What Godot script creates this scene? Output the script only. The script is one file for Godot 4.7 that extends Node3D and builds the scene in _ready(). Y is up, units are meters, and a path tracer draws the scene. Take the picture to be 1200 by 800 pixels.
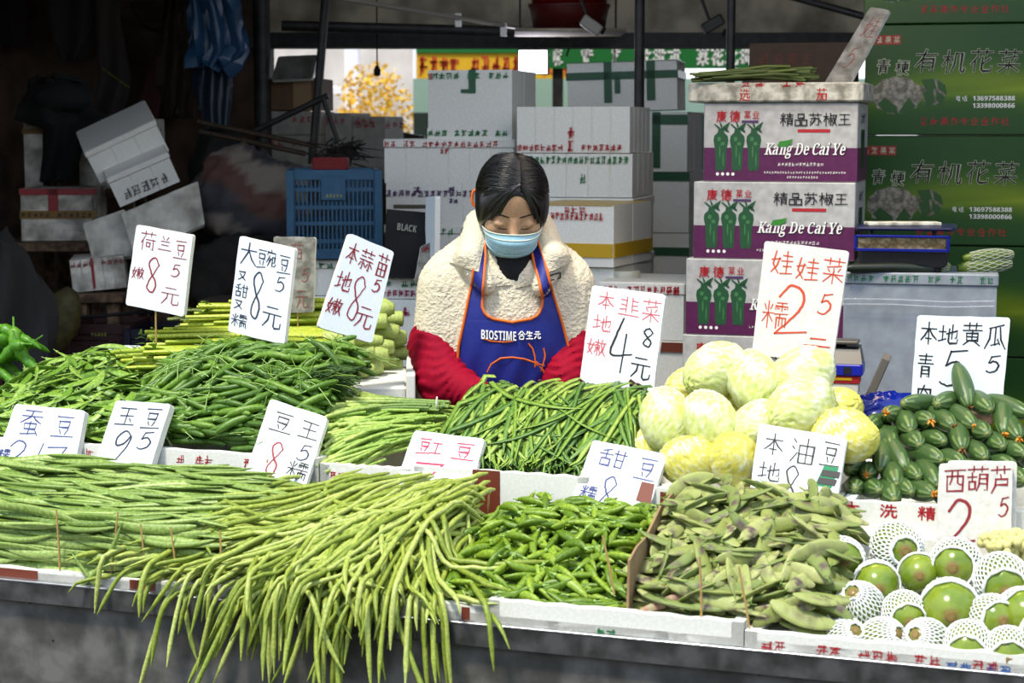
extends Node3D
# A market stall: trays of vegetables on a metal counter, a stallkeeper behind it, cartons and foam boxes at the back.
# Pixels below are those of the 1200 x 800 frame; a pixel is a direction, its distance comes from the counter, shelf or wall it touches.
const F := 2180.0
const CAM := Vector3(0, 1.6, 0)
var PITCH := atan(250.0 / F)
var rng := RandomNumberGenerator.new()
var TO: Vector3
var TU: Vector3
var TV: Vector3
var M := {}
var taken := {}

# ---------- directions and places ----------
func ray(px: float, py: float) -> Vector3:
	return Vector3((px - 600.0) / F, -(py - 400.0) / F, -1.0).rotated(Vector3.RIGHT, -PITCH)
func P(px: float, py: float, d: float) -> Vector3:          # at distance d in front of the lens plane
	var r := ray(px, py)
	return CAM + r * (d / -r.z)
func PH(px: float, py: float, y: float) -> Vector3:         # on the level y
	var r := ray(px, py)
	return CAM + r * ((y - CAM.y) / r.y)
func PT(px: float, py: float, v: float) -> Vector3:         # on the upright plane v metres behind the counter's front edge
	var r := ray(px, py)
	return CAM + r * ((v - (CAM - TO).dot(TV)) / r.dot(TV))
func T(u: float, v: float, w: float) -> Vector3:            # counter frame: along, back, up
	return TO + TU * u + TV * v + Vector3(0, w, 0)
func u_at(px: float, v: float, w: float) -> float:          # where the line (v, w) along the counter crosses column px
	var a := T(0, v, w) - CAM
	var fwd := ray(600, 400)
	var k := (px - 600.0) / F
	return (k * a.dot(fwd) / fwd.length_squared() - a.x) / (TU.x - k * TU.dot(fwd) / fwd.length_squared())
func w_at(px: float, py: float, v: float) -> float:
	return PT(px, py, v).y - TO.y
func rf(a: float, b: float) -> float:
	return rng.randf_range(a, b)
func pick(a: Array):
	return a[rng.randi() % a.size()]

# ---------- meshes ----------
class MB:
	var v := PackedVector3Array()
	var c := PackedColorArray()
	var uv := PackedVector2Array()
	var ix := PackedInt32Array()
	var col := Color.WHITE
	func p(q: Vector3, t := Vector2.ZERO) -> int:
		v.append(q); c.append(col); uv.append(t)
		return v.size() - 1
	func tri(a: int, b: int, d: int) -> void:                # counter-clockwise seen from outside
		ix.append(a); ix.append(d); ix.append(b)
	func quad(a: Vector3, b: Vector3, d: Vector3, e: Vector3) -> void:
		var i := p(a, Vector2(0, 1)); p(b, Vector2(1, 1)); p(d, Vector2(1, 0)); p(e, Vector2(0, 0))
		tri(i, i + 1, i + 2); tri(i, i + 2, i + 3)
	func box(lo: Vector3, hi: Vector3, b := Basis(), o := Vector3.ZERO) -> void:
		var q := []
		for k in 8:
			q.append(o + b * Vector3(hi.x if k & 1 else lo.x, hi.y if k & 2 else lo.y, hi.z if k & 4 else lo.z))
		for f in [[4, 5, 7, 6], [1, 0, 2, 3], [5, 1, 3, 7], [0, 4, 6, 2], [6, 7, 3, 2], [0, 1, 5, 4]]:
			quad(q[f[0]], q[f[1]], q[f[2]], q[f[3]])
	func rbox(lo: Vector3, hi: Vector3, r: float) -> void:    # box with rounded upright edges and chamfered top and bottom
		var o := PackedVector2Array()
		for k in 4:
			var cx: float = hi.x - r if k == 0 or k == 3 else lo.x + r
			var cz: float = hi.z - r if k < 2 else lo.z + r
			for j in 3:
				var a := PI / 2 * (k + j / 2.0)
				o.append(Vector2(cx + r * cos(a), cz + r * sin(a)))
		var h := r * 0.6
		var inner := PackedVector2Array()
		var m := Vector2((lo.x + hi.x) / 2, (lo.z + hi.z) / 2)
		for q in o:
			inner.append(m + (q - m) * Vector2(1 - h / (hi.x - lo.x) * 2, 1 - h / (hi.z - lo.z) * 2))
		prism(inner, lo.y, lo.y, true, false); band(inner, lo.y, o, lo.y + h); band(o, lo.y + h, o, hi.y - h); band(o, hi.y - h, inner, hi.y); prism(inner, hi.y, hi.y, false, true)
	func band(a: PackedVector2Array, ya: float, b: PackedVector2Array, yb: float) -> void:   # outlines run +x to +z
		var n := a.size()
		for k in n:
			var j := (k + 1) % n
			quad(Vector3(a[j].x, ya, a[j].y), Vector3(a[k].x, ya, a[k].y), Vector3(b[k].x, yb, b[k].y), Vector3(b[j].x, yb, b[j].y))
	func prism(o: PackedVector2Array, y0: float, y1: float, low := true, high := true) -> void:
		if y1 > y0:
			band(o, y0, o, y1)
		var t := Geometry2D.triangulate_polygon(o)
		for s in [0, 1]:
			if (s == 0 and not low) or (s == 1 and not high):
				continue
			var i := v.size()
			for q in o:
				p(Vector3(q.x, y1 if s else y0, q.y))
			for k in t.size() / 3:
				var a := o[t[3 * k]]
				var b := o[t[3 * k + 1]]
				var d := o[t[3 * k + 2]]
				var up := (b - a).cross(d - a) < 0.0
				if up == (s == 1):
					tri(i + t[3 * k], i + t[3 * k + 1], i + t[3 * k + 2])
				else:
					tri(i + t[3 * k], i + t[3 * k + 2], i + t[3 * k + 1])
	func loft(rings: Array, cap := true) -> void:             # each ring turns from N towards B = D x N
		var n: int = rings[0].size()
		var at := []
		for r in rings:
			at.append(v.size())
			for q in r:
				p(q)
		for i in rings.size() - 1:
			for j in n:
				var k := (j + 1) % n
				tri(at[i] + j, at[i] + k, at[i + 1] + k); tri(at[i] + j, at[i + 1] + k, at[i + 1] + j)
		if cap:
			for e in [0, rings.size() - 1]:
				var m := Vector3.ZERO
				for q in rings[e]:
					m += q
				var z := p(m / n)
				for j in n:
					var k := (j + 1) % n
					if e == 0:
						tri(z, at[e] + k, at[e] + j)
					else:
						tri(z, at[e] + j, at[e] + k)
	func tube(pts: Array, rad: Array, sides := 6, flat := 1.0, up := Vector3.UP, cols := []) -> void:
		var rings := []
		var n := pts.size()
		for i in n:
			var d: Vector3 = (pts[mini(i + 1, n - 1)] - pts[maxi(i - 1, 0)]).normalized()
			var nn := up - d * up.dot(d)
			if nn.length() < 0.05:
				nn = Vector3.RIGHT - d * d.x
				if nn.length() < 0.05:
					nn = Vector3.BACK - d * d.z
			nn = nn.normalized()
			up = nn
			var b := d.cross(nn)
			var r: float = rad[i] if rad.size() > 1 else rad[0]
			var ring := PackedVector3Array()
			for j in sides:
				var a := TAU * j / sides
				ring.append(pts[i] + nn * (r * flat * cos(a)) + b * (r * sin(a)))
			rings.append(ring)
		var from := v.size()
		loft(rings)
		if cols.size():
			for i in n:
				for j in sides:
					c[from + i * sides + j] = cols[i]
			c[from + n * sides] = cols[0]; c[from + n * sides + 1] = cols[n - 1]
	func bar(a: Vector3, b: Vector3, r: float, sides := 8) -> void:
		tube([a, b], [r], sides)
	func ball(o: Vector3, r: Vector3, seg := 12, rows := 8, b := Basis()) -> void:
		var rings := []
		for i in rows + 1:
			var f := PI * (0.02 + 0.96 * i / rows)
			var ring := PackedVector3Array()
			for j in seg:
				var a := TAU * j / seg
				var d := Vector3(sin(f) * cos(a), cos(f), sin(f) * sin(a))
				ring.append(o + b * (d * r))
			rings.append(ring)
		loft(rings)
	func lathe(prof: Array, seg := 20, o := Vector3.ZERO) -> void:   # prof: Vector2(radius, y) from the bottom up
		var rings := []
		for q in prof:
			var ring := PackedVector3Array()
			for j in seg:
				var a := -TAU * j / seg
				ring.append(o + Vector3(q.x * cos(a), q.y, q.x * sin(a)))
			rings.append(ring)
		loft(rings)
	func sheet(g: Array, th: float) -> void:                  # grid of points (rows of equal length) given a thickness along its normals
		var nr := g.size()
		var nc: int = g[0].size()
		var off := []
		for i in nr:
			var row := []
			for j in nc:
				var du: Vector3 = g[i][mini(j + 1, nc - 1)] - g[i][maxi(j - 1, 0)]
				var dv: Vector3 = g[mini(i + 1, nr - 1)][j] - g[maxi(i - 1, 0)][j]
				row.append(g[i][j] - dv.cross(du).normalized() * th)
			off.append(row)
		var a := v.size()
		for s in [g, off]:
			for i in nr:
				for j in nc:
					p(s[i][j], Vector2(float(j) / (nc - 1), float(i) / (nr - 1)))
		var b := a + nr * nc
		for i in nr - 1:
			for j in nc - 1:
				var k := i * nc + j
				tri(a + k, a + k + nc + 1, a + k + 1); tri(a + k, a + k + nc, a + k + nc + 1)
				tri(b + k, b + k + 1, b + k + nc + 1); tri(b + k, b + k + nc + 1, b + k + nc)
		for i in nr - 1:
			quad(g[i][0], off[i][0], off[i + 1][0], g[i + 1][0])
			quad(off[i][nc - 1], g[i][nc - 1], g[i + 1][nc - 1], off[i + 1][nc - 1])
		for j in nc - 1:
			quad(off[0][j], g[0][j], g[0][j + 1], off[0][j + 1])
			quad(g[nr - 1][j], off[nr - 1][j], off[nr - 1][j + 1], g[nr - 1][j + 1])
	func normals() -> PackedVector3Array:
		var n := PackedVector3Array()
		n.resize(v.size())
		for k in ix.size() / 3:
			var a := ix[3 * k]
			var b := ix[3 * k + 2]
			var d := ix[3 * k + 1]
			var f := (v[b] - v[a]).cross(v[d] - v[a])
			n[a] += f; n[b] += f; n[d] += f
		for k in n.size():
			n[k] = n[k].normalized() if n[k].length_squared() > 1e-24 else Vector3.UP
		return n
	func mesh() -> ArrayMesh:
		var arr := []
		arr.resize(Mesh.ARRAY_MAX)
		arr[Mesh.ARRAY_VERTEX] = v; arr[Mesh.ARRAY_NORMAL] = normals(); arr[Mesh.ARRAY_COLOR] = c; arr[Mesh.ARRAY_TEX_UV] = uv; arr[Mesh.ARRAY_INDEX] = ix
		var m := ArrayMesh.new()
		m.add_surface_from_arrays(Mesh.PRIMITIVE_TRIANGLES, arr)
		return m

# ---------- nodes ----------
func numbered(called: String) -> String:
	var n: int = taken.get(called, 0)
	taken[called] = n + 1
	return called if n == 0 else "%s_%03d" % [called, n]
func tag(o: Node, label := "", category := "", group := "", kind := "") -> Node:
	if label: o.set_meta("label", label)
	if category: o.set_meta("category", category)
	if group: o.set_meta("group", group)
	if kind: o.set_meta("kind", kind)
	return o
func thing(called: String, label: String, category: String, at := Vector3.ZERO, turn := 0.0, group := "") -> Node3D:
	var o := Node3D.new()
	o.name = numbered(called)
	add_child(o)
	o.position = at
	o.rotation.y = turn
	tag(o, label, category, group)
	return o
func part(called: String, m, material: Material, parent: Node, at := Vector3.ZERO) -> MeshInstance3D:
	var o := MeshInstance3D.new()
	o.name = called
	o.mesh = m.mesh() if m is MB else m
	o.material_override = material
	parent.add_child(o, true)
	o.position = at
	return o
func solo(called: String, label: String, category: String, m, material: Material, at := Vector3.ZERO, group := "", kind := "") -> MeshInstance3D:
	var o := MeshInstance3D.new()
	o.name = numbered(called)
	o.mesh = m.mesh() if m is MB else m
	o.material_override = material
	add_child(o)
	o.position = at
	tag(o, label, category, group, kind)
	return o
func struct(called: String, m, material: Material, label := "") -> MeshInstance3D:
	return solo(called, label, "", m, material, Vector3.ZERO, "", "structure")
func copy(src: Node3D, xf: Transform3D) -> Node3D:
	var base := src.name.rstrip("0123456789").trim_suffix("_")
	var o: Node3D = src.duplicate()
	o.name = numbered(base)
	add_child(o)
	o.transform = xf
	return o

# ---------- materials ----------
func tex(lo: Color, hi: Color, freq: float, sd: int, oct := 3, size := 256, contrast := 1.0, kind := FastNoiseLite.TYPE_SIMPLEX_SMOOTH) -> ImageTexture:
	var n := FastNoiseLite.new()
	n.seed = sd; n.frequency = freq; n.fractal_octaves = oct; n.noise_type = kind
	var im := n.get_seamless_image(size, size)
	im.convert(Image.FORMAT_L8)
	var src := im.get_data()
	var out := PackedByteArray()
	out.resize(size * size * 3)
	for k in size * size:
		var t := clampf((src[k] / 255.0 - 0.5) * contrast + 0.5, 0.0, 1.0)
		var q := lo.lerp(hi, t)
		out[3 * k] = int(q.r * 255); out[3 * k + 1] = int(q.g * 255); out[3 * k + 2] = int(q.b * 255)
	return ImageTexture.create_from_image(Image.create_from_data(size, size, false, Image.FORMAT_RGB8, out))
var grains := {}
func mat(called: String, col: Color, rough := 0.7, grain := "", scale := 4.0, spec := 0.5) -> StandardMaterial3D:
	if M.has(called):
		return M[called]
	var m := StandardMaterial3D.new()
	m.resource_name = called
	m.albedo_color = col
	m.roughness = rough
	m.metallic_specular = spec
	if grain:
		m.albedo_texture = grains[grain]
		m.uv1_triplanar = true
		m.uv1_scale = Vector3.ONE * scale
	M[called] = m
	return m
func vcol(called: String, rough := 0.5, grain := "", scale := 4.0, spec := 0.5) -> StandardMaterial3D:
	var m := mat(called, Color.WHITE, rough, grain, scale, spec)
	m.vertex_color_use_as_albedo = true
	return m
func bump(m: StandardMaterial3D, freq: float, sd: int, strength: float, scale: float, kind := FastNoiseLite.TYPE_SIMPLEX_SMOOTH) -> void:
	var n := FastNoiseLite.new()
	n.seed = sd; n.frequency = freq; n.noise_type = kind; n.fractal_octaves = 2
	var im := n.get_seamless_image(256, 256)
	im.convert(Image.FORMAT_RGBA8)
	im.bump_map_to_normal_map(strength)
	m.normal_enabled = true
	m.normal_texture = ImageTexture.create_from_image(im)
	m.uv1_triplanar = true
	m.uv1_scale = Vector3.ONE * scale

# ---------- writing: every character is a handful of pen strokes, drawn as flat ribbons of ink ----------
const GLYPH := {
	"元": "25 18 75 18;8 42 92 42;38 42 34 65 12 92;62 42 60 85 68 92 92 88 93 72",
	"本": "10 32 90 32;50 5 50 96;48 34 30 60 8 78;52 34 70 58 94 76;33 72 67 72",
	"地": "5 40 38 38;22 12 22 80;4 82 38 72;42 50 95 35 92 65 84 68;70 8 70 72;55 25 52 82 60 92 96 90 97 74",
	"大": "8 38 92 36;50 6 48 42 10 94;50 40 68 70 94 92",
	"豆": "15 10 85 10;28 28 72 28 70 52 30 52 28 28;34 62 42 78;68 60 58 80;5 90 95 88",
	"豌": "4 14 44 14;10 28 38 28 37 48 11 48 10 28;14 58 18 74;34 56 30 74;2 86 46 80;70 4 73 12;52 26 52 16 95 16 92 28;62 28 50 58;60 38 72 38 56 70;60 46 66 54;78 34 92 34 90 54 82 54;78 34 78 70 94 70 96 60",
	"荷": "5 14 95 14;32 4 32 26;68 4 68 26;28 30 8 62;20 48 20 96;36 42 96 42;42 56 66 56 65 76 43 76 42 56;84 42 84 92 72 86",
	"兰": "30 8 42 26;70 6 58 26;20 38 80 38;26 60 74 60;6 88 94 88",
	"嫩": "18 8 8 60 30 92;32 30 22 64 4 92;2 42 38 38;40 24 68 24;54 6 54 94;44 38 64 38 64 54 44 54 44 38;52 56 40 78;56 56 68 76;78 6 70 34;74 24 96 24;90 26 84 60 66 92;74 40 82 66 98 92",
	"又": "14 18 84 18 66 60 10 92;26 34 56 66 92 92",
	"甜": "40 6 12 18;4 34 50 34;27 14 27 56;12 56 44 56 43 88 13 88 12 56;54 26 98 26;64 8 64 90;88 8 88 90;64 54 88 54;64 88 88 88",
	"糯": "10 16 18 32;40 14 32 32;4 44 46 44;25 6 25 94;24 46 6 76;26 46 44 72;56 8 94 8;52 30 52 20 98 20 96 30;75 8 75 36;60 28 66 28;84 28 90 28;50 46 99 46;72 46 70 58;58 94 58 60 94 60 94 92;70 60 70 86;82 60 82 86",
	"蒜": "5 14 95 14;30 4 30 24;70 4 70 24;12 34 44 34;4 50 48 50;28 50 28 92 22 88;16 62 6 78;38 62 48 76;56 34 90 34;52 50 96 50;74 50 74 92 68 88;62 62 54 78;84 62 96 76",
	"苗": "5 18 95 18;32 5 32 32;68 5 68 32;18 42 82 42 80 92 20 92 18 42;50 42 50 92;18 66 82 66",
	"韭": "36 6 36 78;64 6 64 78;8 22 36 22;64 22 92 22;12 44 36 44;64 44 90 44;6 68 36 64;64 64 94 66;2 92 98 92",
	"菜": "5 14 95 14;32 4 32 26;68 4 68 26;80 30 20 38;24 44 32 54;48 42 52 52;78 40 68 54;6 64 94 64;50 54 50 98;46 66 10 92;54 66 92 90",
	"娃": "20 6 10 58 34 92;36 32 26 64 4 92;2 42 42 36;52 22 94 22;72 6 72 42;46 44 98 42;54 64 94 64;72 48 72 90;44 92 99 90",
	"黄": "8 14 92 14;34 4 34 34;66 4 66 34;4 34 96 34;22 46 78 46 76 76 24 76 22 46;50 34 50 76;22 60 78 60;34 80 10 96;64 80 90 96",
	"瓜": "84 6 22 20;26 18 24 56 6 94;50 18 48 76 34 80;48 78 66 72;60 58 70 78;70 16 76 60 96 92",
	"青": "10 12 90 12;16 26 84 26;50 2 50 40;5 40 95 40;26 96 28 52 74 52 74 94 64 90;28 66 74 66;28 80 74 80",
	"肉": "14 96 14 26 86 26 86 94 74 90;50 6 26 54;46 26 74 54;48 56 28 86;46 64 74 84",
	"蚕": "14 8 86 8;6 28 94 28;50 8 46 30 8 54;54 30 70 42 94 52;26 54 76 54 74 74 28 74 26 54;50 46 50 94;18 94 84 90;78 80 90 96",
	"玉": "14 14 86 14;20 48 80 48;50 14 50 86;6 88 94 86;66 60 78 72",
	"王": "14 14 86 14;20 48 80 48;50 14 50 86;6 88 94 86",
	"豇": "2 14 46 14;10 30 40 30 38 52 12 52 10 30;14 62 18 78;36 60 30 78;0 92 50 86;58 30 94 30;76 30 76 80;52 82 99 80",
	"油": "8 10 20 22;4 36 16 46;4 90 26 58;34 30 94 30 92 92 36 92 34 30;64 4 64 92;34 60 92 60",
	"西": "5 12 95 12;16 34 84 34 82 92 18 92 16 34;38 12 38 44 28 66;62 12 62 62 72 68 82 66",
	"葫": "5 12 95 12;32 2 32 22;68 2 68 22;4 42 44 42;24 26 24 60;10 60 40 60 38 88 12 88 10 60;58 32 56 74 46 96;58 32 92 32 92 94 82 90;58 50 92 50;58 68 92 68",
	"芦": "5 16 95 16;32 4 32 30;68 4 68 30;48 34 54 44;26 50 84 50 82 70 26 70;26 50 24 74 8 96",
	"康": "50 2 54 12;10 16 96 16;16 16 16 60 4 96;34 28 82 28 82 54 34 54;26 41 94 41;56 20 56 92 46 88;34 62 44 70;26 86 50 72;84 58 66 70;60 68 92 90",
	"德": "24 4 6 24;28 26 4 52;18 42 18 96;36 16 98 16;66 4 66 28;42 30 94 30 94 48 42 48 42 30;60 30 60 48;76 30 76 48;36 58 98 58;38 72 34 88;50 68 52 88 62 94 80 92 80 82;66 64 72 74;86 68 94 82",
	"业": "36 8 36 88;64 8 64 88;10 30 24 62;90 28 76 62;4 90 96 90",
	"精": "10 14 16 30;38 12 32 30;4 42 44 42;24 4 24 96;22 46 4 74;26 46 44 70;52 14 98 14;56 27 94 27;75 3 75 40;48 40 99 40;58 96 58 52 92 52 92 94 84 90;58 66 92 66;58 80 92 80",
	"品": "28 10 72 10 72 40 28 40 28 10;6 54 44 54 44 94 6 94 6 54;56 54 94 54 94 94 56 94 56 54",
	"苏": "5 16 95 16;32 4 32 28;68 4 68 28;16 42 76 42 72 92 56 88;46 32 44 56 10 94;20 58 10 74;84 56 94 74",
	"椒": "4 28 38 28;21 4 21 96;20 32 4 64;24 34 38 52;54 4 54 40;54 20 70 20;42 42 72 42;57 42 57 94 50 90;48 56 42 74;66 54 72 70;74 18 96 18 90 54 68 94;76 30 84 62 98 92",
	"有": "6 24 94 24;46 4 34 40 6 72;34 44 34 96;34 42 80 42 80 92 70 90;34 58 80 58;34 74 80 74",
	"机": "4 30 44 30;24 4 24 96;22 34 4 66;26 38 42 54;56 16 54 60 42 94;56 16 82 16 82 84 88 92 97 90 98 74",
	"花": "5 16 95 16;32 4 32 28;68 4 68 28;34 34 8 66;24 52 24 96;86 42 52 66;54 34 54 86 62 94 94 92 95 76",
	"梗": "4 30 40 30;22 4 22 96;20 34 4 66;24 38 40 54;46 12 98 12;52 28 92 28 92 58 52 58 52 28;52 43 92 43;72 12 70 62 44 96;54 66 72 82 98 96",
	"电": "20 18 82 18 80 70 22 70 20 18;22 44 80 44;50 4 50 86 58 94 92 92 94 78",
	"话": "12 8 22 20;4 36 22 36 22 84 34 74;88 6 48 18;38 36 98 36;68 14 68 58;48 58 90 58 88 94 50 94 48 58",
	"合": "50 4 6 46;50 4 96 46;30 42 70 42;22 58 78 58 76 94 24 94 22 58",
	"生": "28 6 10 44;20 28 88 28;50 6 50 90;22 58 80 58;4 92 96 92",
	"选": "10 10 20 20;2 42 18 42 18 76;2 92 18 78 40 92 98 94;46 6 38 28;42 20 90 20;66 4 66 40;32 42 96 42;54 42 50 60 36 76;74 42 74 72 80 76 94 74 95 62",
	"茄": "5 14 95 14;32 2 32 26;68 2 68 26;4 46 46 46 42 92 34 88;24 30 22 62 4 96;58 46 92 46 92 92 58 92 58 46",
	"木": "8 30 92 30;50 4 50 96;48 32 8 78;52 32 94 76",
	"洗": "8 10 20 20;4 36 16 46;4 90 24 58;42 8 32 30;38 22 92 22;64 4 64 46;28 48 98 48;52 48 48 72 28 94;72 48 72 84 80 92 96 90 97 76",
	"北": "34 6 34 94;8 34 34 34;4 84 34 68;64 6 64 82 72 92 96 90 97 72;92 28 64 46",
	"批": "4 28 40 28;22 4 22 92 12 86;4 64 40 52;50 8 50 88 64 76;50 38 66 38;76 6 76 86 84 94 98 90 98 74;96 28 76 44",
	"果": "20 8 80 8 78 46 22 46 20 8;22 27 78 27;50 8 50 98;5 60 95 60;46 62 8 90;54 62 92 90",
	"作": "30 4 6 44;22 30 22 96;50 4 36 40;44 24 96 24;62 24 62 96;62 46 90 46;62 68 92 68",
	"社": "18 4 26 14;6 28 38 28 6 66;24 48 24 96;28 52 38 62;50 42 94 42;72 10 72 88;44 90 98 90",
	"专": "16 20 84 20;6 44 94 44;46 4 34 62 74 62 44 90;40 76 66 96",
	"8": "~74 22 52 4 26 20 42 46 68 70 58 96 30 88 34 68 56 44 74 22",
	"5": "40 10 28 46;~28 46 56 36 80 56 68 84 38 96 14 88;40 12 84 6",
	"4": "~46 4 26 36 12 62 26 70 92 62;64 30 58 96",
	"9": "~72 22 46 6 20 28 26 52 52 46 72 22 66 58 40 98",
	"7": "6 14 92 6 46 98",
	"2": "~12 28 40 6 72 16 74 40 48 66 10 92;10 92 94 86",
	"3": "~20 14 56 4 70 24 42 44 76 60 66 88 20 94",
	"l": "60 4 36 96",
	"-": "8 50 92 46",
}
func smooth(q: PackedVector2Array) -> PackedVector2Array:
	var out := PackedVector2Array()
	for i in q.size() - 1:
		for s in 5:
			out.append(q[i].cubic_interpolate(q[i + 1], q[maxi(i - 1, 0)], q[mini(i + 2, q.size() - 1)], s / 5.0))
	out.append(q[q.size() - 1])
	return out
func strokes(ch: String) -> Array:
	var out := []
	if GLYPH.has(ch):
		for s in GLYPH[ch].split(";"):
			var soft: bool = s.begins_with("~")
			var f: PackedFloat64Array = s.trim_prefix("~").split_floats(" ")
			var q := PackedVector2Array()
			for k in f.size() / 2:
				q.append(Vector2(f[2 * k], f[2 * k + 1]) / 100.0)
			out.append(smooth(q) if soft else q)
	else:                                                   # print too small to read: a few strokes in the shape of a character
		for k in 3:
			var y := rf(0.05, 0.95)
			out.append(PackedVector2Array([Vector2(rf(0.02, 0.25), y), Vector2(rf(0.7, 0.98), y + rf(-0.05, 0.05))]))
		for k in 2:
			var x := rf(0.15, 0.85)
			out.append(PackedVector2Array([Vector2(x, rf(0.0, 0.2)), Vector2(x + rf(-0.08, 0.08), rf(0.7, 1.0))]))
		out.append(PackedVector2Array([Vector2(rf(0.3, 0.6), rf(0.3, 0.5)), Vector2(rf(0, 0.3), 0.98)]))
	return out
# frame: o = top left corner of the written face, ex along it, ey down it (metres), n out of it
func ribbon(mb: MB, q: PackedVector2Array, hw: float, o: Vector3, ex: Vector3, ey: Vector3, n: Vector3, taper := 0.35) -> void:
	var m := q.size()
	var total := 0.0
	for i in m - 1:
		total += q[i].distance_to(q[i + 1])
	var run := 0.0
	var last := -1
	for i in m:
		var d := (q[mini(i + 1, m - 1)] - q[maxi(i - 1, 0)])
		d = d.normalized() if d.length() > 1e-7 else Vector2.RIGHT
		var s := Vector2(-d.y, d.x)
		var k := 1.0
		if i > 0 and i < m - 1:
			var d1 := (q[i] - q[i - 1]).normalized()
			k = minf(1.6, 1.0 / maxf(0.4, absf(Vector2(-d1.y, d1.x).dot(s))))
		if i > 0:
			run += q[i].distance_to(q[i - 1])
		var wdt := hw * k * (1.0 - taper * absf(2.0 * run / maxf(total, 1e-6) - 0.8))
		var e := q[i]
		if i == 0: e -= d * hw * 0.5
		if i == m - 1: e += d * hw * 0.5
		var a := mb.p(o + ex * (e.x + s.x * wdt) + ey * (e.y + s.y * wdt) + n)
		var b := mb.p(o + ex * (e.x - s.x * wdt) + ey * (e.y - s.y * wdt) + n)
		if last >= 0:
			mb.tri(last, b, last + 1); mb.tri(last, a, b)
		last = a
func write(mb: MB, ch: String, at: Vector2, size: Vector2, hw: float, o: Vector3, ex: Vector3, ey: Vector3, n: Vector3, slant := 0.0, wobble := 0.0) -> void:
	for q in strokes(ch):
		var z := PackedVector2Array()
		for e in q:
			var g: Vector2 = e + Vector2(rf(-1, 1), rf(-1, 1)) * wobble
			z.append(at + Vector2((g.x + slant * (0.5 - g.y)) * size.x, g.y * size.y))
		ribbon(mb, z, hw, o, ex, ey, n)
func line_of(mb: MB, text: String, at: Vector2, size: Vector2, pitch: float, hw: float, o: Vector3, ex: Vector3, ey: Vector3, n: Vector3, slant := 0.0) -> void:
	for k in text.length():
		if text[k] != " ":
			write(mb, text[k], at + Vector2(k * pitch, 0), size, hw, o, ex, ey, n, slant)
func blot(mb: MB, poly: PackedVector2Array, o: Vector3, ex: Vector3, ey: Vector3, n: Vector3) -> void:   # a flat printed or taped shape
	var t := Geometry2D.triangulate_polygon(poly)
	if t.is_empty():
		poly = Geometry2D.convex_hull(poly)
		poly.remove_at(poly.size() - 1)
		t = Geometry2D.triangulate_polygon(poly)
	var i := mb.v.size()
	for q in poly:
		mb.p(o + ex * q.x + ey * q.y + n)
	for k in t.size() / 3:
		var a := poly[t[3 * k]]
		var b := poly[t[3 * k + 1]]
		var d := poly[t[3 * k + 2]]
		if (b - a).cross(d - a) > 0:
			mb.tri(i + t[3 * k], i + t[3 * k + 2], i + t[3 * k + 1])
		else:
			mb.tri(i + t[3 * k], i + t[3 * k + 1], i + t[3 * k + 2])
func rect2(x: float, y: float, w: float, h: float) -> PackedVector2Array:
	return PackedVector2Array([Vector2(x, y), Vector2(x + w, y), Vector2(x + w, y + h), Vector2(x, y + h)])
func latin(called: String, text: String, height: float, width: float, material: Material, parent: Node, at: Vector3, b: Basis, font := "Droid Sans", bold := true, slant := 0.0, thick := 0.0006) -> MeshInstance3D:
	var f := SystemFont.new()
	f.font_names = PackedStringArray([font])
	f.font_weight = 700 if bold else 400
	var t := TextMesh.new()
	t.text = text; t.font = f; t.font_size = 32; t.pixel_size = 0.01; t.depth = 0.01
	var box := t.get_aabb()
	var o := MeshInstance3D.new()
	o.name = called
	o.mesh = t
	o.material_override = material
	parent.add_child(o, true)
	var sx := width / box.size.x
	var sy := height / box.size.y
	o.transform = Transform3D(Basis(b.x * sx, (b.y + b.x * slant) * sy, b.z * (thick / 0.01)), at - b.x * (box.get_center().x * sx) - (b.y + b.x * slant) * (box.get_center().y * sy))
	return o

# ---------- trays, boards ----------
func tray(called: String, label: String, u0: float, u1: float, v0: float, v1: float, w0: float, h: float, group := "", th := 0.022) -> Node3D:
	# a foam tray: floor and four walls with slightly chipped rims
	var t := thing(called, label, "tray", T((u0 + u1) / 2, v0, w0), 0, group)
	t.basis = Basis(TU, Vector3.UP, -TV)
	var lx := (u1 - u0) / 2
	var lz := v1 - v0
	var b := MB.new()
	b.box(Vector3(-lx, 0, -lz), Vector3(lx, 0.02, 0))
	part("tray_floor", b, M.foam, t)
	for s in 4:
		var w := MB.new()
		var n := 14
		var len: float = 2 * lx if s < 2 else lz
		var pts := PackedVector2Array()
		for k in n + 1:
			pts.append(Vector2(len * k / n, h - (rf(0, 0.004) if k % 2 else 0.0)))
		for k in n:
			var a := pts[k]
			var e := pts[k + 1]
			var bs := Basis()
			var o := Vector3(-lx, 0, -th)
			if s == 1: o = Vector3(-lx, 0, -lz)
			if s == 2:
				bs = Basis(Vector3(0, 0, -1), Vector3.UP, Vector3(1, 0, 0)); o = Vector3(-lx, 0, 0)
			if s == 3:
				bs = Basis(Vector3(0, 0, -1), Vector3.UP, Vector3(1, 0, 0)); o = Vector3(lx - th, 0, 0)
			var q := [Vector3(a.x, 0.0, 0), Vector3(e.x, 0.0, 0), Vector3(e.x, e.y, 0), Vector3(a.x, a.y, 0)]
			var r := []
			for z in [th, 0.0]:
				for g in q:
					r.append(o + bs * (g + Vector3(0, 0, z)))
			w.quad(r[0], r[1], r[2], r[3]); w.quad(r[5], r[4], r[7], r[6]); w.quad(r[3], r[2], r[6], r[7])
			if k == 0: w.quad(r[4], r[0], r[3], r[7])
			if k == n - 1: w.quad(r[1], r[5], r[6], r[2])
		part("tray_wall", w, M.foam, t)
	return t
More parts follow.
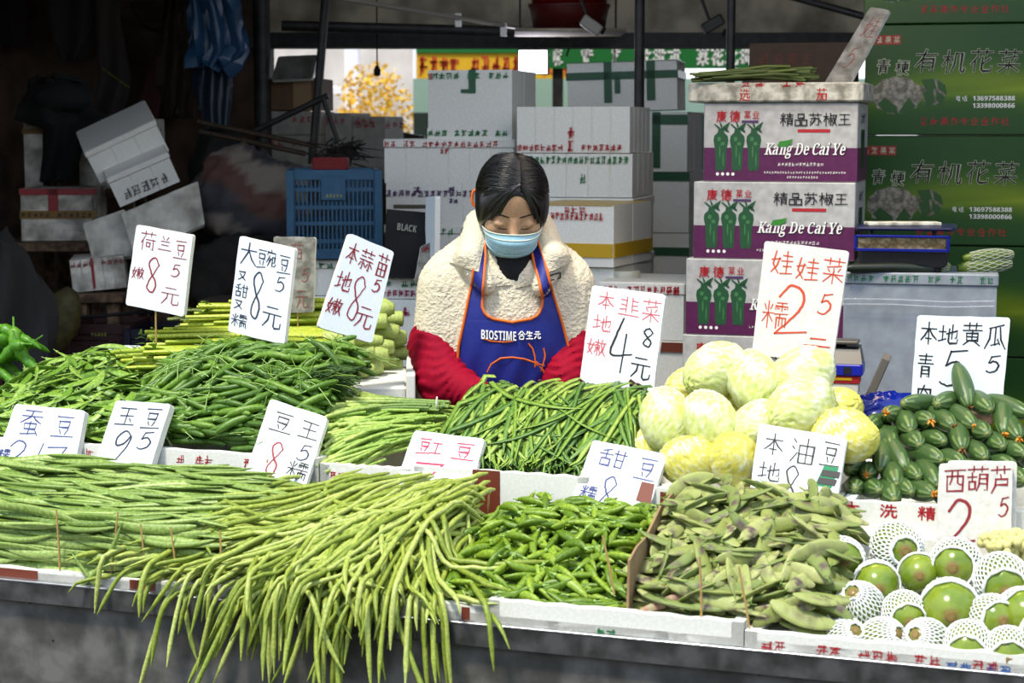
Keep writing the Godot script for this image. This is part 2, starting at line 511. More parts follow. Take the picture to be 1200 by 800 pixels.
func board(label: String, px: Array, base: Vector3, n: Vector3, th: float, marks: Array, group := "", stick := 0.0, face: Material = null) -> Node3D:
	# px: four corners (top left, top right, bottom right, bottom left); base lies on the board's front plane; n is the way it faces
	n = n.normalized()
	var c := []
	for q in px:
		var r := ray(q[0], q[1])
		c.append(CAM + r * ((base - CAM).dot(n) / r.dot(n)))
	var foot: Vector3 = (c[2] + c[3]) / 2
	var t := thing("price_board", label, "sign", foot, 0, group)
	var ex: Vector3 = (c[1] - c[0]).normalized()
	var ey: Vector3 = -n.cross(ex).normalized()
	var f := []
	for q in c:
		f.append(Vector2((q - foot).dot(ex), (q - foot).dot(ey)))
	var o := PackedVector2Array()                            # outline with small uneven corners
	for k in 4:
		var a: Vector2 = f[k]
		var pv: Vector2 = f[(k + 3) % 4]
		var nx: Vector2 = f[(k + 1) % 4]
		var r := 0.006
		o.append(a + (pv - a).normalized() * r)
		o.append(a + ((pv - a).normalized() + (nx - a).normalized()) * r * 0.3)
		o.append(a + (nx - a).normalized() * r)
		for s in 6:
			var e := (nx - a)
			o.append(a + e * ((s + 1.0) / 7.0) + Vector2(-e.y, e.x).normalized() * rf(-0.0007, 0.0007))
	var m := MB.new()
	var tr := Geometry2D.triangulate_polygon(o)
	var i := m.v.size()
	for s in 2:
		for q in o:
			m.p(ex * q.x + ey * q.y - n * (th * s), Vector2(inverse_lerp(f[3].x, f[1].x, q.x), inverse_lerp(f[0].y, f[2].y, q.y)))
	for k in tr.size() / 3:
		var cw := (o[tr[3 * k + 1]] - o[tr[3 * k]]).cross(o[tr[3 * k + 2]] - o[tr[3 * k]]) > 0
		var e := [tr[3 * k], tr[3 * k + 2] if cw else tr[3 * k + 1], tr[3 * k + 1] if cw else tr[3 * k + 2]]
		m.tri(i + e[0], i + e[1], i + e[2])
		m.tri(i + o.size() + e[0], i + o.size() + e[2], i + o.size() + e[1])
	part("board", m, face if face else M.board, t)
	var ed := MB.new()                                       # crumbly cut edge of the foam
	for k in o.size():
		var j := (k + 1) % o.size()
		ed.quad(ex * o[j].x + ey * o[j].y, ex * o[k].x + ey * o[k].y, ex * o[k].x + ey * o[k].y - n * th, ex * o[j].x + ey * o[j].y - n * th)
	part("cut_edge", ed, M.foam_cut, t)
	var inks := {}
	for q in marks:                                          # [character, u, v, width, height, ink, pen] in fractions of the board
		if not inks.has(q[5]): inks[q[5]] = MB.new()
		var mb: MB = inks[q[5]]
		var hw: float = (q[6] if q.size() > 6 else 0.0016)
		for s in strokes(q[0]):
			var z := PackedVector2Array()
			for e in s:
				var uu: float = q[1] + e.x * q[3] + rf(-0.004, 0.004)
				var vv: float = q[2] + e.y * q[4] + rf(-0.004, 0.004)
				z.append((f[0].lerp(f[1], uu)).lerp(f[3].lerp(f[2], uu), vv))
			ribbon(mb, z, hw, Vector3.ZERO, ex, ey, n * 0.0008)
	for k in inks:
		part("lettering", inks[k], M[k], t)
	if stick > 0.0:
		var st := MB.new()
		st.tube([-n * th * 0.5 + Vector3(0, 0.02, 0), -n * th * 0.5 + Vector3(-0.002, -stick, 0)], [0.0022], 6)
		part("stick", st, M.bamboo, t)
	return t
func facing(yaw_deg: float, tilt_deg: float) -> Vector3:     # yaw 0 looks straight out of the picture, + towards its right; tilt leans back
	var y := deg_to_rad(yaw_deg)
	var t := deg_to_rad(tilt_deg)
	return Vector3(sin(y) * cos(t), sin(t), cos(y) * cos(t))

# ---------- vegetables ----------
func pod(len: float, wd: float, th: float, bend: float, seeds: int, swell := 0.12, segs := 12, sides := 7, sharp := 0.55, twist := 0.0) -> MB:
	# a pod along x, wide along z, thin along y, bent in the x-z plane
	var m := MB.new()
	var rings := []
	for i in segs + 1:
		var t := float(i) / segs
		var x := (t - 0.5) * len
		var k := pow(maxf(sin(PI * clampf(t * 0.985 + 0.0075, 0, 1)), 0.0), sharp)
		var bulge := 1.0 + swell * cos(TAU * seeds * t)
		var z := bend * len * (1.0 - pow(2.0 * t - 1.0, 2.0))
		var sl := -bend * len * 4.0 * (2.0 * t - 1.0) / len
		var d := Vector3(1, 0, sl).normalized()
		var up := Vector3.UP.rotated(d, twist * (t - 0.5))
		var b := d.cross(up)
		var ring := PackedVector3Array()
		for j in sides:
			var a := TAU * j / sides
			ring.append(Vector3(x, 0, z) + up * (cos(a) * th * 0.5 * k * bulge) + b * (sin(a) * wd * 0.5 * k))
		rings.append(ring)
	m.loft(rings)
	return m
func pod_stem(len: float, r: float, bend: float, stalk: float) -> MB:   # calyx and a scrap of stalk at the pod's head
	var m := MB.new()
	var s := -len / 2
	var dz := bend * 2.0
	m.tube([Vector3(s + len * 0.05, 0, bend * len * 0.12), Vector3(s, 0, 0), Vector3(s - stalk * 0.3, 0, -dz * stalk * 0.3), Vector3(s - stalk, 0.001, -dz * stalk)], [r, r * 0.75, r * 0.3, r * 0.26], 5)
	return m
func proto(called: String, label: String, category: String, group: String) -> Node3D:   # a first one of a kind, kept off the tree until it is copied
	var o := Node3D.new()
	o.name = called
	tag(o, label, category, group)
	return o
func lay(src: Node3D, at: Vector3, along: Vector3, nrm: Vector3, roll := 0.0, s := 1.0) -> Node3D:
	var x := (along - nrm * along.dot(nrm)).normalized()
	var y := nrm.normalized().rotated(x, roll)
	return copy(src, Transform3D(Basis(x * s, y * s, x.cross(y) * s), at))
func spread(n: int, u0: float, u1: float, v0: float, v1: float, tries := 6) -> Array:   # points kept apart from each other
	var out := []
	for i in n:
		var best := Vector2.ZERO
		var far := -1.0
		for k in tries:
			var q := Vector2(rf(u0, u1), rf(v0, v1))
			var d := 1e9
			for e in out.slice(maxi(0, out.size() - 120)):
				d = minf(d, e.distance_squared_to(q))
			if d > far:
				far = d; best = q
		out.append(best)
	return out
func hn(h: Callable, u: float, v: float) -> Vector3:
	var e := 0.01
	var du: float = (h.call(u + e, v) - h.call(u - e, v)) / (2 * e)
	var dv: float = (h.call(u, v + e) - h.call(u, v - e)) / (2 * e)
	return (Vector3.UP - TU * du - TV * dv).normalized()
# n pods laid over a heap h(u, v): yaw is their way round (0 along the counter), deep sinks the lower ones into the heap
func heap(kinds: Array, n: int, h: Callable, u0: float, u1: float, v0: float, v1: float, yaw: float, yaw_spread: float, deep: float, tilt := 0.25, roll := PI, smin := 0.85, smax := 1.12) -> void:
	var pts := spread(n, u0, u1, v0, v1)
	for i in n:
		var q: Vector2 = pts[i]
		var f := float(i) / n
		var nn := hn(h, q.x, q.y)
		nn = (nn + Vector3(rf(-1, 1), 0, rf(-1, 1)) * tilt * 0.5).normalized()
		var a := yaw + rf(-1, 1) * yaw_spread
		if q.y < v0 + 0.03:                                  # against the tray's front wall they lie along it
			a = rf(-0.55, 0.55) + (PI if rng.randf() < 0.5 else 0.0)
		var along := (TU * cos(a) + TV * sin(a)).rotated(Vector3.UP, 0)
		along = (along + Vector3.UP * rf(-tilt, tilt)).normalized()
		lay(pick(kinds), T(q.x, q.y, h.call(q.x, q.y) - deep * (1.0 - f) * rf(0.6, 1.0) + (rf(0, deep * 0.55) if f > 0.65 else 0.0)), along, nn, rf(-roll, roll), rf(smin, smax))
func under(called: String, label: String, group: String, m: ArrayMesh, material: Material, n: int, h: Callable, u0: float, u1: float, v0: float, v1: float, yaw: float, yaw_spread: float, d0: float, d1: float) -> void:
	# the buried rest of a heap, which nobody could count
	var mm := MultiMesh.new()
	mm.transform_format = MultiMesh.TRANSFORM_3D
	mm.mesh = m
	mm.instance_count = n
	for i in n:
		var u := rf(u0, u1)
		var v := rf(v0, v1)
		var nn := hn(h, u, v)
		var a := yaw + rf(-1, 1) * yaw_spread
		if v < v0 + 0.05:
			a = rf(-0.25, 0.25)
		var x := TU * cos(a) + TV * sin(a)
		x = (x - nn * x.dot(nn)).normalized()
		var y := nn.rotated(x, rf(-PI, PI))
		mm.set_instance_transform(i, Transform3D(Basis(x, y, x.cross(y)), T(u, v, h.call(u, v) - rf(d0, d1))))
	var o := MultiMeshInstance3D.new()
	o.name = numbered(called)
	o.multimesh = mm
	o.material_override = material
	add_child(o)
	tag(o, label, "vegetables", group, "stuff")
func pods(called: String, label: String, category: String, group: String, specs: Array, mats: Array, stem_mat: Material, stem_r: float, stalk: float) -> Array:
	# specs: [length, width, thickness, bend, seeds, swell, sharp]; one first copy for every shape and tone
	var out := []
	for k in specs.size():
		var s: Array = specs[k]
		var bm := pod(s[0], s[1], s[2], s[3], s[4], s[5], 12, 7, s[6]).mesh()
		var sm: ArrayMesh = pod_stem(s[0], stem_r, s[3], stalk).mesh() if stem_mat else null
		for t in mats:
			var o := proto(called, label, category, group)
			part("pod", bm, t, o)
			if sm:
				part("stem", sm, stem_mat, o)
			out.append(o)
	return out
# a long soft bean or blade: walks over the heap h, keeps its own height above it, and bends down past the edge v < edge
func drape(u: float, v: float, heading: float, len: float, h: Callable, lift: float, edge: float, steps: int, wander: float, droop := 1.0, sway := 0.0) -> Array:
	var pts := []
	var st := len / steps
	var w: float = h.call(u, v) + lift
	var fall := 0.0
	var turn := rf(-wander, wander)
	var cap := rf(0.85, 1.42)
	for i in steps + 1:
		pts.append(Vector3(u, v, w))
		heading += turn * st * 8.0 + rf(-1, 1) * wander * 0.12
		var c := cos(heading)
		var s := sin(heading)
		if v < edge:
			fall = minf(fall + st * 14.0 * droop, cap)
			u += c * st * cos(fall) + sway * st
			v += s * st * cos(fall) * 0.7
			w -= st * sin(fall)
		else:
			var nu := u + c * st
			var nv := v + s * st
			var nw: float = h.call(nu, nv) + lift if nv > edge else w - st * 0.25
			var dw := clampf(nw - w, -st * 0.85, st * 0.6)
			var k := sqrt(maxf(0.0, st * st - dw * dw)) / st
			u += c * st * k; v += s * st * k; w += dw
			if dw < 0: fall = maxf(fall, asin(clampf(-dw / st, 0, 1)))
	var out := []
	for q in pts:
		out.append(T(q.x, q.y, q.z))
	return out
func soft_mound(u0: float, u1: float, v0: float, v1: float, lo: float, hi: float, edge := 0.12, seed_ := 1, lump := 0.012) -> Callable:
	var nz := FastNoiseLite.new()
	nz.seed = seed_; nz.frequency = 7.0
	return func(u: float, v: float) -> float:
		var t := clampf((v - v0) / (v1 - v0), 0.0, 1.0)
		var s := clampf(minf(u - u0, u1 - u) / edge, 0.0, 1.0)
		return lo + (hi - lo) * sin(t * PI * 0.5) * (0.55 + 0.45 * sqrt(s)) + nz.get_noise_2d(u, v) * lump

func _ready() -> void:
	rng.seed = 20240607
	# ----- camera -----
	var cam := Camera3D.new()
	cam.name = "camera"
	cam.position = CAM
	cam.rotation.x = -PITCH
	cam.fov = rad_to_deg(2.0 * atan(400.0 / F))
	cam.near = 0.05
	cam.far = 200.0
	var lens := CameraAttributesPhysical.new()
	lens.frustum_focal_length = 12.0 * F / 400.0
	lens.frustum_near = 0.05
	lens.frustum_far = 200.0
	lens.frustum_focus_distance = 4.25
	lens.exposure_aperture = 6.3
	cam.attributes = lens
	add_child(cam)
	cam.fov = rad_to_deg(2.0 * atan(400.0 / F))
	cam.current = true
	# ----- sky, sun, exposure -----
	var sky := ProceduralSkyMaterial.new()
	sky.sky_top_color = Color(0.80, 0.88, 1.0)
	sky.sky_horizon_color = Color(0.97, 0.98, 1.0)
	sky.sky_curve = 0.2
	sky.ground_bottom_color = Color(0.35, 0.34, 0.33)
	sky.ground_horizon_color = Color(0.6, 0.6, 0.6)
	sky.sky_energy_multiplier = 1.3
	var env := Environment.new()
	env.background_mode = Environment.BG_SKY
	env.sky = Sky.new()
	env.sky.sky_material = sky
	env.tonemap_mode = Environment.TONE_MAPPER_LINEAR
	env.tonemap_exposure = 1.0
	env.sdfgi_enabled = true
	env.ssao_enabled = true
	env.ssil_enabled = true
	var we := WorldEnvironment.new()
	we.name = "world"
	we.environment = env
	add_child(we)
	var sun := DirectionalLight3D.new()
	sun.name = "sun"
	sun.light_color = Color(1.0, 0.97, 0.9)
	sun.light_energy = 1.6
	sun.light_angular_distance = 9.0
	sun.shadow_enabled = true
	sun.look_at_from_position(Vector3(-1.0, 3.0, 1.0), Vector3.ZERO, Vector3.UP)
	add_child(sun)

	# ----- counter frame -----
	TO = PH(600, 737, 0.69)
	var yaw := deg_to_rad(19.5)
	TU = Vector3(cos(yaw), 0, sin(yaw))
	TV = Vector3(sin(yaw), 0, -cos(yaw))

	materials()
	setting()
	counter()
	vegetables()
	boards()
	stallkeeper()
	stock_right()
	stock_middle()
	stock_left()
	beyond()

func materials() -> void:
	grains["soft"] = tex(Color(0.84, 0.84, 0.84), Color.WHITE, 0.02, 3, 4)
	grains["blotch"] = tex(Color(0.62, 0.62, 0.6), Color.WHITE, 0.012, 5, 5, 256, 1.6)
	grains["speck"] = tex(Color(0.8, 0.8, 0.78), Color.WHITE, 0.12, 9, 2, 256, 1.8)
	grains["foam"] = tex(Color(0.955, 0.955, 0.945), Color.WHITE, 0.09, 12, 2, 256, 1.6, FastNoiseLite.TYPE_CELLULAR)
	grains["wood"] = tex(Color(0.55, 0.5, 0.45), Color.WHITE, 0.03, 21, 4, 256, 1.6)
	grains["green"] = tex(Color(0.72, 0.80, 0.62), Color(1.0, 1.0, 0.96), 0.03, 31, 3, 256, 1.5)
	mat("foam", Color(0.90, 0.90, 0.87), 0.75, "foam", 6.0)
	mat("foam_cut", Color(0.92, 0.92, 0.90), 0.85, "foam", 12.0)
	bump(M.foam_cut, 0.09, 14, 3.0, 12.0, FastNoiseLite.TYPE_CELLULAR)
	mat("board", Color(0.90, 0.93, 0.95), 0.7, "foam", 9.0)
	mat("board_warm", Color(0.92, 0.91, 0.87), 0.7, "soft", 9.0)
	mat("board_old", Color(0.60, 0.59, 0.56), 0.8, "blotch", 8.0)
	mat("ink_red", Color(0.55, 0.13, 0.17), 0.6)
	mat("ink_pink", Color(0.78, 0.40, 0.42), 0.6)
	mat("ink_orange", Color(0.80, 0.27, 0.13), 0.6)
	mat("ink_navy", Color(0.13, 0.16, 0.27), 0.6)
	mat("ink_blue", Color(0.22, 0.26, 0.48), 0.6)
	mat("ink_black", Color(0.07, 0.07, 0.09), 0.6)
	mat("ink_magenta", Color(0.68, 0.10, 0.28), 0.6)
	mat("ink_faded", Color(0.52, 0.30, 0.28), 0.7)
	mat("print_red", Color(0.66, 0.10, 0.14), 0.6)
	mat("print_green", Color(0.10, 0.45, 0.25), 0.6)
	mat("print_purple", Color(0.30, 0.17, 0.36), 0.6)
	mat("tape_brown", Color(0.42, 0.17, 0.08), 0.6)
	mat("tape_green", Color(0.10, 0.32, 0.20), 0.35)
	mat("tape_yellow", Color(0.75, 0.60, 0.08), 0.35)
	mat("tape_red", Color(0.55, 0.10, 0.12), 0.4)
	mat("bamboo", Color(0.74, 0.60, 0.36), 0.6, "soft", 20.0)
	mat("kraft", Color(0.60, 0.49, 0.34), 0.85, "soft", 6.0)
	mat("steel", Color(0.72, 0.73, 0.74), 0.32, "soft", 3.0).metallic = 0.85
	mat("panel", Color(0.40, 0.395, 0.38), 0.6, "blotch", 3.0)
	mat("lip", Color(0.34, 0.34, 0.34), 0.45, "blotch", 4.0).metallic = 0.4
	mat("wood", Color(0.42, 0.33, 0.24), 0.8, "wood", 3.0)
	mat("rust", Color(0.30, 0.16, 0.10), 0.85)
	mat("dark_metal", Color(0.16, 0.155, 0.15), 0.55, "blotch", 5.0)
	mat("brown_wall", Color(0.36, 0.285, 0.225), 0.9, "blotch", 1.2)
	mat("beige", Color(0.74, 0.69, 0.60), 0.9, "blotch", 1.0)
	mat("concrete", Color(0.36, 0.355, 0.34), 0.9, "blotch", 0.8)
	mat("black", Color(0.03, 0.03, 0.035), 0.85)
	mat("white_print", Color(0.92, 0.92, 0.90), 0.6)
	# greens, a few tones of each kind
	for k in [["yard", [Color(0.64, 0.68, 0.30), Color(0.70, 0.73, 0.39), Color(0.56, 0.61, 0.25), Color(0.74, 0.76, 0.46)]],
			["flat", [Color(0.55, 0.63, 0.34), Color(0.62, 0.69, 0.41), Color(0.47, 0.56, 0.27)]],
			["snap", [Color(0.48, 0.58, 0.15), Color(0.57, 0.66, 0.22), Color(0.39, 0.50, 0.11)]],
			["pea", [Color(0.35, 0.49, 0.15), Color(0.44, 0.57, 0.20), Color(0.29, 0.42, 0.12)]],
			["snow", [Color(0.51, 0.64, 0.25), Color(0.60, 0.71, 0.35), Color(0.43, 0.57, 0.21)]],
			["chive", [Color(0.50, 0.62, 0.25), Color(0.41, 0.55, 0.26), Color(0.64, 0.72, 0.36), Color(0.36, 0.50, 0.24)]],
			["scape", [Color(0.58, 0.66, 0.18), Color(0.42, 0.53, 0.18), Color(0.66, 0.72, 0.24)]],
			["celery", [Color(0.76, 0.79, 0.28), Color(0.68, 0.73, 0.22), Color(0.82, 0.84, 0.40)]],
			["pepper", [Color(0.33, 0.55, 0.12), Color(0.42, 0.62, 0.17)]]]:
		for i in k[1].size():
			mat("%s%d" % [k[0], i], k[1][i], 0.42, "green", 14.0, 0.45)
	mat("stem", Color(0.55, 0.68, 0.36), 0.6)
	mat("thread", Color(0.20, 0.32, 0.12), 0.6)
	vcol("wide", 0.5, "speck", 16.0, 0.4)
	vcol("cabbage", 0.38, "soft", 10.0, 0.5)
	vcol("cuke", 0.42, "speck", 30.0, 0.5)
	vcol("squash", 0.22, "speck", 22.0, 0.5)
	vcol("tubec", 0.45, "green", 14.0, 0.45)
	mat("net", Color(0.93, 0.94, 0.93), 0.7)
	mat("petal", Color(0.85, 0.52, 0.10), 0.7)
	mat("curd", Color(0.86, 0.83, 0.55), 0.8, "speck", 20.0)

func counter() -> void:
	var t := thing("market_counter", "long grey sheet-metal counter with a steel lip under the front trays", "counter", T(0, 0, -0.69))
	t.basis = Basis(TU, Vector3.UP, -TV)
	var b := MB.new()
	b.rbox(Vector3(-1.9, 0.655, -0.46), Vector3(1.5, 0.69, 0.0), 0.004)
	part("counter_top", b, M.steel, t)
	b = MB.new()
	b.rbox(Vector3(-1.9, 0.652, 0.0), Vector3(1.5, 0.6925, 0.006), 0.002)
	part("lip", b, M.lip, t)
	b = MB.new()
	b.rbox(Vector3(-1.9, 0.6925, -0.012), Vector3(1.5, 0.6965, 0.007), 0.0015)
	part("edge_strip", b, M.steel, t)
	b = MB.new()
	b.rbox(Vector3(-1.9, 0.02, -0.04), Vector3(1.5, 0.655, -0.012), 0.004)
	part("front_panel", b, M.panel, t)
	for s in [[35, 706], [160, 713], [62, 750], [675, 763], [890, 790], [112, 708], [820, 772]]:
		var q := PT(s[0], s[1], 0.012)
		var sc := MB.new()
		sc.ball(t.transform.affine_inverse() * q, Vector3(0.003, 0.003, 0.002), 8, 5)
		part("screw", sc, M.dark_metal, t)
	for x in [-1.8, 0.0, 1.4]:
		for z in [-0.42, -0.08]:
			var l := MB.new()
			l.rbox(Vector3(x - 0.02, 0, z - 0.02), Vector3(x + 0.02, 0.655, z + 0.02), 0.004)
			part("leg", l, M.dark_metal, t)
	var r := thing("display_bench", "raised wooden bench behind the counter carrying the second row of trays", "bench", T(0, 0, -0.69))
	r.basis = t.basis
	b = MB.new()
	b.rbox(Vector3(-1.9, 0.735, -0.955), Vector3(1.5, 0.775, -0.47), 0.004)
	part("bench_top", b, M.wood, r)
	for x in [-1.8, -0.7, 0.4, 1.4]:
		for z in [-0.90, -0.52]:
			var l := MB.new()
			l.rbox(Vector3(x - 0.025, 0, z - 0.025), Vector3(x + 0.025, 0.735, z + 0.025), 0.004)
			part("leg", l, M.wood, r)
	# front trays
	var fu := func(px: float) -> float: return u_at(px, 0.012, 0.03)
	var tr: Node3D = tray("foam_tray", "shallow tray with brown tape under the long flat beans", -1.45, fu.call(252), 0.012, 0.42, 0.0, 0.026)
	for s in [[-30, 44], [152, 182]]:
		var tp := MB.new()
		var a: Vector3 = tr.transform.affine_inverse() * T(fu.call(s[0]), 0.0115, 0)
		var e: Vector3 = tr.transform.affine_inverse() * T(fu.call(s[1]), 0.0115, 0)
		tp.box(Vector3(a.x, 0.002, 0.0), Vector3(e.x, 0.024, 0.001))
		part("tape", tp, M.tape_brown, tr)
	tr = tray("foam_tray", "low white tray hidden under the heap of yardlong beans", fu.call(255), fu.call(570), 0.012, 0.42, 0.0, 0.034)
	var tp2 := MB.new()
	var g: Vector3 = tr.transform.affine_inverse() * T(fu.call(541), 0.0, 0)
	tp2.box(Vector3(g.x, 0.003, 0), Vector3(g.x + 0.016, 0.03, 0.001))
	part("tape", tp2, M.tape_brown, tr)
	tr = tray("foam_tray", "white foam tray with chipped rim holding snap peas and broad flat beans", fu.call(573), fu.call(872), 0.008, 0.43, 0.0, 0.05)
	print_row(tr, "xx", fu.call(699), 0.0, 0.02, 0.016, M.print_green)
	tr = tray("foam_tray", "white foam tray with red print under the netted round squashes", fu.call(874), fu.call(1262), 0.004, 0.43, 0.0, 0.036)
	print_row(tr, "xx  xx xxx xx  xx", fu.call(893), 0.006, 0.024, 0.016, M.print_red)
	print_row(tr, "xx xx", fu.call(1110), 0.006, 0.022, 0.010, mat("print_blue", Color(0.15, 0.35, 0.6), 0.6))
	# second row
	var su := func(px: float) -> float: return u_at(px, 0.47, 0.18)
	var W := 0.085
	tr = tray("foam_tray", "white foam tray with red stamps holding snow peas and green peas", -1.5, su.call(372), 0.475, 0.885, W, 0.115)
	print_row(tr, "xx", su.call(98), 0.075, 0.034, 0.03, M.print_red)
	print_row(tr, "x xx   x", su.call(305 - 100), 0.085, 0.024, 0.02, M.print_red)
	tr = tray("foam_tray", "chipped white foam tray of garlic scapes beside the peas", su.call(374), su.call(480), 0.475, 0.80, W, 0.105)
	print_row(tr, "xx", su.call(385), 0.075, 0.02, 0.014, M.print_red)
	tr = tray("foam_tray", "white foam tray with a brown tape band holding the garlic chives", su.call(484), su.call(688), 0.475, 0.85, W, 0.112)
	for s in [[553, 585]]:
		var tp := MB.new()
		var a: Vector3 = tr.transform.affine_inverse() * T(su.call(s[0]), 0.47, 0)
		var e: Vector3 = tr.transform.affine_inverse() * T(su.call(s[1]), 0.47, 0)
		tp.box(Vector3(a.x, 0.0, 0.0), Vector3(e.x, 0.113, 0.001))
		part("tape", tp, M.tape_brown, tr)
	tr = tray("foam_tray", "white foam tray with brown and red tape under the napa cabbages", su.call(692), su.call(983), 0.475, 0.95, W, 0.10)
	var tp3 := MB.new()
	var a3: Vector3 = tr.transform.affine_inverse() * T(su.call(773), 0.47, 0)
	tp3.box(Vector3(a3.x, 0.02, 0.0), Vector3(a3.x + 0.05, 0.092, 0.001))
	part("tape", tp3, M.tape_brown, tr)
	print_row(tr, "xxx xxx", su.call(781), 0.084, 0.012, 0.008, M.print_red)
	tr = tray("foam_tray", "white foam tray with bold red characters holding the cucumbers", su.call(986), su.call(1240), 0.475, 0.95, W, 0.10)
	print_row(tr, "木 洗 精", su.call(988), 0.07, 0.036, 0.028, M.print_red, 0.0024)
	var low := tray("foam_tray", "lower greenish-white foam lid under the cucumber tray", su.call(986), su.call(1240), 0.44, 0.474, 0.0, 0.125)
	low.set_meta("category", "tray")
	# kraft divider between snap peas and broad beans
	var d := thing("cardboard_divider", "torn brown cardboard divider between snap peas and broad flat beans", "cardboard", T(fu.call(730), 0.03, 0.021))
	d.basis = t.basis
	var rows := []
	for z in [0.0, 0.0045]:
		var ring := PackedVector3Array()
		for q in [[0.0, 0.0], [-0.13, 0.0], [-0.34, 0.0], [-0.35, 0.13], [-0.30, 0.185], [-0.22, 0.175], [-0.12, 0.135], [-0.06, 0.13], [-0.01, 0.115]]:
			ring.append(Vector3(z + 0.05 * q[0] * q[0], q[1], q[0]))
		rows.append(ring)
	var dm := MB.new()
	for s in [0, 1]:
		var poly := PackedVector2Array()
		for q in rows[s]:
			poly.append(Vector2(-q.z, q.y))
		var tri := Geometry2D.triangulate_polygon(poly)
		var i0 := dm.v.size()
		for q in rows[s]:
			dm.p(q)
		for k in tri.size() / 3:
			var ccw := (poly[tri[3 * k + 1]] - poly[tri[3 * k]]).cross(poly[tri[3 * k + 2]] - poly[tri[3 * k]]) > 0
			if ccw == (s == 1):
				dm.tri(i0 + tri[3 * k], i0 + tri[3 * k + 1], i0 + tri[3 * k + 2])
			else:
				dm.tri(i0 + tri[3 * k], i0 + tri[3 * k + 2], i0 + tri[3 * k + 1])
	for k in rows[0].size():
		var j: int = (k + 1) % rows[0].size()
		dm.quad(rows[0][k], rows[1][k], rows[1][j], rows[0][j])
	part("sheet", dm, M.kraft, d)
	# bamboo sticks that hold the heaps
	for s in [[66, 597, 71, 689, "beside the long flat beans"], [138, 600, 130, 675, "beside the long flat beans"], [165, 614, 171, 687, "beside the long flat beans"], [200, 618, 208, 688, "beside the long flat beans"], [258, 622, 259, 690, "beside the long flat beans"]]:
		stick(s, 0.02, "thin bamboo stick standing at the tray edge in front of long flat beans", "sticks holding the flat beans")
	stick([706, 627, 720, 696], 0.03, "thin bent twig standing in the snap peas by the divider", "")
	for s in [[820, 652, 822, 735], [866, 664, 880, 749]]:
		stick(s, 0.02, "thin bamboo stick standing in front of the broad flat beans", "sticks holding the broad beans")
	stick([573, 578, 571, 600], 0.44, "short bamboo stick before the chive tray's brown tape", "")
	stick([313, 538, 313, 560], 0.46, "short bamboo stick against the pea tray's front wall", "")
func stick(s: Array, v: float, label: String, group: String) -> void:
	var a := PT(s[0], s[1], v)
	var b := PT(s[2], s[3], v)
	var m := MB.new()
	m.tube([Vector3.ZERO, (a - b) * 0.5 + Vector3(0.001, 0, 0), a - b], [0.0022, 0.0022, 0.0018], 6)
	solo("bamboo_stick", label, "stick", m, M.bamboo, b, group)
func print_row(tr: Node3D, text: String, u: float, y: float, wd: float, ht: float, m: Material, pen := 0.0014) -> void:
	# characters printed on the tray's front wall, which lies in the tray's own plane z = 0
	var mb := MB.new()
	var lx := (Transform3D(tr.basis, tr.position).affine_inverse() * T(u, 0, 0)).x
	line_of(mb, text, Vector2(0, 0), Vector2(wd * 0.9, ht), wd, pen, Vector3(lx, y + ht, 0), Vector3.RIGHT, Vector3.DOWN, Vector3(0, 0, 0.0008))
	part("lettering", mb, m, tr)

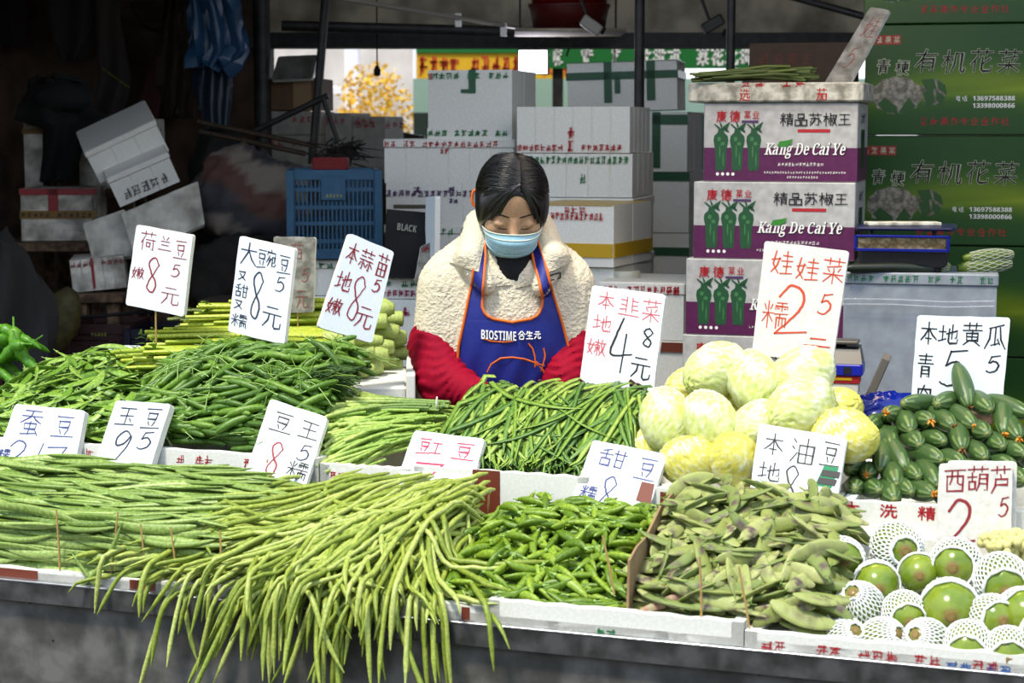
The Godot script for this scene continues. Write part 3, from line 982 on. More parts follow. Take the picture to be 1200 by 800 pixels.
func vegetables() -> void:
	var fu := func(px: float, v := 0.2, w := 0.12) -> float: return u_at(px, v, w)
	# --- long flat beans, stacked lengthwise behind the bamboo sticks ---
	var kinds := pods("flat_bean", "long pale green flat bean pod laid lengthwise behind the bamboo sticks", "bean", "long flat beans in the shallow tray",
		[[0.20, 0.018, 0.010, 0.03, 9, 0.06, 0.42], [0.23, 0.019, 0.009, -0.05, 9, 0.06, 0.40], [0.17, 0.021, 0.011, 0.06, 8, 0.07, 0.45], [0.20, 0.014, 0.011, 0.10, 9, 0.05, 0.42]], [M.flat0, M.flat1, M.flat2], M.stem, 0.003, 0.012)
	var hf := func(u: float, v: float) -> float: return 0.125 + 0.055 * clampf((v - 0.05) / 0.35, 0, 1) - 0.10 * clampf((0.05 - v) / 0.04, 0, 1)
	var ua: float = fu.call(-40, 0.03, 0.06)
	var ub: float = fu.call(262, 0.1, 0.1)
	under("buried_flat_beans", "long flat beans buried inside the stack", "long flat beans in the shallow tray", kinds[0].get_child(0).mesh, M.flat2, 260, hf, ua - 0.3, ub, 0.05, 0.42, 0.0, 0.2, 0.012, 0.05)
	for i in 90:                                             # the upright face of the stack
		var w := 0.030 + 0.105 * (i / 90.0)
		var a := rf(-0.10, 0.10)
		lay(pick(kinds), T(rf(ua - 0.1, ub - 0.06), 0.036 + 0.012 * rf(0, 1), w), TU * cos(a) + Vector3.UP * sin(a), -TV + Vector3.UP * rf(-0.6, 0.9), rf(-0.5, 0.5), rf(0.9, 1.1))
	heap(kinds, 150, hf, ua - 0.15, ub - 0.04, 0.06, 0.40, 0.0, 0.36, 0.016, 0.12, 0.6, 0.9, 1.12)
	for q in [[112, 655, 60, 0.9], [125, 683, 150, -0.5]]:
		lay(kinds[9], PT(q[0], q[1], 0.008), TU * 0.75 + Vector3.UP * q[3], -TV, 0.0, 0.9)
	# --- yardlong beans, draped over the counter's edge ---
	var uc: float = fu.call(225)
	var ud: float = fu.call(545)
	var nz := FastNoiseLite.new()
	nz.seed = 4; nz.frequency = 5.0
	var hy := func(u: float, v: float) -> float:
		var s := clampf((u - uc) / (ud - uc), 0, 1)
		return 0.045 + (0.082 + 0.045 * s) * sin(clampf((v + 0.02) / 0.42, 0, 1) * PI * 0.5) * clampf((u - uc) / 0.10 + 0.45, 0.4, 1) * clampf((ud + 0.02 - u) / 0.05, 0.2, 1) + nz.get_noise_2d(u, v) * 0.012
	var rest := MB.new()
	var n := 0
	for i in 400:
		var f := rng.randf()
		var su: float
		var sv: float
		var hd: float
		if f < 0.30:                                         # heads in the middle, running out to the tray's end
			su = fu.call(rf(290, 460)); sv = rf(0.10, 0.40); hd = -PI * rf(0.66, 1.04)
		elif f < 0.62:
			su = fu.call(rf(380, 500)); sv = rf(0.24, 0.42); hd = -PI * rf(0.58, 0.76)
		else:
			su = fu.call(rf(450, 545)); sv = rf(0.28, 0.44); hd = -PI * rf(0.52, 0.68)
		var ln := rf(0.30, 0.50) if f < 0.30 else rf(0.38, 0.58)
		var lift := -0.035 + 0.07 * i / 400.0 + rf(-0.01, 0.01)
		var pts := drape(su, sv, hd, ln, hy, lift, rf(-0.04, 0.02) - lift * 0.5, 20, 0.75 if i % 4 == 0 else 0.32, rf(0.35, 1.1), rf(-0.14, 0.08))
		var rr := rf(0.0044, 0.0058)
		var rad := []
		for k in pts.size():
			var t := float(k) / (pts.size() - 1)
			rad.append(rr * clampf(minf(t * 14 + 0.45, (1.0 - t) * 9 + 0.2), 0, 1) * (1.0 + 0.07 * sin(k * 2.1 + i)))
		var at: Vector3 = pts[10]
		var loc := []
		for q in pts:
			loc.append(q - (at if i >= 110 else Vector3.ZERO))
		if i < 110:
			rest.tube(loc, rad, 5)
		else:
			var m := MB.new()
			m.tube(loc, rad, 6)
			solo("yardlong_bean", "thin pale green yardlong bean draped over the counter's steel lip", "bean", m, pick([M.yard0, M.yard1, M.yard2, M.yard3]), at, "yardlong beans hanging off the counter")
	solo("buried_yardlong_beans", "yardlong beans buried at the bottom of the draped heap", "vegetables", rest, M.yard2, Vector3.ZERO, "yardlong beans hanging off the counter", "stuff")
	# --- snap peas ---
	kinds = pods("snap_pea", "plump glossy snap pea pod in the heap before the brown-taped tray", "pea pod", "snap peas heaped beside the cardboard divider",
		[[0.076, 0.0185, 0.0135, 0.06, 6, 0.08, 0.55], [0.068, 0.019, 0.0145, 0.14, 5, 0.10, 0.55], [0.082, 0.017, 0.013, -0.11, 7, 0.08, 0.5], [0.060, 0.018, 0.014, 0.03, 5, 0.09, 0.6]], [M.snap0, M.snap1, M.snap2], M.stem, 0.0042, 0.010)
	var u0: float = fu.call(508, 0.05, 0.05)
	var u1: float = fu.call(722, 0.05, 0.05)
	var hs := soft_mound(u0 - 0.02, u1 + 0.10, -0.03, 0.40, 0.012, w_at(650, 590, 0.38), 0.10, 7, 0.014)
	under("buried_snap_peas", "snap peas buried inside the heap", "snap peas heaped beside the cardboard divider", kinds[0].get_child(0).mesh, M.snap2, 420, hs, u0 - 0.02, u1, 0.055, 0.42, 0.0, PI, 0.022, 0.05)
	heap(kinds, 300, hs, u0 - 0.01, u1 - 0.005, 0.045, 0.42, 0.0, PI, 0.022, 0.55)
	# --- broad flat beans with purple stains ---
	var broad := []
	for k in 8:
		var ln: float = [0.122, 0.110, 0.130, 0.098][k % 4]
		var m := pod(ln, [0.029, 0.033, 0.026, 0.030][k % 4], 0.010, [0.05, -0.08, 0.12, 0.02][k % 4], 5, 0.24, 16, 9, 0.40, rf(-0.5, 0.5))
		var z := FastNoiseLite.new()
		z.seed = 40 + k; z.frequency = 26.0
		var base: Color = [Color(0.29, 0.34, 0.09), Color(0.38, 0.43, 0.14), Color(0.22, 0.29, 0.08), Color(0.43, 0.46, 0.17)][k % 4]
		for i in m.v.size():                                 # purple staining in patches of its own
			var s := clampf((z.get_noise_3dv(m.v[i]) - 0.12) * 5.0, 0, 1) * (0.95 if k > 3 else 0.5)
			m.c[i] = base.lerp(Color(0.12, 0.065, 0.085), s)
		var o := proto("broad_bean_pod", "broad flat bean pod with purple stains heaped beside the divider", "bean", "broad flat beans with purple stains")
		part("pod", m, M.wide, o)
		part("stem", pod_stem(ln, 0.0032, [0.05, -0.08, 0.12, 0.02][k % 4], 0.012), M.flat2, o)
		broad.append(o)
	u0 = fu.call(745, 0.05, 0.05)
	u1 = fu.call(945, 0.05, 0.05)
	var hb := soft_mound(u0 - 0.12, u1 + 0.10, -0.03, 0.36, 0.012, w_at(850, 578, 0.36), 0.14, 17, 0.02)
	under("buried_broad_beans", "broad flat beans buried inside the heap", "broad flat beans with purple stains", broad[0].get_child(0).mesh, M.wide, 240, hb, u0, u1 + 0.02, 0.06, 0.41, 0.4, 1.2, 0.026, 0.06)
	heap(broad, 215, hb, u0 + 0.005, u1 + 0.02, 0.05, 0.41, 0.75, 1.2, 0.024, 0.55, 0.9)
	var odd: Node3D = proto("broad_bean_pod", "pinkish broad bean pod with red speckles lying at the tray's front", "bean", "")
	var om := pod(0.12, 0.02, 0.012, 0.02, 6, 0.25, 16, 9, 0.5)
	for i in om.v.size():
		om.c[i] = Color(0.40, 0.33, 0.18).lerp(Color(0.40, 0.12, 0.14), clampf(sin(om.v[i].x * 310.0) * 1.4, 0, 1) * 0.7)
	part("pod", om, M.wide, odd)
	part("stem", pod_stem(0.12, 0.003, 0.02, 0.01), M.stem, odd)
	lay(odd, PT(778, 705, 0.05), TU * 0.8 + Vector3.UP * 0.45, Vector3(0, 0.4, 1), 0)
	squashes()
	# --- snow peas ---
	kinds = pods("snow_pea", "flat light green snow pea pod heaped behind the white price boards", "pea pod", "snow peas in the stamped tray",
		[[0.096, 0.021, 0.006, 0.06, 6, 0.16, 0.5], [0.088, 0.023, 0.0055, 0.12, 6, 0.16, 0.5], [0.10, 0.018, 0.0065, -0.10, 7, 0.16, 0.5], [0.078, 0.020, 0.006, 0.22, 5, 0.14, 0.5]], [M.snow0, M.snow1, M.snow2], M.stem, 0.0032, 0.012)
	var s0: float = u_at(-30, 0.6, 0.25)
	var s1: float = u_at(150, 0.6, 0.25)
	var hn_ := soft_mound(s0 + 0.01, s1 + 0.05, 0.42, 0.88, 0.16, w_at(90, 410, 0.84), 0.16, 27, 0.014)
	under("buried_snow_peas", "snow peas buried inside the heap", "snow peas in the stamped tray", kinds[0].get_child(0).mesh, M.snow2, 420, hn_, s0 - 0.1, s1 + 0.02, 0.52, 0.87, 0.3, 1.6, 0.022, 0.06)
	heap(kinds, 290, hn_, s0 - 0.04, s1 + 0.02, 0.512, 0.87, 0.5, 1.3, 0.020, 0.55, 0.8)
	# --- green peas in the pod ---
	kinds = pods("pea_pod", "round dark green pea pod in the heap with thin stalks", "pea pod", "pea pods beside the snow peas",
		[[0.088, 0.0175, 0.0165, 0.05, 7, 0.04, 0.25], [0.080, 0.018, 0.017, -0.07, 6, 0.04, 0.25], [0.096, 0.017, 0.016, 0.10, 7, 0.04, 0.24], [0.070, 0.017, 0.016, 0.02, 6, 0.04, 0.28]], [M.pea0, M.pea1, M.pea2], M.stem, 0.0034, 0.03)
	var p0: float = u_at(160, 0.6, 0.25)
	var p1: float = u_at(352, 0.55, 0.22)
	var hp := soft_mound(p0 - 0.06, p1 + 0.13, 0.42, 0.80, 0.155, w_at(262, 403, 0.80), 0.16, 37, 0.016)
	under("buried_pea_pods", "pea pods buried inside the heap", "pea pods beside the snow peas", kinds[0].get_child(0).mesh, M.pea2, 420, hp, p0 - 0.02, p1 + 0.02, 0.52, 0.86, 0.2, 1.6, 0.024, 0.06)
	heap(kinds, 290, hp, p0, p1 + 0.02, 0.512, 0.87, 0.25, 1.0, 0.022, 0.45)
	for i in 46:                                             # loose stalks and tendrils over the peas
		var m := MB.new()
		var pts := drape(rf(p0 + 0.02, p1 + 0.04), rf(0.54, 0.86), rf(0, TAU), rf(0.06, 0.14), hp, 0.012, 0.0, 8, 1.2)
		var at: Vector3 = pts[4]
		for k in pts.size():
			pts[k] = pts[k] - at + Vector3(0, 0.006 * sin(k * 0.8), 0)
		m.tube(pts, [0.0012], 4)
		solo("pea_stalk", "thin curling green stalk lying loose on the pea pods", "stalk", m, M.stem if i % 2 else M.pea1, at, "loose stalks on the pea pods")
	# --- garlic scapes ---
	scapes()
	chives()
	cabbages()
	cucumbers()
	celery()
	# --- green peppers at the tray's end ---
	var pk := []
	for k in 3:
		var m := MB.new()
		var pts := []
		var rad := []
		for i in 15:
			var t := i / 14.0
			pts.append(Vector3(t * 0.13 - 0.065, 0.006 * sin(t * 9.0 + k), 0.022 * sin(t * 2.6 + k)))
			rad.append(0.0165 * pow(1.0 - t, 0.55) * clampf(t * 9 + 0.4, 0, 1) * (1.0 + 0.12 * sin(i * 2.0 + k)) + 0.0012)
		m.tube(pts, rad, 9)
		var o := proto("green_pepper", "wrinkled light green pepper piled at the snow pea tray's end", "pepper", "wrinkled green peppers")
		part("fruit", m, M["pepper%d" % (k % 2)], o)
		var s := MB.new()
		s.tube([pts[0] + Vector3(0.006, 0, 0), pts[0], pts[0] - Vector3(0.008, 0, 0), pts[0] - Vector3(0.03, -0.008, 0)], [0.010, 0.009, 0.003, 0.0028], 6)
		part("stem", s, M.pepper0, o)
		pk.append(o)
	for q in [[-12, 400], [4, 404], [14, 410], [28, 408], [6, 418], [-8, 424], [30, 418], [18, 428], [4, 434], [22, 440], [-10, 440], [36, 432], [-14, 412], [12, 422], [24, 400], [8, 398]]:
		lay(pk[rng.randi() % 3], PT(q[0], q[1] - 4, rf(0.76, 0.84)), Vector3(rf(-0.2, 1), rf(-0.7, 0.15), rf(-0.2, 0.5)), Vector3(rf(-0.3, 0.3), 0.4, 1), rf(-1, 1))
	lay(pk[0], PT(-6, 386, 0.84), Vector3(0.6, -0.6, 0), Vector3(0, 0, 1))
	# --- pale garlic stalks lying behind the peas ---
	for i in 30:
		var y := 409.0 + (i % 6) * 5.2 + rf(-1, 1)
		var a := PT(130 + rf(-4, 14), y + 4, 0.765 + 0.012 * (i / 6))
		var b := PT(232 + rf(-6, 16), y + 2 - rf(0, 4), 0.785 + 0.012 * (i / 6))
		var mid := (a + b) / 2
		var m := MB.new()
		m.tube([a - mid, (a - mid) * 0.5 + Vector3(0, rf(0, 0.004), 0), Vector3(0, rf(0.001, 0.006), 0), (b - mid) * 0.5, b - mid], [0.0058, 0.0066, 0.0064, 0.0056, 0.004], 6)
		solo("garlic_stalk", "smooth yellow-green garlic stalk lying behind the pea heap", "stalk", m, pick([M.celery0, M.celery2, M.scape2]), mid, "yellow-green garlic stalks")

func squash_mesh(sd: int, big: float) -> MB:
	var m := MB.new()
	var nz := FastNoiseLite.new()
	nz.seed = sd; nz.frequency = 18.0
	m.ball(Vector3.ZERO, Vector3(0.042, 0.05, 0.042) * big, 22, 18)
	for i in m.v.size():
		var d := m.v[i] / (0.05 * big)
		var t := clampf(0.5 + nz.get_noise_3dv(m.v[i]) * 0.9, 0, 1)
		m.c[i] = Color(0.12, 0.22, 0.012).lerp(Color(0.30, 0.38, 0.035), t)
		if d.y > 0.93:
			m.c[i] = m.c[i].lerp(Color(0.25, 0.19, 0.06), 0.75)
	return m
func net_mesh(big: float, open: float, tail: float, sd: int) -> MB:
	# a white foam sleeve: two families of crossing strands wound round the fruit; open is where it stops near the scar
	var m := MB.new()
	var n := 28
	for fam in [-1, 1]:
		for i in n:
			var pts := []
			var rad := []
			for k in 15:
				var t := k / 14.0
				var f := lerpf(open, PI * 0.93, t)
				var a: float = TAU * i / n + fam * t * 1.5 + sd
				var rr := 1.035 + (0.02 if k % 2 == (0 if fam > 0 else 1) else 0.0)
				var q := Vector3(sin(f) * cos(a) * 0.042, cos(f) * 0.05, sin(f) * sin(a) * 0.042) * big * rr
				if t > 0.8 and tail > 0:
					q.y -= (t - 0.8) * 5.0 * tail
				pts.append(q)
				rad.append(0.00125)
			m.tube(pts, rad, 4)
	var rim := []
	for i in 21:
		var a := TAU * i / 20
		rim.append(Vector3(sin(open) * cos(a) * 0.042, cos(open) * 0.05 + 0.003 * sin(i * 2.4), sin(open) * sin(a) * 0.042) * big * 1.07)
	m.tube(rim, [0.0024], 5)
	return m
func squashes() -> void:
	var fruit := [squash_mesh(1, 1.0).mesh(), squash_mesh(2, 1.0).mesh()]
	var scar := MB.new()
	scar.lathe([Vector2(0.0, 0.0478), Vector2(0.0085, 0.0484), Vector2(0.007, 0.0505), Vector2(0.003, 0.0497), Vector2(0.0, 0.0497)], 12)
	var scar_m := scar.mesh()
	var nets := [net_mesh(1.0, 0.55, 0.0, 0).mesh(), net_mesh(1.0, 0.85, 0.02, 1).mesh(), net_mesh(1.0, 1.35, 0.015, 2).mesh(), net_mesh(1.0, 0.35, 0.03, 3).mesh()]
	# px, py, size, how far the sleeve is pulled back, the way the scar points
	var list := [[985, 657, 1.08, 1, 0.0, -0.1], [1051, 641, 1.12, 0, 0.1, -0.25], [1120, 661, 1.12, 1, -0.35, -0.25], [1174, 680, 1.15, 1, -0.1, -0.5], [962, 689, 0.86, 2, 0.15, -0.1], [1027, 683, 0.98, 2, -0.1, -0.35], [1077, 672, 0.9, 2, -0.2, -0.2], [1008, 712, 1.05, 3, -0.7, 0.9],
		[956, 733, 1.0, 1, -0.35, -0.05], [1060, 719, 0.95, 1, 0.0, -0.45], [1113, 712, 1.22, 2, -0.2, -0.35], [1163, 724, 0.98, 1, 0.15, -0.2], [1199, 718, 1.05, 2, 0.1, -0.3], [1033, 749, 0.9, 3, 0.8, 0.3], [1086, 752, 0.95, 3, -0.9, 0.4], [1134, 756, 1.0, 1, -0.3, -0.5], [1182, 762, 0.95, 1, -0.2, -0.5],
		[1226, 745, 1.05, 2, 0, 0], [1232, 690, 1.1, 1, 0, 0.2], [990, 750, 0.9, 3, 0.4, 0.5], [1150, 690, 0.95, 0, 0.3, 0.4], [1100, 690, 0.9, 3, 0.5, 0.6], [1040, 660, 0.9, 3, 0.3, 0.7]]
	for k in list.size():
		var q: Array = list[k]
		var v := clampf(0.058 + (758.0 - q[1]) / 118.0 * 0.235, 0.05, 0.33) + (0.06 if k >= 20 else 0.0)
		var net: int = q[3]
		var lab: String = ["round green squash in a white foam net pulled up to its stem scar", "round green squash in a white foam net with its face showing", "shiny round green squash with its white foam net pushed back", "round green squash wrapped in a white foam net with a crumpled tail"][net]
		var o := thing("round_squash", lab, "squash", PT(q[0], q[1], v), 0, ["squashes netted up to the scar", "squashes showing their faces", "squashes with nets pushed back", "squashes wrapped to the tail"][net])
		var y := Vector3(q[4], q[5] + 0.34, 1.0).normalized()
		var x := Vector3.UP.cross(y).normalized()
		o.basis = Basis(x, y, x.cross(y)).rotated(y, rf(0, TAU)).scaled_local(Vector3.ONE * q[2] * 0.98)
		part("fruit", fruit[k % 2], M.squash, o)
		part("stem_scar", scar_m, mat("scar", Color(0.50, 0.38, 0.20), 0.8), o)
		part("foam_net", nets[net], M.net, o)
	# one head of cauliflower beside them
	var c := thing("cauliflower", "pale yellow cauliflower head lying behind the netted squashes", "cauliflower", PT(1190, 652, 0.36))
	for i in 16:
		var a := i * 2.4
		var r := 0.062 * sqrt(i / 16.0)
		var m := MB.new()
		var ctr := Vector3(cos(a) * r, 0.035 - r * r * 4.0, sin(a) * r * 0.8)
		for j in 9:
			var d := Vector3(rf(-1, 1), rf(-0.2, 1), rf(-1, 1)).normalized()
			m.ball(ctr + d * 0.011, Vector3.ONE * rf(0.007, 0.010), 8, 6)
		m.tube([ctr, Vector3(ctr.x * 0.3, -0.03, ctr.z * 0.3)], [0.010, 0.012], 7)
		part("floret", m, M.curd, c)
	var st := MB.new()
	st.tube([Vector3(0, 0, 0), Vector3(0, -0.06, 0)], [0.02, 0.024], 9)
	part("stalk", st, mat("pale_green", Color(0.62, 0.70, 0.35), 0.6), c)

func scapes() -> void:
	var u0 := u_at(300, 0.55, 0.2)
	var u1 := u_at(530, 0.6, 0.22)
	var h := func(u: float, v: float) -> float:
		return 0.155 + 0.125 * sin(clampf((v - 0.45) / 0.28, 0, 1) * PI * 0.5) * clampf((u1 + 0.06 - u) / 0.1, 0.2, 1)
	var lab := "round green garlic scape bundled with cut ends towards the board"
	for i in 165:
		var f := i / 165.0
		var ln := rf(0.20, 0.28)
		var su := u_at(rf(470, 532), 0.68, 0.27)
		var sv := rf(0.60, 0.76)
		var hd := PI + rf(-0.12, 0.85)
		if i > 138:                                          # top bundle, dark and straight, tied at its end
			su = u_at(rf(500, 530), 0.72, 0.28); sv = rf(0.68, 0.76); hd = PI + rf(-0.12, 0.05)
		elif i % 3 == 0:
			su = u_at(rf(400, 470), 0.6, 0.25); sv = rf(0.53, 0.70); hd = PI + rf(0.1, 1.1); ln = rf(0.12, 0.2)
		var pts := drape(su, sv, hd, ln, h, -0.03 + 0.045 * f + rf(-0.004, 0.004), 0.492, 9, 0.35, 0.25)
		var at: Vector3 = pts[4]
		var cols := []
		var rad := []
		var c0 := Color(0.13, 0.22, 0.06).lerp(Color(0.24, 0.34, 0.08), rf(0, 1)) if i > 138 else Color(0.26, 0.40, 0.07).lerp(Color(0.36, 0.48, 0.10), rf(0, 1))
		for k in pts.size():
			var t := float(k) / (pts.size() - 1)
			pts[k] -= at
			cols.append(c0.lerp(Color(0.58, 0.66, 0.22), clampf(t * 1.5 - 0.6, 0, 1)))
			rad.append(lerpf(0.0038, 0.0054, t))
		var m := MB.new()
		m.tube(pts, rad, 6, 1.0, Vector3.UP, cols)
		solo("garlic_scape", lab, "garlic scape", m, M.tubec, at, "garlic scapes in bundles")
	var ring := MB.new()
	var rp := []
	for i in 17:
		rp.append(Vector3(0, 0.013 * sin(TAU * i / 16), 0.022 * cos(TAU * i / 16)))
	ring.tube(rp, [0.0016], 5)
	solo("rubber_band", "pale rubber band tied round the garlic scapes beside the chives", "rubber band", ring, M.white_print, PT(512, 472, 0.7))
	# dark thin greens behind the scapes
	for i in 90:
		var a := PT(rf(335, 372), rf(436, 462), rf(0.64, 0.70))
		var b := PT(rf(398, 424), rf(428, 462), rf(0.66, 0.72))
		var mid := (a + b) / 2
		var m := MB.new()
		m.tube([a - mid, (a - mid) * 0.5 + Vector3(0, rf(0, 0.01), 0), Vector3(0, rf(0, 0.014), 0), (b - mid) * 0.5 + Vector3(0, rf(0, 0.01), 0), b - mid], [0.0012], 4)
		solo("thin_green_stem", "thin dark green stem in the tangle between peas and celery", "greens", m, M.thread if i % 5 else M.scape1, mid, "tangle of thin dark stems")

func chives() -> void:
	var u0 := u_at(518, 0.6, 0.28)
	var u1 := u_at(752, 0.6, 0.28)
	var top := w_at(600, 447, 0.78)
	var h := func(u: float, v: float) -> float:
		var s := (u - u0) / (u1 - u0)
		var hump := 0.93 + 0.07 * absf(cos(s * PI * 1.35 + 0.35))
		var t := clampf((v - 0.47) / 0.29, 0, 1)
		return 0.17 + (top - 0.17) * sin(t * PI * 0.5) * hump * clampf(s / 0.10 + 0.35, 0.3, 1) * clampf((1.0 - s) / 0.07 + 0.55, 0.5, 1)
	var rest := MB.new()
	for i in 620:
		var s := rng.randf()
		var right := s > 0.48
		var su := lerpf(u0 + 0.02, u1 - 0.01, s)
		var sv := rf(0.62, 0.80)
		var hd := -PI * 0.5 + 0.30 + (rf(-0.70, 0.15) if right else rf(-0.35, 0.45))
		if i > 480 and rng.randf() < 0.5:
			hd = -PI * rf(0.52, 0.72)
		var lift := -0.03 + 0.042 * i / 620.0 + rf(-0.003, 0.004)
		var pts := drape(su, sv, hd, rf(0.20, 0.32), h, lift, 0.502, 10, 0.45, 1.6)
		var cut := []
		for q in pts:                                        # blades end before they would leave the tray
			if (q - TO).dot(TV) > 0.492 or q.y - TO.y > 0.21:
				cut.append(q)
		if cut.size() < 4:
			continue
		pts = cut
		var at: Vector3 = pts[pts.size() / 2]
		var rad := []
		var wd := rf(0.0045, 0.0078)
		for k in pts.size():
			var t := float(k) / (pts.size() - 1)
			rad.append(wd * clampf((1.0 - t) * 3.0 + 0.15, 0, 1))
			if i >= 320: pts[k] -= at
		if i < 320:
			rest.tube(pts, rad, 4, 0.16)
		else:
			var m := MB.new()
			m.tube(pts, rad, 4, 0.14, Vector3(rf(-0.4, 0.4), 1, rf(0.2, 0.9)))
			solo("garlic_chive", "flat green garlic chive blade draped over the brown-taped tray", "chive", m, pick([M.chive0, M.chive1, M.chive2, M.chive3]), at, "garlic chive blades in two mounds")
	solo("buried_garlic_chives", "garlic chive blades buried inside the two mounds", "vegetables", rest, M.chive1, Vector3.ZERO, "garlic chive blades in two mounds", "stuff")
	for i in 26:                                             # purple-brown cut butts at the ends
		var q: Vector2 = [Vector2(rf(742, 757), rf(450, 475)), Vector2(rf(680, 700), rf(448, 458)), Vector2(rf(632, 650), rf(446, 456))][0 if i < 14 else 1 if i < 20 else 2]
		var a := PT(q.x, q.y, rf(0.78, 0.82))
		var m := MB.new()
		m.tube([Vector3.ZERO, Vector3(rf(-0.03, -0.01), rf(0.0, 0.012), rf(0, 0.02))], [0.0035, 0.0042], 6)
		solo("chive_butt", "purple-brown butt of a garlic chive at the mound's end", "chive", m, mat("butt", Color(0.30, 0.14, 0.14), 0.6), a, "purple-brown chive butts")

func cabbage_mesh(r: Vector3, sd: int, pale: Color, deep: Color, frill: float) -> MB:
	# overlapping leaves wound over a blunt head: every leaf edge stands proud, ribs fan out over each leaf
	var m := MB.new()
	var nz := FastNoiseLite.new()
	nz.seed = sd; nz.frequency = 3.0
	var rows := 40
	var seg := 56
	var rings := []
	var cols := []
	for i in rows + 1:
		var f := PI * (0.015 + 0.97 * i / rows)
		var ring := PackedVector3Array()
		for j in seg:
			var a := TAU * j / seg
			var d := Vector3(sin(f) * cos(a), cos(f), sin(f) * sin(a))
			var n1 := nz.get_noise_3dv(d * 2.0)
			var ph := fposmod((a + sd) / TAU * 4.0 + f * 0.55 + n1 * 0.35, 1.0)      # place across the leaf: 0 and 1 are its edges
			var edge := clampf(ph * 7.0, 0, 1)
			var fan := (ph - 0.5) * (5.0 + 5.0 * (i / float(rows))) + n1 * 1.5
			var rib := pow(absf(sin(fan * 3.2 + nz.get_noise_3dv(d * 5.0))), 8.0) * clampf(f / 1.2, 0.15, 1)
			var mid := exp(-pow((ph - 0.5) * 9.0, 2.0)) * clampf((f - 0.7) / 1.2, 0, 1)
			var rad := 1.0 + 0.05 * edge - 0.02 + 0.028 * rib + 0.03 * mid + 0.03 * n1 + frill * nz.get_noise_3dv(d * 14.0) * clampf(1.2 - f, 0, 1)
			ring.append(d * r * rad)
			var c := pale.lerp(deep, clampf(0.45 + nz.get_noise_3dv(d * 1.6 + Vector3.ONE * 9.0) * 1.1, 0, 1))
			c = c.lerp(Color(0.86, 0.88, 0.70), clampf(rib * 0.65 + mid * 0.8, 0, 0.9))
			c = c.lerp(deep, (1.0 - edge) * 0.5)
			cols.append(c)
		rings.append(ring)
	m.loft(rings)
	for k in cols.size():
		m.c[k] = cols[k]
	m.c[m.c.size() - 2] = cols[0]; m.c[m.c.size() - 1] = cols[cols.size() - 1]
	return m
func cabbages() -> void:
	var white := []
	for k in 3:
		white.append(cabbage_mesh(Vector3(0.052, 0.068, 0.052), 3 + k, Color(0.78, 0.82, 0.36), Color(0.58, 0.70, 0.12), 0.09).mesh())
	var yellow := []
	for k in 2:
		yellow.append(cabbage_mesh(Vector3(0.048, 0.06, 0.048), 13 + k, Color(0.80, 0.72, 0.10), Color(0.66, 0.62, 0.07), 0.02).mesh())
	# px, py, size, top pointing (x, y), depth behind the tray front, kind
	for q in [[838, 434, 1.08, -0.9, -0.5, 0.74, 0], [884, 449, 1.05, 0.25, -0.95, 0.72, 0], [940, 441, 1.12, -0.9, -0.45, 0.76, 0], [938, 477, 1.14, -0.85, -0.55, 0.64, 0], [781, 493, 1.05, 0.15, -0.95, 0.62, 0], [833, 494, 1.02, 0.5, -0.8, 0.60, 0], [886, 499, 0.9, -0.7, -0.6, 0.62, 0],
			[808, 540, 1.05, 0.9, 0.1, 0.545, 1], [861, 541, 1.08, -0.3, 0.9, 0.545, 1], [752, 528, 1.0, 0.8, 0.3, 0.63, 1], [978, 484, 1.05, 0.7, 0.5, 0.74, 1], [985, 508, 1.1, 0.9, 0.2, 0.62, 1], [806, 456, 0.95, 0.5, 0.5, 0.78, 1], [862, 470, 0.9, 0.2, 0.8, 0.80, 1], [925, 540, 1.0, 0.4, 0.4, 0.56, 1], [905, 470, 0.9, 0.3, 0.8, 0.80, 1], [1000, 516, 0.9, 0.8, 0.4, 0.58, 1], [825, 520, 0.9, 0.4, 0.5, 0.72, 1], [880, 525, 0.9, 0.4, 0.5, 0.72, 1], [780, 520, 0.9, 0.4, 0.5, 0.72, 1], [940, 510, 0.9, 0.4, 0.5, 0.76, 1]]:
		var pale: bool = q[6] == 0
		var o := thing("napa_cabbage", "pale film-wrapped napa cabbage heart on top of the pile" if pale else "yellow napa cabbage heart at the bottom of the pile", "cabbage", PT(q[0], q[1], q[5]), 0, "pale napa cabbages" if pale else "yellow napa cabbages")
		var y := Vector3(q[3], q[4], 0.45).normalized()
		var x := Vector3(0.3, 0.2, 1).cross(y).normalized()
		o.basis = Basis(x, y, x.cross(y)).rotated(y, rf(0, TAU)).scaled_local(Vector3.ONE * q[2])
		part("leaves", (white if pale else yellow)[rng.randi() % (3 if pale else 2)], M.cabbage, o)
		var b := MB.new()
		b.ball(Vector3(0, -0.064 if pale else -0.056, 0), Vector3(0.019, 0.007, 0.019), 12, 6)
		part("cut_base", b, mat("cut_base", Color(0.90, 0.89, 0.74), 0.6), o)

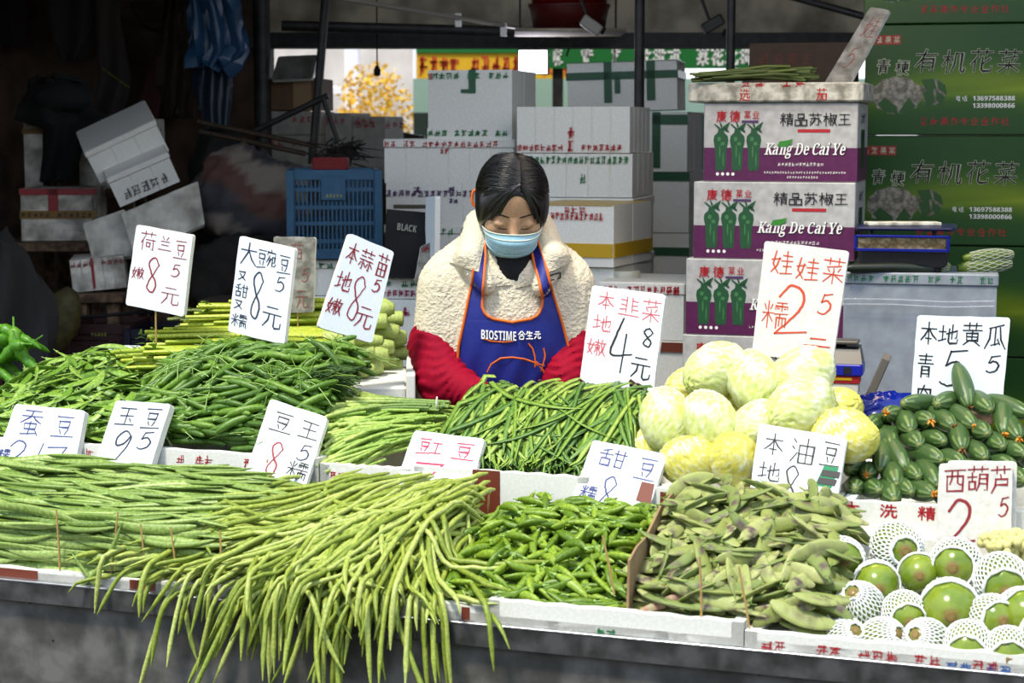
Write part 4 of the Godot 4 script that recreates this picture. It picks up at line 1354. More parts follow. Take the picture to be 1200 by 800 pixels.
func cucumber_mesh(sd: int) -> MB:
	var m := MB.new()
	var nz := FastNoiseLite.new()
	nz.seed = sd; nz.frequency = 60.0
	var rings := []
	var cols := []
	for i in 27:
		var t := i / 26.0
		var r := 0.0225 * pow(sin(PI * (0.03 + 0.94 * t)), 0.42) * (0.93 + 0.07 * t)
		var ring := PackedVector3Array()
		for j in 40:
			var a := TAU * j / 40
			var s := 0.5 + 0.5 * cos(a * 9.0)
			ring.append(Vector3(r * cos(a) * (1 + 0.03 * s), r * sin(a) * (1 + 0.03 * s), (t - 0.5) * 0.13 + 0.0))
			var reach := 0.80 + 0.08 * sin(floor(j / 4.444 + 0.5) * 2.3 + sd)   # pale streaks of the blossom end, each of its own length
			var light := 0.7 if s > 0.6 and t > reach else 0.0
			var c := Color(0.040, 0.092, 0.022).lerp(Color(0.058, 0.122, 0.03), clampf(0.5 + nz.get_noise_3d(a, t * 0.1, 1.0), 0, 1))
			c = c.lerp(Color(0.22, 0.32, 0.10), light)
			cols.append(c)
		rings.append(ring)
	m.loft(rings)
	for k in cols.size():
		m.c[k] = cols[k]
	m.c[m.c.size() - 2] = Color(0.06, 0.12, 0.03)
	m.c[m.c.size() - 1] = Color(0.40, 0.46, 0.18)
	return m
func cucumbers() -> void:
	var bodies := [cucumber_mesh(1).mesh(), cucumber_mesh(2).mesh(), cucumber_mesh(3).mesh()]
	var tip := MB.new()
	tip.lathe([Vector2(0.0, 0.063), Vector2(0.005, 0.0635), Vector2(0.0035, 0.0655), Vector2(0.0, 0.066)], 8)
	for k in tip.v.size():
		tip.v[k] = Vector3(tip.v[k].x, -tip.v[k].z, tip.v[k].y)
	var tip_m := tip.mesh()
	var flower := MB.new()
	for k in 4:
		var a := k * 1.7
		flower.tube([Vector3(0, 0, 0.062), Vector3(0.004 * cos(a), 0.004 * sin(a), 0.068), Vector3(0.009 * cos(a), 0.009 * sin(a) - 0.004, 0.071)], [0.002, 0.0035, 0.0012], 5, 0.5)
	var flower_m := flower.mesh()
	var list := [[1070, 473, -0.85, 0.1, 0], [1105, 472, -0.6, 0.1, 0], [1133, 466, 0.05, -0.75, 2], [1155, 476, 0.1, -0.1, 0], [1194, 481, 0.5, -0.2, 0], [1044, 486, -0.5, 0.25, 1], [1022, 498, -0.5, 0.1, 0], [1064, 499, 0.0, -0.1, 0], [1086, 493, 0.0, 0.1, 1], [1111, 496, 0.1, -0.1, 2], [1134, 494, 0.15, -0.2, 1], [1177, 499, -0.2, -0.5, 1], [1152, 506, 0.1, 0.0, 0],
		[1044, 519, 0.0, -0.2, 0], [1073, 518, 0.0, -0.05, 0], [1100, 516, 0.1, 0.1, 0], [1126, 519, -0.1, -0.3, 2], [1012, 527, -0.8, -0.35, 0], [1034, 541, -0.3, -0.4, 0], [1057, 542, 0.2, -0.5, 2], [1093, 536, 0.25, 0.0, 0], [1120, 541, 0.1, 0.1, 0], [1150, 533, 0.0, 0.0, 0], [1171, 521, 0.0, 0.0, 0], [1072, 556, 0.0, 0.0, 0], [1094, 562, 0.1, -0.2, 0], [1048, 561, 0.0, -0.1, 0], [1017, 555, -0.2, 0.1, 1], [1026, 573, 0.0, 0.05, 0], [1063, 574, 0.1, 0.0, 0], [1086, 577, 0.2, 0.1, 1], [1002, 571, -0.1, 0.2, 0], [998, 548, -0.4, 0.1, 0],
		[1190, 507, 0.1, -0.3, 1], [1194, 530, 0.2, 0.0, 0], [1180, 545, 0.0, 0.1, 0], [1145, 556, 0.0, 0.0, 0], [1120, 565, 0.0, 0.0, 0], [1168, 565, 0.1, 0.0, 0], [1195, 560, 0.0, 0.1, 0], [1215, 540, 0.0, 0.0, 0], [1218, 510, 0.0, 0.0, 0], [1110, 583, 0, 0, 0], [1045, 580, 0, 0, 0]]
	for k in list.size():
		var q: Array = list[k]
		var v: float = 0.545 + (578.0 - q[1]) / 105.0 * 0.24
		var o := thing("cucumber", ["dark green cucumber with a pale striped tip in the stacked pile", "dark green cucumber with a withered yellow blossom on its tip", "dark green cucumber with a dried brown blossom scrap at its pale end"][q[4]], "cucumber", PT(q[0], q[1], v), 0, ["cucumbers with bare tips", "cucumbers with yellow blossoms", "cucumbers with dried blossoms"][q[4]])
		var z := Vector3(q[2] + rf(-0.08, 0.08), q[3] + rf(-0.06, 0.06), 1.0 if absf(q[2]) < 0.7 else 0.55).normalized()
		var x := Vector3.UP.cross(z).normalized()
		o.basis = Basis(x, z.cross(x), z).rotated(z, rf(0, TAU)).scaled_local(Vector3.ONE * rf(0.93, 1.08))
		o.position -= z * 0.035
		part("body", bodies[k % 3], M.cuke, o)
		if q[4] == 0:
			part("tip", tip_m, mat("tip", Color(0.52, 0.55, 0.30), 0.7), o)
		else:
			part("blossom", flower_m, M.petal if q[4] == 1 else mat("dried", Color(0.50, 0.33, 0.16), 0.8), o)

func celery() -> void:
	var dir := Vector3(-0.985, -0.015, 0.05).normalized()
	var tr := thing("foam_tray", "white foam tray with a red stamped rim under the celery", "tray", Vector3.ZERO)
	var a0 := PT(420, 460, 1.0)
	tr.position = Vector3(P(420, 460, 4.40).x, 0.776, -4.47)
	tr.basis = Basis(-dir.slide(Vector3.UP).normalized(), Vector3.UP, -dir.slide(Vector3.UP).normalized().cross(Vector3.UP)).orthonormalized()
	var b := MB.new()
	b.rbox(Vector3(-0.16, 0.0, -0.34), Vector3(0.11, 0.205, 0.03), 0.01)
	part("tray_body", b, M.foam, tr)
	b = MB.new()
	b.rbox(Vector3(0.11, 0.0, -0.36), Vector3(0.132, 0.235, 0.045), 0.004)
	part("tray_wall", b, M.foam, tr)
	var mb := MB.new()
	line_of(mb, "xxxx xxxx", Vector2(0, 0), Vector2(0.03, 0.016), 0.034, 0.0013, Vector3(0.1326, 0.228, 0.04), Vector3(0, 0, -1), Vector3.DOWN, Vector3(0.0008, 0, 0))
	part("lettering", mb, M.print_red, tr)
	var list := [[463, 363, 4.66], [453, 378, 4.60], [474, 372, 4.74], [437, 396, 4.50], [465, 387, 4.66], [413, 407, 4.40], [450, 399, 4.56], [473, 397, 4.70], [423, 421, 4.40], [405, 417, 4.34], [439, 413, 4.48], [454, 414, 4.56], [438, 432, 4.44], [464, 422, 4.62], [451, 429, 4.52], [478, 414, 4.72], [463, 406, 4.62], [440, 381, 4.60], [420, 392, 4.52], [400, 398, 4.46], [446, 367, 4.68], [472, 430, 4.66]]
	for k in list.size():
		var q: Array = list[k]
		var o := thing("celery_bunch", "celery bunch with a round cut base stacked beside the stallkeeper", "celery", P(q[0] + rf(-5, 3), q[1] + rf(-2.5, 2.5), q[2] + 0.14 + rf(-0.03, 0.03)), 0, "celery bunches stacked with cut bases out")
		var x := (dir + Vector3(rf(-0.03, 0.03), rf(-0.02, 0.02), rf(-0.05, 0.05))).normalized()
		var bs := MB.new()
		var y := Vector3.UP
		bs.tube([Vector3.ZERO - x * 0.004, Vector3.ZERO, x * 0.02, x * 0.06, x * 0.11], [0.013 + rf(0, 0.004), rf(0.014, 0.022), rf(0.020, 0.029), rf(0.019, 0.026), 0.019], 12, rf(0.75, 1.0), Vector3(rf(-1, 1), 1, rf(-1, 1)))
		part("cut_base", bs, mat("celery_base", Color(0.76, 0.80, 0.50), 0.5, "green", 20.0), o)
		for j in 6:
			var an := TAU * j / 6.0 + k
			var s := (y.rotated(x, an)) * 0.016
			var st := MB.new()
			st.tube([x * 0.05 + s * 0.8, x * 0.15 + s * 1.2, x * 0.30 + s * rf(1.1, 1.7), x * rf(0.42, 0.52) + s * rf(1.0, 2.0)], [0.0135, 0.0140, 0.0125, 0.009], 7, 0.55)
			part("stalk", st, M["celery%d" % (j % 3)], o)
		if k % 3 == 0:
			var lf := MB.new()
			for j in 10:
				var e := x * rf(0.44, 0.55) + Vector3(rf(-0.02, 0.02), rf(-0.015, 0.025), rf(-0.02, 0.02))
				lf.tube([e, e + Vector3(rf(-0.015, 0.0), rf(0, 0.015), 0.006), e + Vector3(rf(-0.03, -0.01), rf(-0.005, 0.02), 0.01)], [0.002, 0.009, 0.001], 5, 0.15)
			part("leaf_tuft", lf, M.pea1, o)
	for i in 26:                                             # a lower, darker stack lying behind the garlic stalks
		var a := P(rf(196, 215), 366 + (i % 7) * 8 + rf(-2, 2), 4.86 + 0.02 * (i / 7))
		var e := P(rf(300, 345), 366 + (i % 7) * 7 + rf(-2, 2), 4.86 + 0.02 * (i / 7))
		var mid := (a + e) / 2
		var m := MB.new()
		m.tube([a - mid, (a - mid) * 0.5 + Vector3(0, 0.004, 0), Vector3.ZERO, (e - mid) * 0.6, e - mid], [0.006, 0.010, 0.011, 0.010, 0.008], 8, 0.6)
		solo("lettuce_stalk", "flat olive green leaf stalk stacked behind the garlic stalks", "stalk", m, mat("olive%d" % (i % 2), [Color(0.36, 0.40, 0.14), Color(0.43, 0.46, 0.18)][i % 2], 0.5, "green", 14.0), mid, "olive green stalks behind the peas")

func boards() -> void:
	var B := 0.0021
	var out := -20.0
	board("white board lettered in red on a stick above the snow peas", [[160, 263], [226, 275], [215, 371], [147, 357]], PT(180, 364, 0.80), facing(out, 5), 0.014,
		[["荷", 0.10, 0.05, 0.28, 0.25, "ink_red"], ["兰", 0.42, 0.07, 0.25, 0.2, "ink_red"], ["豆", 0.70, 0.08, 0.25, 0.26, "ink_red"], ["8", 0.22, 0.34, 0.36, 0.46, "ink_red", 0.0022], ["5", 0.68, 0.38, 0.2, 0.17, "ink_red"], ["嫩", 0.04, 0.50, 0.21, 0.16, "ink_red"], ["元", 0.56, 0.64, 0.35, 0.27, "ink_red"]], "", 0.15)
	board("white board lettered in navy with five columns above the pea pods", [[281, 276], [346, 291], [333, 404], [267, 388]], PT(300, 396, 0.78), facing(out, 5), 0.016,
		[["大", 0.04, 0.03, 0.32, 0.26, "ink_navy", 0.002], ["豌", 0.36, 0.06, 0.34, 0.25, "ink_navy"], ["豆", 0.72, 0.08, 0.25, 0.22, "ink_navy"], ["8", 0.26, 0.30, 0.34, 0.52, "ink_navy", 0.0022], ["5", 0.70, 0.31, 0.22, 0.17, "ink_navy"], ["又", 0.05, 0.34, 0.16, 0.11, "ink_navy"], ["甜", 0.03, 0.48, 0.24, 0.15, "ink_navy"], ["又", 0.04, 0.64, 0.17, 0.11, "ink_navy"], ["糯", 0.03, 0.79, 0.28, 0.15, "ink_navy"], ["元", 0.54, 0.60, 0.38, 0.28, "ink_navy", 0.002]], "", 0.14)
	board("faded grey board lettered in dull red behind the navy one", [[320, 277], [370, 278], [367, 366], [330, 366]], PT(345, 366, 1.12), facing(-8, 3), 0.012,
		[["苗", 0.40, 0.06, 0.32, 0.24, "ink_faded"], ["5", 0.62, 0.40, 0.26, 0.20, "ink_faded"], ["元", 0.44, 0.66, 0.42, 0.30, "ink_faded"]], "", 0.12, M.board_old)
	board("tilted white board lettered in red in front of the celery", [[410, 273], [462, 295], [436, 402], [373, 383]], PT(400, 390, 0.86), facing(22, 6), 0.022,
		[["本", 0.06, 0.06, 0.25, 0.24, "ink_red", B], ["蒜", 0.34, 0.08, 0.30, 0.24, "ink_red", B], ["苗", 0.70, 0.05, 0.26, 0.27, "ink_red", B], ["地", 0.03, 0.36, 0.3, 0.23, "ink_red", B], ["8", 0.30, 0.35, 0.42, 0.50, "ink_red", 0.002], ["5", 0.72, 0.33, 0.2, 0.15, "ink_red", B], ["嫩", 0.02, 0.66, 0.28, 0.18, "ink_red", B], ["元", 0.56, 0.62, 0.36, 0.28, "ink_red", B]], "", 0.13)
	board("white board with a black four and red characters leaning beside the chives", [[694, 334], [780, 345], [764, 472], [679, 448]], PT(720, 456, 0.88), facing(out, 14), 0.016,
		[["本", 0.10, 0.04, 0.24, 0.19, "ink_pink", B], ["韭", 0.40, 0.06, 0.28, 0.20, "ink_pink", B], ["菜", 0.71, 0.06, 0.26, 0.22, "ink_pink", B], ["地", 0.08, 0.27, 0.25, 0.18, "ink_pink", B], ["嫩", 0.04, 0.52, 0.26, 0.18, "ink_pink", B], ["4", 0.32, 0.26, 0.36, 0.56, "ink_black", 0.0028], ["8", 0.72, 0.33, 0.24, 0.18, "ink_black", 0.0022], ["元", 0.64, 0.58, 0.30, 0.25, "ink_black", 0.0024], ["3", 0.72, 0.88, 0.18, 0.1, "ink_black", 0.0018]])
	board("stained white board lettered in orange behind the napa cabbages", [[896, 282], [995, 294], [976, 424], [881, 416]], PT(928, 420, 0.93), facing(-16, 8), 0.018,
		[["娃", 0.11, 0.06, 0.26, 0.22, "ink_orange", 0.002], ["娃", 0.41, 0.09, 0.27, 0.22, "ink_orange", 0.002], ["菜", 0.72, 0.07, 0.27, 0.24, "ink_orange", 0.002], ["2", 0.20, 0.33, 0.46, 0.50, "ink_orange", 0.003], ["5", 0.70, 0.39, 0.22, 0.20, "ink_orange", 0.0022], ["糯", 0.06, 0.50, 0.32, 0.26, "ink_orange", 0.0018], ["元", 0.60, 0.76, 0.36, 0.26, "ink_orange", 0.0026]], "", 0.24, M.board_warm)
	board("white board lettered in black with a large five behind the cucumbers", [[1075, 369], [1184, 372], [1174, 482], [1067, 474]], PT(1120, 478, 0.86), facing(-14, 8), 0.014,
		[["本", 0.04, 0.06, 0.20, 0.27, "ink_black", B], ["地", 0.24, 0.08, 0.22, 0.24, "ink_black", B], ["黄", 0.50, 0.06, 0.22, 0.26, "ink_black", B], ["瓜", 0.74, 0.06, 0.24, 0.30, "ink_black", B], ["5", 0.24, 0.34, 0.40, 0.44, "ink_black", 0.0026], ["5", 0.76, 0.40, 0.20, 0.20, "ink_black", B], ["青", 0.04, 0.42, 0.18, 0.28, "ink_black", B], ["肉", 0.05, 0.76, 0.18, 0.22, "ink_black", B], ["-", 0.70, 0.80, 0.16, 0.08, "ink_black", B]])
	# the boards leaning on the second row
	var lean := 34.0
	board("white board lettered in blue leaning before the snow peas", [[18, 473], [100, 481], [86, 552], [-8, 545]], PT(40, 548, 0.432), facing(out, 26), 0.018,
		[["蚕", 0.14, 0.05, 0.32, 0.44, "ink_blue", B], ["豆", 0.60, 0.10, 0.32, 0.40, "ink_blue", B], ["2", 0.10, 0.55, 0.30, 0.45, "ink_blue", 0.002], ["l", 0.44, 0.58, 0.18, 0.34, "ink_blue", B], ["7", 0.60, 0.60, 0.28, 0.36, "ink_blue", B], ["糯", 0.0, 0.72, 0.16, 0.2, "ink_blue", B]])
	board("white board with a navy nine leaning on the pea tray", [[136, 469], [200, 473], [174, 555], [109, 548]], PT(142, 552, 0.432), facing(out, 22), 0.022,
		[["玉", 0.10, 0.06, 0.38, 0.32, "ink_navy", B], ["豆", 0.58, 0.06, 0.36, 0.34, "ink_navy", B], ["9", 0.16, 0.40, 0.46, 0.46, "ink_navy", 0.0022], ["5", 0.60, 0.40, 0.32, 0.28, "ink_navy", B], ["-", 0.68, 0.84, 0.26, 0.08, "ink_navy", B]])
	var k := board("white board with a reddish eight leaning on the scapes", [[317, 467], [384, 489], [357, 573], [287, 556]], PT(322, 566, 0.435), facing(-16, lean), 0.014,
		[["豆", 0.12, 0.10, 0.40, 0.30, "ink_black", B], ["王", 0.60, 0.10, 0.36, 0.28, "ink_black", B], ["5", 0.68, 0.42, 0.26, 0.24, "ink_navy", B], ["8", 0.20, 0.48, 0.36, 0.46, "ink_red", 0.0024], ["糯", 0.62, 0.66, 0.34, 0.26, "ink_black", B]])
	k.set_meta("label", "white board with an eight under two black characters leaning on the scapes")
	board("white board with a magenta seven standing in the yardlong beans", [[486, 504], [568, 514], [545, 598], [458, 580]], PT(500, 590, 0.435), facing(out, lean), 0.016,
		[["豇", 0.13, 0.07, 0.34, 0.28, "ink_magenta", B], ["豆", 0.60, 0.08, 0.34, 0.28, "ink_magenta", B], ["7", 0.16, 0.42, 0.42, 0.34, "ink_magenta", 0.0032]])
	var m := board("white board with a thin blue eight and brown tape by the snap peas", [[695, 515], [782, 532], [752, 620], [667, 596]], PT(710, 606, 0.435), facing(out, lean), 0.014,
		[["甜", 0.14, 0.06, 0.38, 0.28, "ink_blue", B], ["豆", 0.66, 0.08, 0.30, 0.34, "ink_blue", B], ["8", 0.26, 0.42, 0.32, 0.50, "ink_blue", B], ["糯", 0.06, 0.62, 0.22, 0.22, "ink_blue", B], ["-", 0.62, 0.80, 0.2, 0.06, "ink_blue", B]])
	patch(m, [[752, 564], [767, 567], [762, 591], [745, 586]], M.tape_brown)
	var o := board("white board with a black eight and crossed-out corner beside the cabbages", [[890, 496], [993, 513], [976, 611], [876, 592]], PT(930, 602, 0.435), facing(out, lean), 0.014,
		[["本", 0.08, 0.08, 0.24, 0.28, "ink_black", B], ["油", 0.40, 0.08, 0.28, 0.34, "ink_black", B], ["豆", 0.73, 0.06, 0.24, 0.34, "ink_black", B], ["地", 0.06, 0.42, 0.26, 0.26, "ink_black", B], ["8", 0.32, 0.42, 0.28, 0.50, "ink_black", 0.0022], ["-", 0.74, 0.84, 0.16, 0.06, "ink_black", B]])
	patch(o, [[966, 545], [983, 548], [974, 572], [955, 568]], mat("tape_mint", Color(0.16, 0.50, 0.33), 0.8))
	patch(o, [[964, 550], [985, 553], [983, 560], [962, 557]], M.ink_black, 0.002)
	patch(o, [[960, 559], [981, 562], [978, 569], [957, 566]], M.ink_black, 0.002)
	board("cream board lettered in red with a large two before the cucumbers", [[1101, 544], [1187, 541], [1184, 652], [1097, 652]], PT(1140, 652, 0.40), facing(-10, 6), 0.016,
		[["西", 0.06, 0.04, 0.32, 0.27, "ink_red", 0.002], ["葫", 0.38, 0.03, 0.30, 0.28, "ink_red", 0.002], ["芦", 0.70, 0.03, 0.28, 0.30, "ink_red", 0.002], ["2", 0.10, 0.36, 0.44, 0.54, "ink_red", 0.0032], ["5", 0.80, 0.36, 0.18, 0.22, "ink_red", 0.0018]], "", 0.0, M.board_warm)
	board("plain grey-white board tucked behind the cream board with a two", [[1111, 540], [1192, 541], [1190, 648], [1110, 648]], PT(1150, 648, 0.424), facing(-10, 6), 0.014, [], "", 0.0, M.board_warm)
	# boards further back
	board("small white board half hidden among the garlic stalks", [[128, 404], [166, 405], [164, 440], [122, 432]], PT(145, 436, 0.93), facing(out, 20), 0.012,
		[["4", 0.35, 0.12, 0.16, 0.4, "ink_navy", B], ["8", 0.58, 0.12, 0.16, 0.4, "ink_navy", B], ["3", 0.78, 0.12, 0.14, 0.4, "ink_navy", B]])
	board("plain white foam strip lying among the garlic stalks", [[218, 411], [240, 407], [240, 421], [219, 424]], PT(230, 422, 0.95), facing(-6, 30), 0.012, [])
	board("narrow white board standing edge-on behind the stallkeeper's shoulder", [[499, 231], [510, 230], [509, 329], [497, 329]], P(503, 329, 5.48), facing(-70, 0), 0.016, [])
	board("grey board with a red character half hidden by the stallkeeper's shoulder", [[493, 289], [512, 280], [510, 330], [486, 330]], P(495, 330, 5.46), facing(10, 4), 0.012, [["本", 0.1, 0.06, 0.5, 0.14, "ink_red", B]], "", 0.0, M.board_old)
func patch(o: Node3D, px: Array, m: Material, lift := 0.001) -> void:   # a bit of tape stuck on a board
	var c: ArrayMesh = o.get_node("board").mesh
	var arr := c.surface_get_arrays(0)
	var n: Vector3 = arr[Mesh.ARRAY_NORMAL][0]
	var v0: Vector3 = o.position + arr[Mesh.ARRAY_VERTEX][0]
	var q := []
	for e in px:
		var r := ray(e[0], e[1])
		q.append(CAM + r * ((v0 + n * lift - CAM).dot(n) / r.dot(n)) - o.position)
	var mb := MB.new()
	mb.quad(q[3], q[2], q[1], q[0])
	part("tape", mb, m, o)

# ---------- the stallkeeper: figures are distance fields joined by smooth minima and meshed as surface nets ----------
static func cone(p: Vector3, a: Vector3, b: Vector3, ra: float, rb: float) -> float:
	var ab := b - a
	var t := clampf((p - a).dot(ab) / ab.length_squared(), 0.0, 1.0)
	return p.distance_to(a + ab * t) - lerpf(ra, rb, t)
static func egg(p: Vector3, c: Vector3, r: Vector3) -> float:
	var q := p - c
	var k0 := (q / r).length()
	var k1 := (q / (r * r)).length()
	return k0 * (k0 - 1.0) / maxf(k1, 1e-6)
static func sm(a: float, b: float, k: float) -> float:
	var h := maxf(k - absf(a - b), 0.0) / k
	return minf(a, b) - h * h * k * 0.25
func net_surface(mb: MB, f: Callable, lo: Vector3, hi: Vector3, cs: float) -> void:
	var nx := int(ceil((hi.x - lo.x) / cs)) + 1
	var ny := int(ceil((hi.y - lo.y) / cs)) + 1
	var nz := int(ceil((hi.z - lo.z) / cs)) + 1
	var val := PackedFloat32Array()
	val.resize(nx * ny * nz)
	val.fill(1.0)
	var act := []
	var B := 5
	for bx in range(0, nx, B):
		for by in range(0, ny, B):
			for bz in range(0, nz, B):
				var c := lo + Vector3(bx + B * 0.5, by + B * 0.5, bz + B * 0.5) * cs
				var d: float = f.call(c)
				var near := absf(d) < cs * B * 1.25
				for x in range(bx, mini(bx + B, nx)):
					for y in range(by, mini(by + B, ny)):
						for z in range(bz, mini(bz + B, nz)):
							val[(x * ny + y) * nz + z] = f.call(lo + Vector3(x, y, z) * cs) if near else d
				if near:
					act.append(Vector3i(bx, by, bz))
	var id := {}
	var sx := ny * nz
	for b in act:
		for x in range(b.x, mini(b.x + B, nx - 1)):
			for y in range(b.y, mini(b.y + B, ny - 1)):
				for z in range(b.z, mini(b.z + B, nz - 1)):
					var k := (x * ny + y) * nz + z
					var s := Vector3.ZERO
					var n := 0
					var cv := [val[k], val[k + sx], val[k + nz], val[k + sx + nz], val[k + 1], val[k + sx + 1], val[k + nz + 1], val[k + sx + nz + 1]]
					var any := false
					for i in 7:
						if (cv[i] < 0.0) != (cv[7] < 0.0):
							any = true
							break
					if not any:
						continue
					for e in [[0, 1], [0, 2], [0, 4], [1, 3], [1, 5], [2, 3], [2, 6], [3, 7], [4, 5], [4, 6], [5, 7], [6, 7]]:
						var a: float = cv[e[0]]
						var c: float = cv[e[1]]
						if (a < 0.0) != (c < 0.0):
							var t := a / (a - c)
							var p0 := Vector3(e[0] & 1, (e[0] >> 1) & 1, e[0] >> 2)
							var p1 := Vector3(e[1] & 1, (e[1] >> 1) & 1, e[1] >> 2)
							s += p0.lerp(p1, t)
							n += 1
					id[k] = mb.p(lo + (Vector3(x, y, z) + s / n) * cs)
	for k in id:
		var z: int = k % nz
		var y: int = (k / nz) % ny
		var x: int = k / sx
		var a: float = val[k]
		if y > 0 and z > 0 and (a < 0.0) != (val[k + sx] < 0.0):
			face(mb, id, k, k - nz, k - nz - 1, k - 1, a < 0.0)
		if x > 0 and z > 0 and (a < 0.0) != (val[k + nz] < 0.0):
			face(mb, id, k, k - 1, k - sx - 1, k - sx, a < 0.0)
		if x > 0 and y > 0 and (a < 0.0) != (val[k + 1] < 0.0):
			face(mb, id, k, k - sx, k - sx - nz, k - nz, a < 0.0)
func face(mb: MB, id: Dictionary, a: int, b: int, c: int, d: int, out: bool) -> void:
	if not (id.has(b) and id.has(c) and id.has(d)):
		return
	if out:
		mb.tri(id[a], id[b], id[c]); mb.tri(id[a], id[c], id[d])
	else:
		mb.tri(id[a], id[c], id[b]); mb.tri(id[a], id[d], id[c])
func table(t: Array, y: float) -> float:
	for i in t.size() - 1:
		if y <= t[i + 1][0]:
			return remap(maxf(y, t[i][0]), t[i][0], t[i + 1][0], t[i][1], t[i + 1][1])
	return t[t.size() - 1][1]
func front_of(f: Callable, x: float, y: float, z0 := 0.35, z1 := -0.1) -> float:
	var z := z0
	for i in 60:
		var d: float = f.call(Vector3(x, y, z))
		if d < 0.0004:
			return z
		z -= maxf(d * 0.7, 0.0006)
		if z < z1:
			return z1
	return z
func stallkeeper() -> void:
	var D := 4.6
	var PO := Vector3(0, 0, -D)
	var who := thing("person", "person in cream fleece coat, blue apron and face mask, head bowed behind the chives", "person", PO)
	var skin := mat("skin", Color(0.80, 0.62, 0.47), 0.5, "soft", 20.0)
	skin.subsurf_scatter_enabled = true
	skin.subsurf_scatter_strength = 0.15
	var HB := Basis(Vector3.UP, deg_to_rad(4)) * Basis(Vector3.RIGHT, deg_to_rad(30)) * Basis(Vector3.BACK, deg_to_rad(-1.5))
	var H := P(600, 240, D - 0.07) - PO
	var HI := HB.inverse()
	var head := func(q: Vector3) -> float:                   # in the head's own frame: x across, y up, z out of the face
		var d := egg(q, Vector3(0, 0.022, -0.012), Vector3(0.076, 0.092, 0.094))
		d = sm(d, egg(q, Vector3(0, -0.045, 0.022), Vector3(0.062, 0.078, 0.068)), 0.03)
		d = sm(d, egg(q, Vector3(0, -0.10, 0.050), Vector3(0.028, 0.022, 0.026)), 0.03)
		for s in [-1.0, 1.0]:
			d = sm(d, egg(q, Vector3(s * 0.043, -0.032, 0.052), Vector3(0.022, 0.020, 0.022)), 0.02)       # cheeks
			d = -sm(-d, egg(q, Vector3(s * 0.031, -0.002, 0.098), Vector3(0.020, 0.013, 0.014)), 0.012)    # eye sockets
			d = sm(d, egg(q, Vector3(s * 0.031, -0.006, 0.0715), Vector3(0.0165, 0.011, 0.0135)), 0.004)   # lowered lids
			d = sm(d, egg(q, Vector3(s * 0.077, -0.012, -0.012), Vector3(0.008, 0.028, 0.018)), 0.008)     # ears
		d = sm(d, cone(q, Vector3(0, 0.002, 0.084), Vector3(0, -0.036, 0.103), 0.007, 0.011), 0.012)       # nose
		d = sm(d, egg(q, Vector3(0, -0.075, 0.080), Vector3(0.022, 0.009, 0.011)), 0.008)                  # mouth
		return sm(d, cone(q, Vector3(0, -0.06, -0.03), Vector3(0, -0.16, -0.09), 0.055, 0.052), 0.02)
	var skin_b := MB.new()
	var from := skin_b.v.size()
	net_surface(skin_b, head, Vector3(-0.095, -0.15, -0.12), Vector3(0.095, 0.125, 0.125), 0.004)
	for i in range(from, skin_b.v.size()):
		skin_b.v[i] = H + HB * skin_b.v[i]
	var trunk := func(q: Vector3) -> float:
		var d := egg(q, Vector3(-0.012, 1.08, -0.01), Vector3(0.145, 0.27, 0.10))
		d = sm(d, cone(q, Vector3(-0.012, 1.25, -0.01), Vector3(-0.002, 1.36, 0.0), 0.06, 0.05), 0.03)
		d = sm(d, cone(q, Vector3(-0.15, 1.24, -0.01), Vector3(0.125, 1.24, -0.01), 0.045, 0.045), 0.03)
		for s in [-1.0, 1.0]:
			var o := Vector3(-0.012, 0, 0)
			d = sm(d, cone(q, o + Vector3(s * 0.09, 0.9, -0.02), o + Vector3(s * 0.085, 0.47, -0.01), 0.085, 0.055), 0.03)
			d = sm(d, cone(q, o + Vector3(s * 0.085, 0.47, -0.01), o + Vector3(s * 0.085, 0.08, -0.03), 0.05, 0.035), 0.02)
			d = sm(d, cone(q, o + Vector3(s * 0.16, 1.235, 0), o + Vector3(s * 0.182, 1.03, 0.02), 0.045, 0.036), 0.02)
			d = sm(d, cone(q, o + Vector3(s * 0.182, 1.03, 0.02), o + (Vector3(s * 0.06, 0.955, 0.19) if s < 0 else Vector3(0.125, 0.90, 0.14)), 0.036, 0.025), 0.015)
		return d
	net_surface(skin_b, trunk, Vector3(-0.3, 0.03, -0.18), Vector3(0.28, 1.40, 0.24), 0.016)
	for s in [-1.0, 1.0]:                                    # hands among the chives, fingers half closed
		var w := Vector3(-0.012, 0, 0) + (Vector3(s * 0.06, 0.955, 0.19) if s < 0 else Vector3(0.125, 0.90, 0.14))
		var hand := func(q: Vector3) -> float:
			var d := egg(q, w + Vector3(-s * 0.028, -0.004, 0.035), Vector3(0.036, 0.016, 0.042))
			for k in 4:
				var a := w + Vector3(-s * 0.028 + (k - 1.5) * 0.0175, 0.0, 0.066)
				var ln: float = [0.030, 0.036, 0.034, 0.026][k]
				d = sm(d, cone(q, a, a + Vector3(0, -0.006, ln), 0.0088, 0.008), 0.004)
				d = sm(d, cone(q, a + Vector3(0, -0.006, ln), a + Vector3(-s * 0.002, -0.028, ln + 0.016), 0.008, 0.007), 0.003)
			d = sm(d, cone(q, w + Vector3(-s * 0.055, -0.004, 0.022), w + Vector3(-s * 0.078, -0.014, 0.055), 0.011, 0.0085), 0.006)
			return sm(d, cone(q, w, w + Vector3(-s * 0.02, 0, 0.02), 0.025, 0.02), 0.012)
		net_surface(skin_b, hand, w + Vector3(-0.11, -0.06, -0.02), w + Vector3(0.11, 0.04, 0.14), 0.0045)
	part("body", skin_b, skin, who)
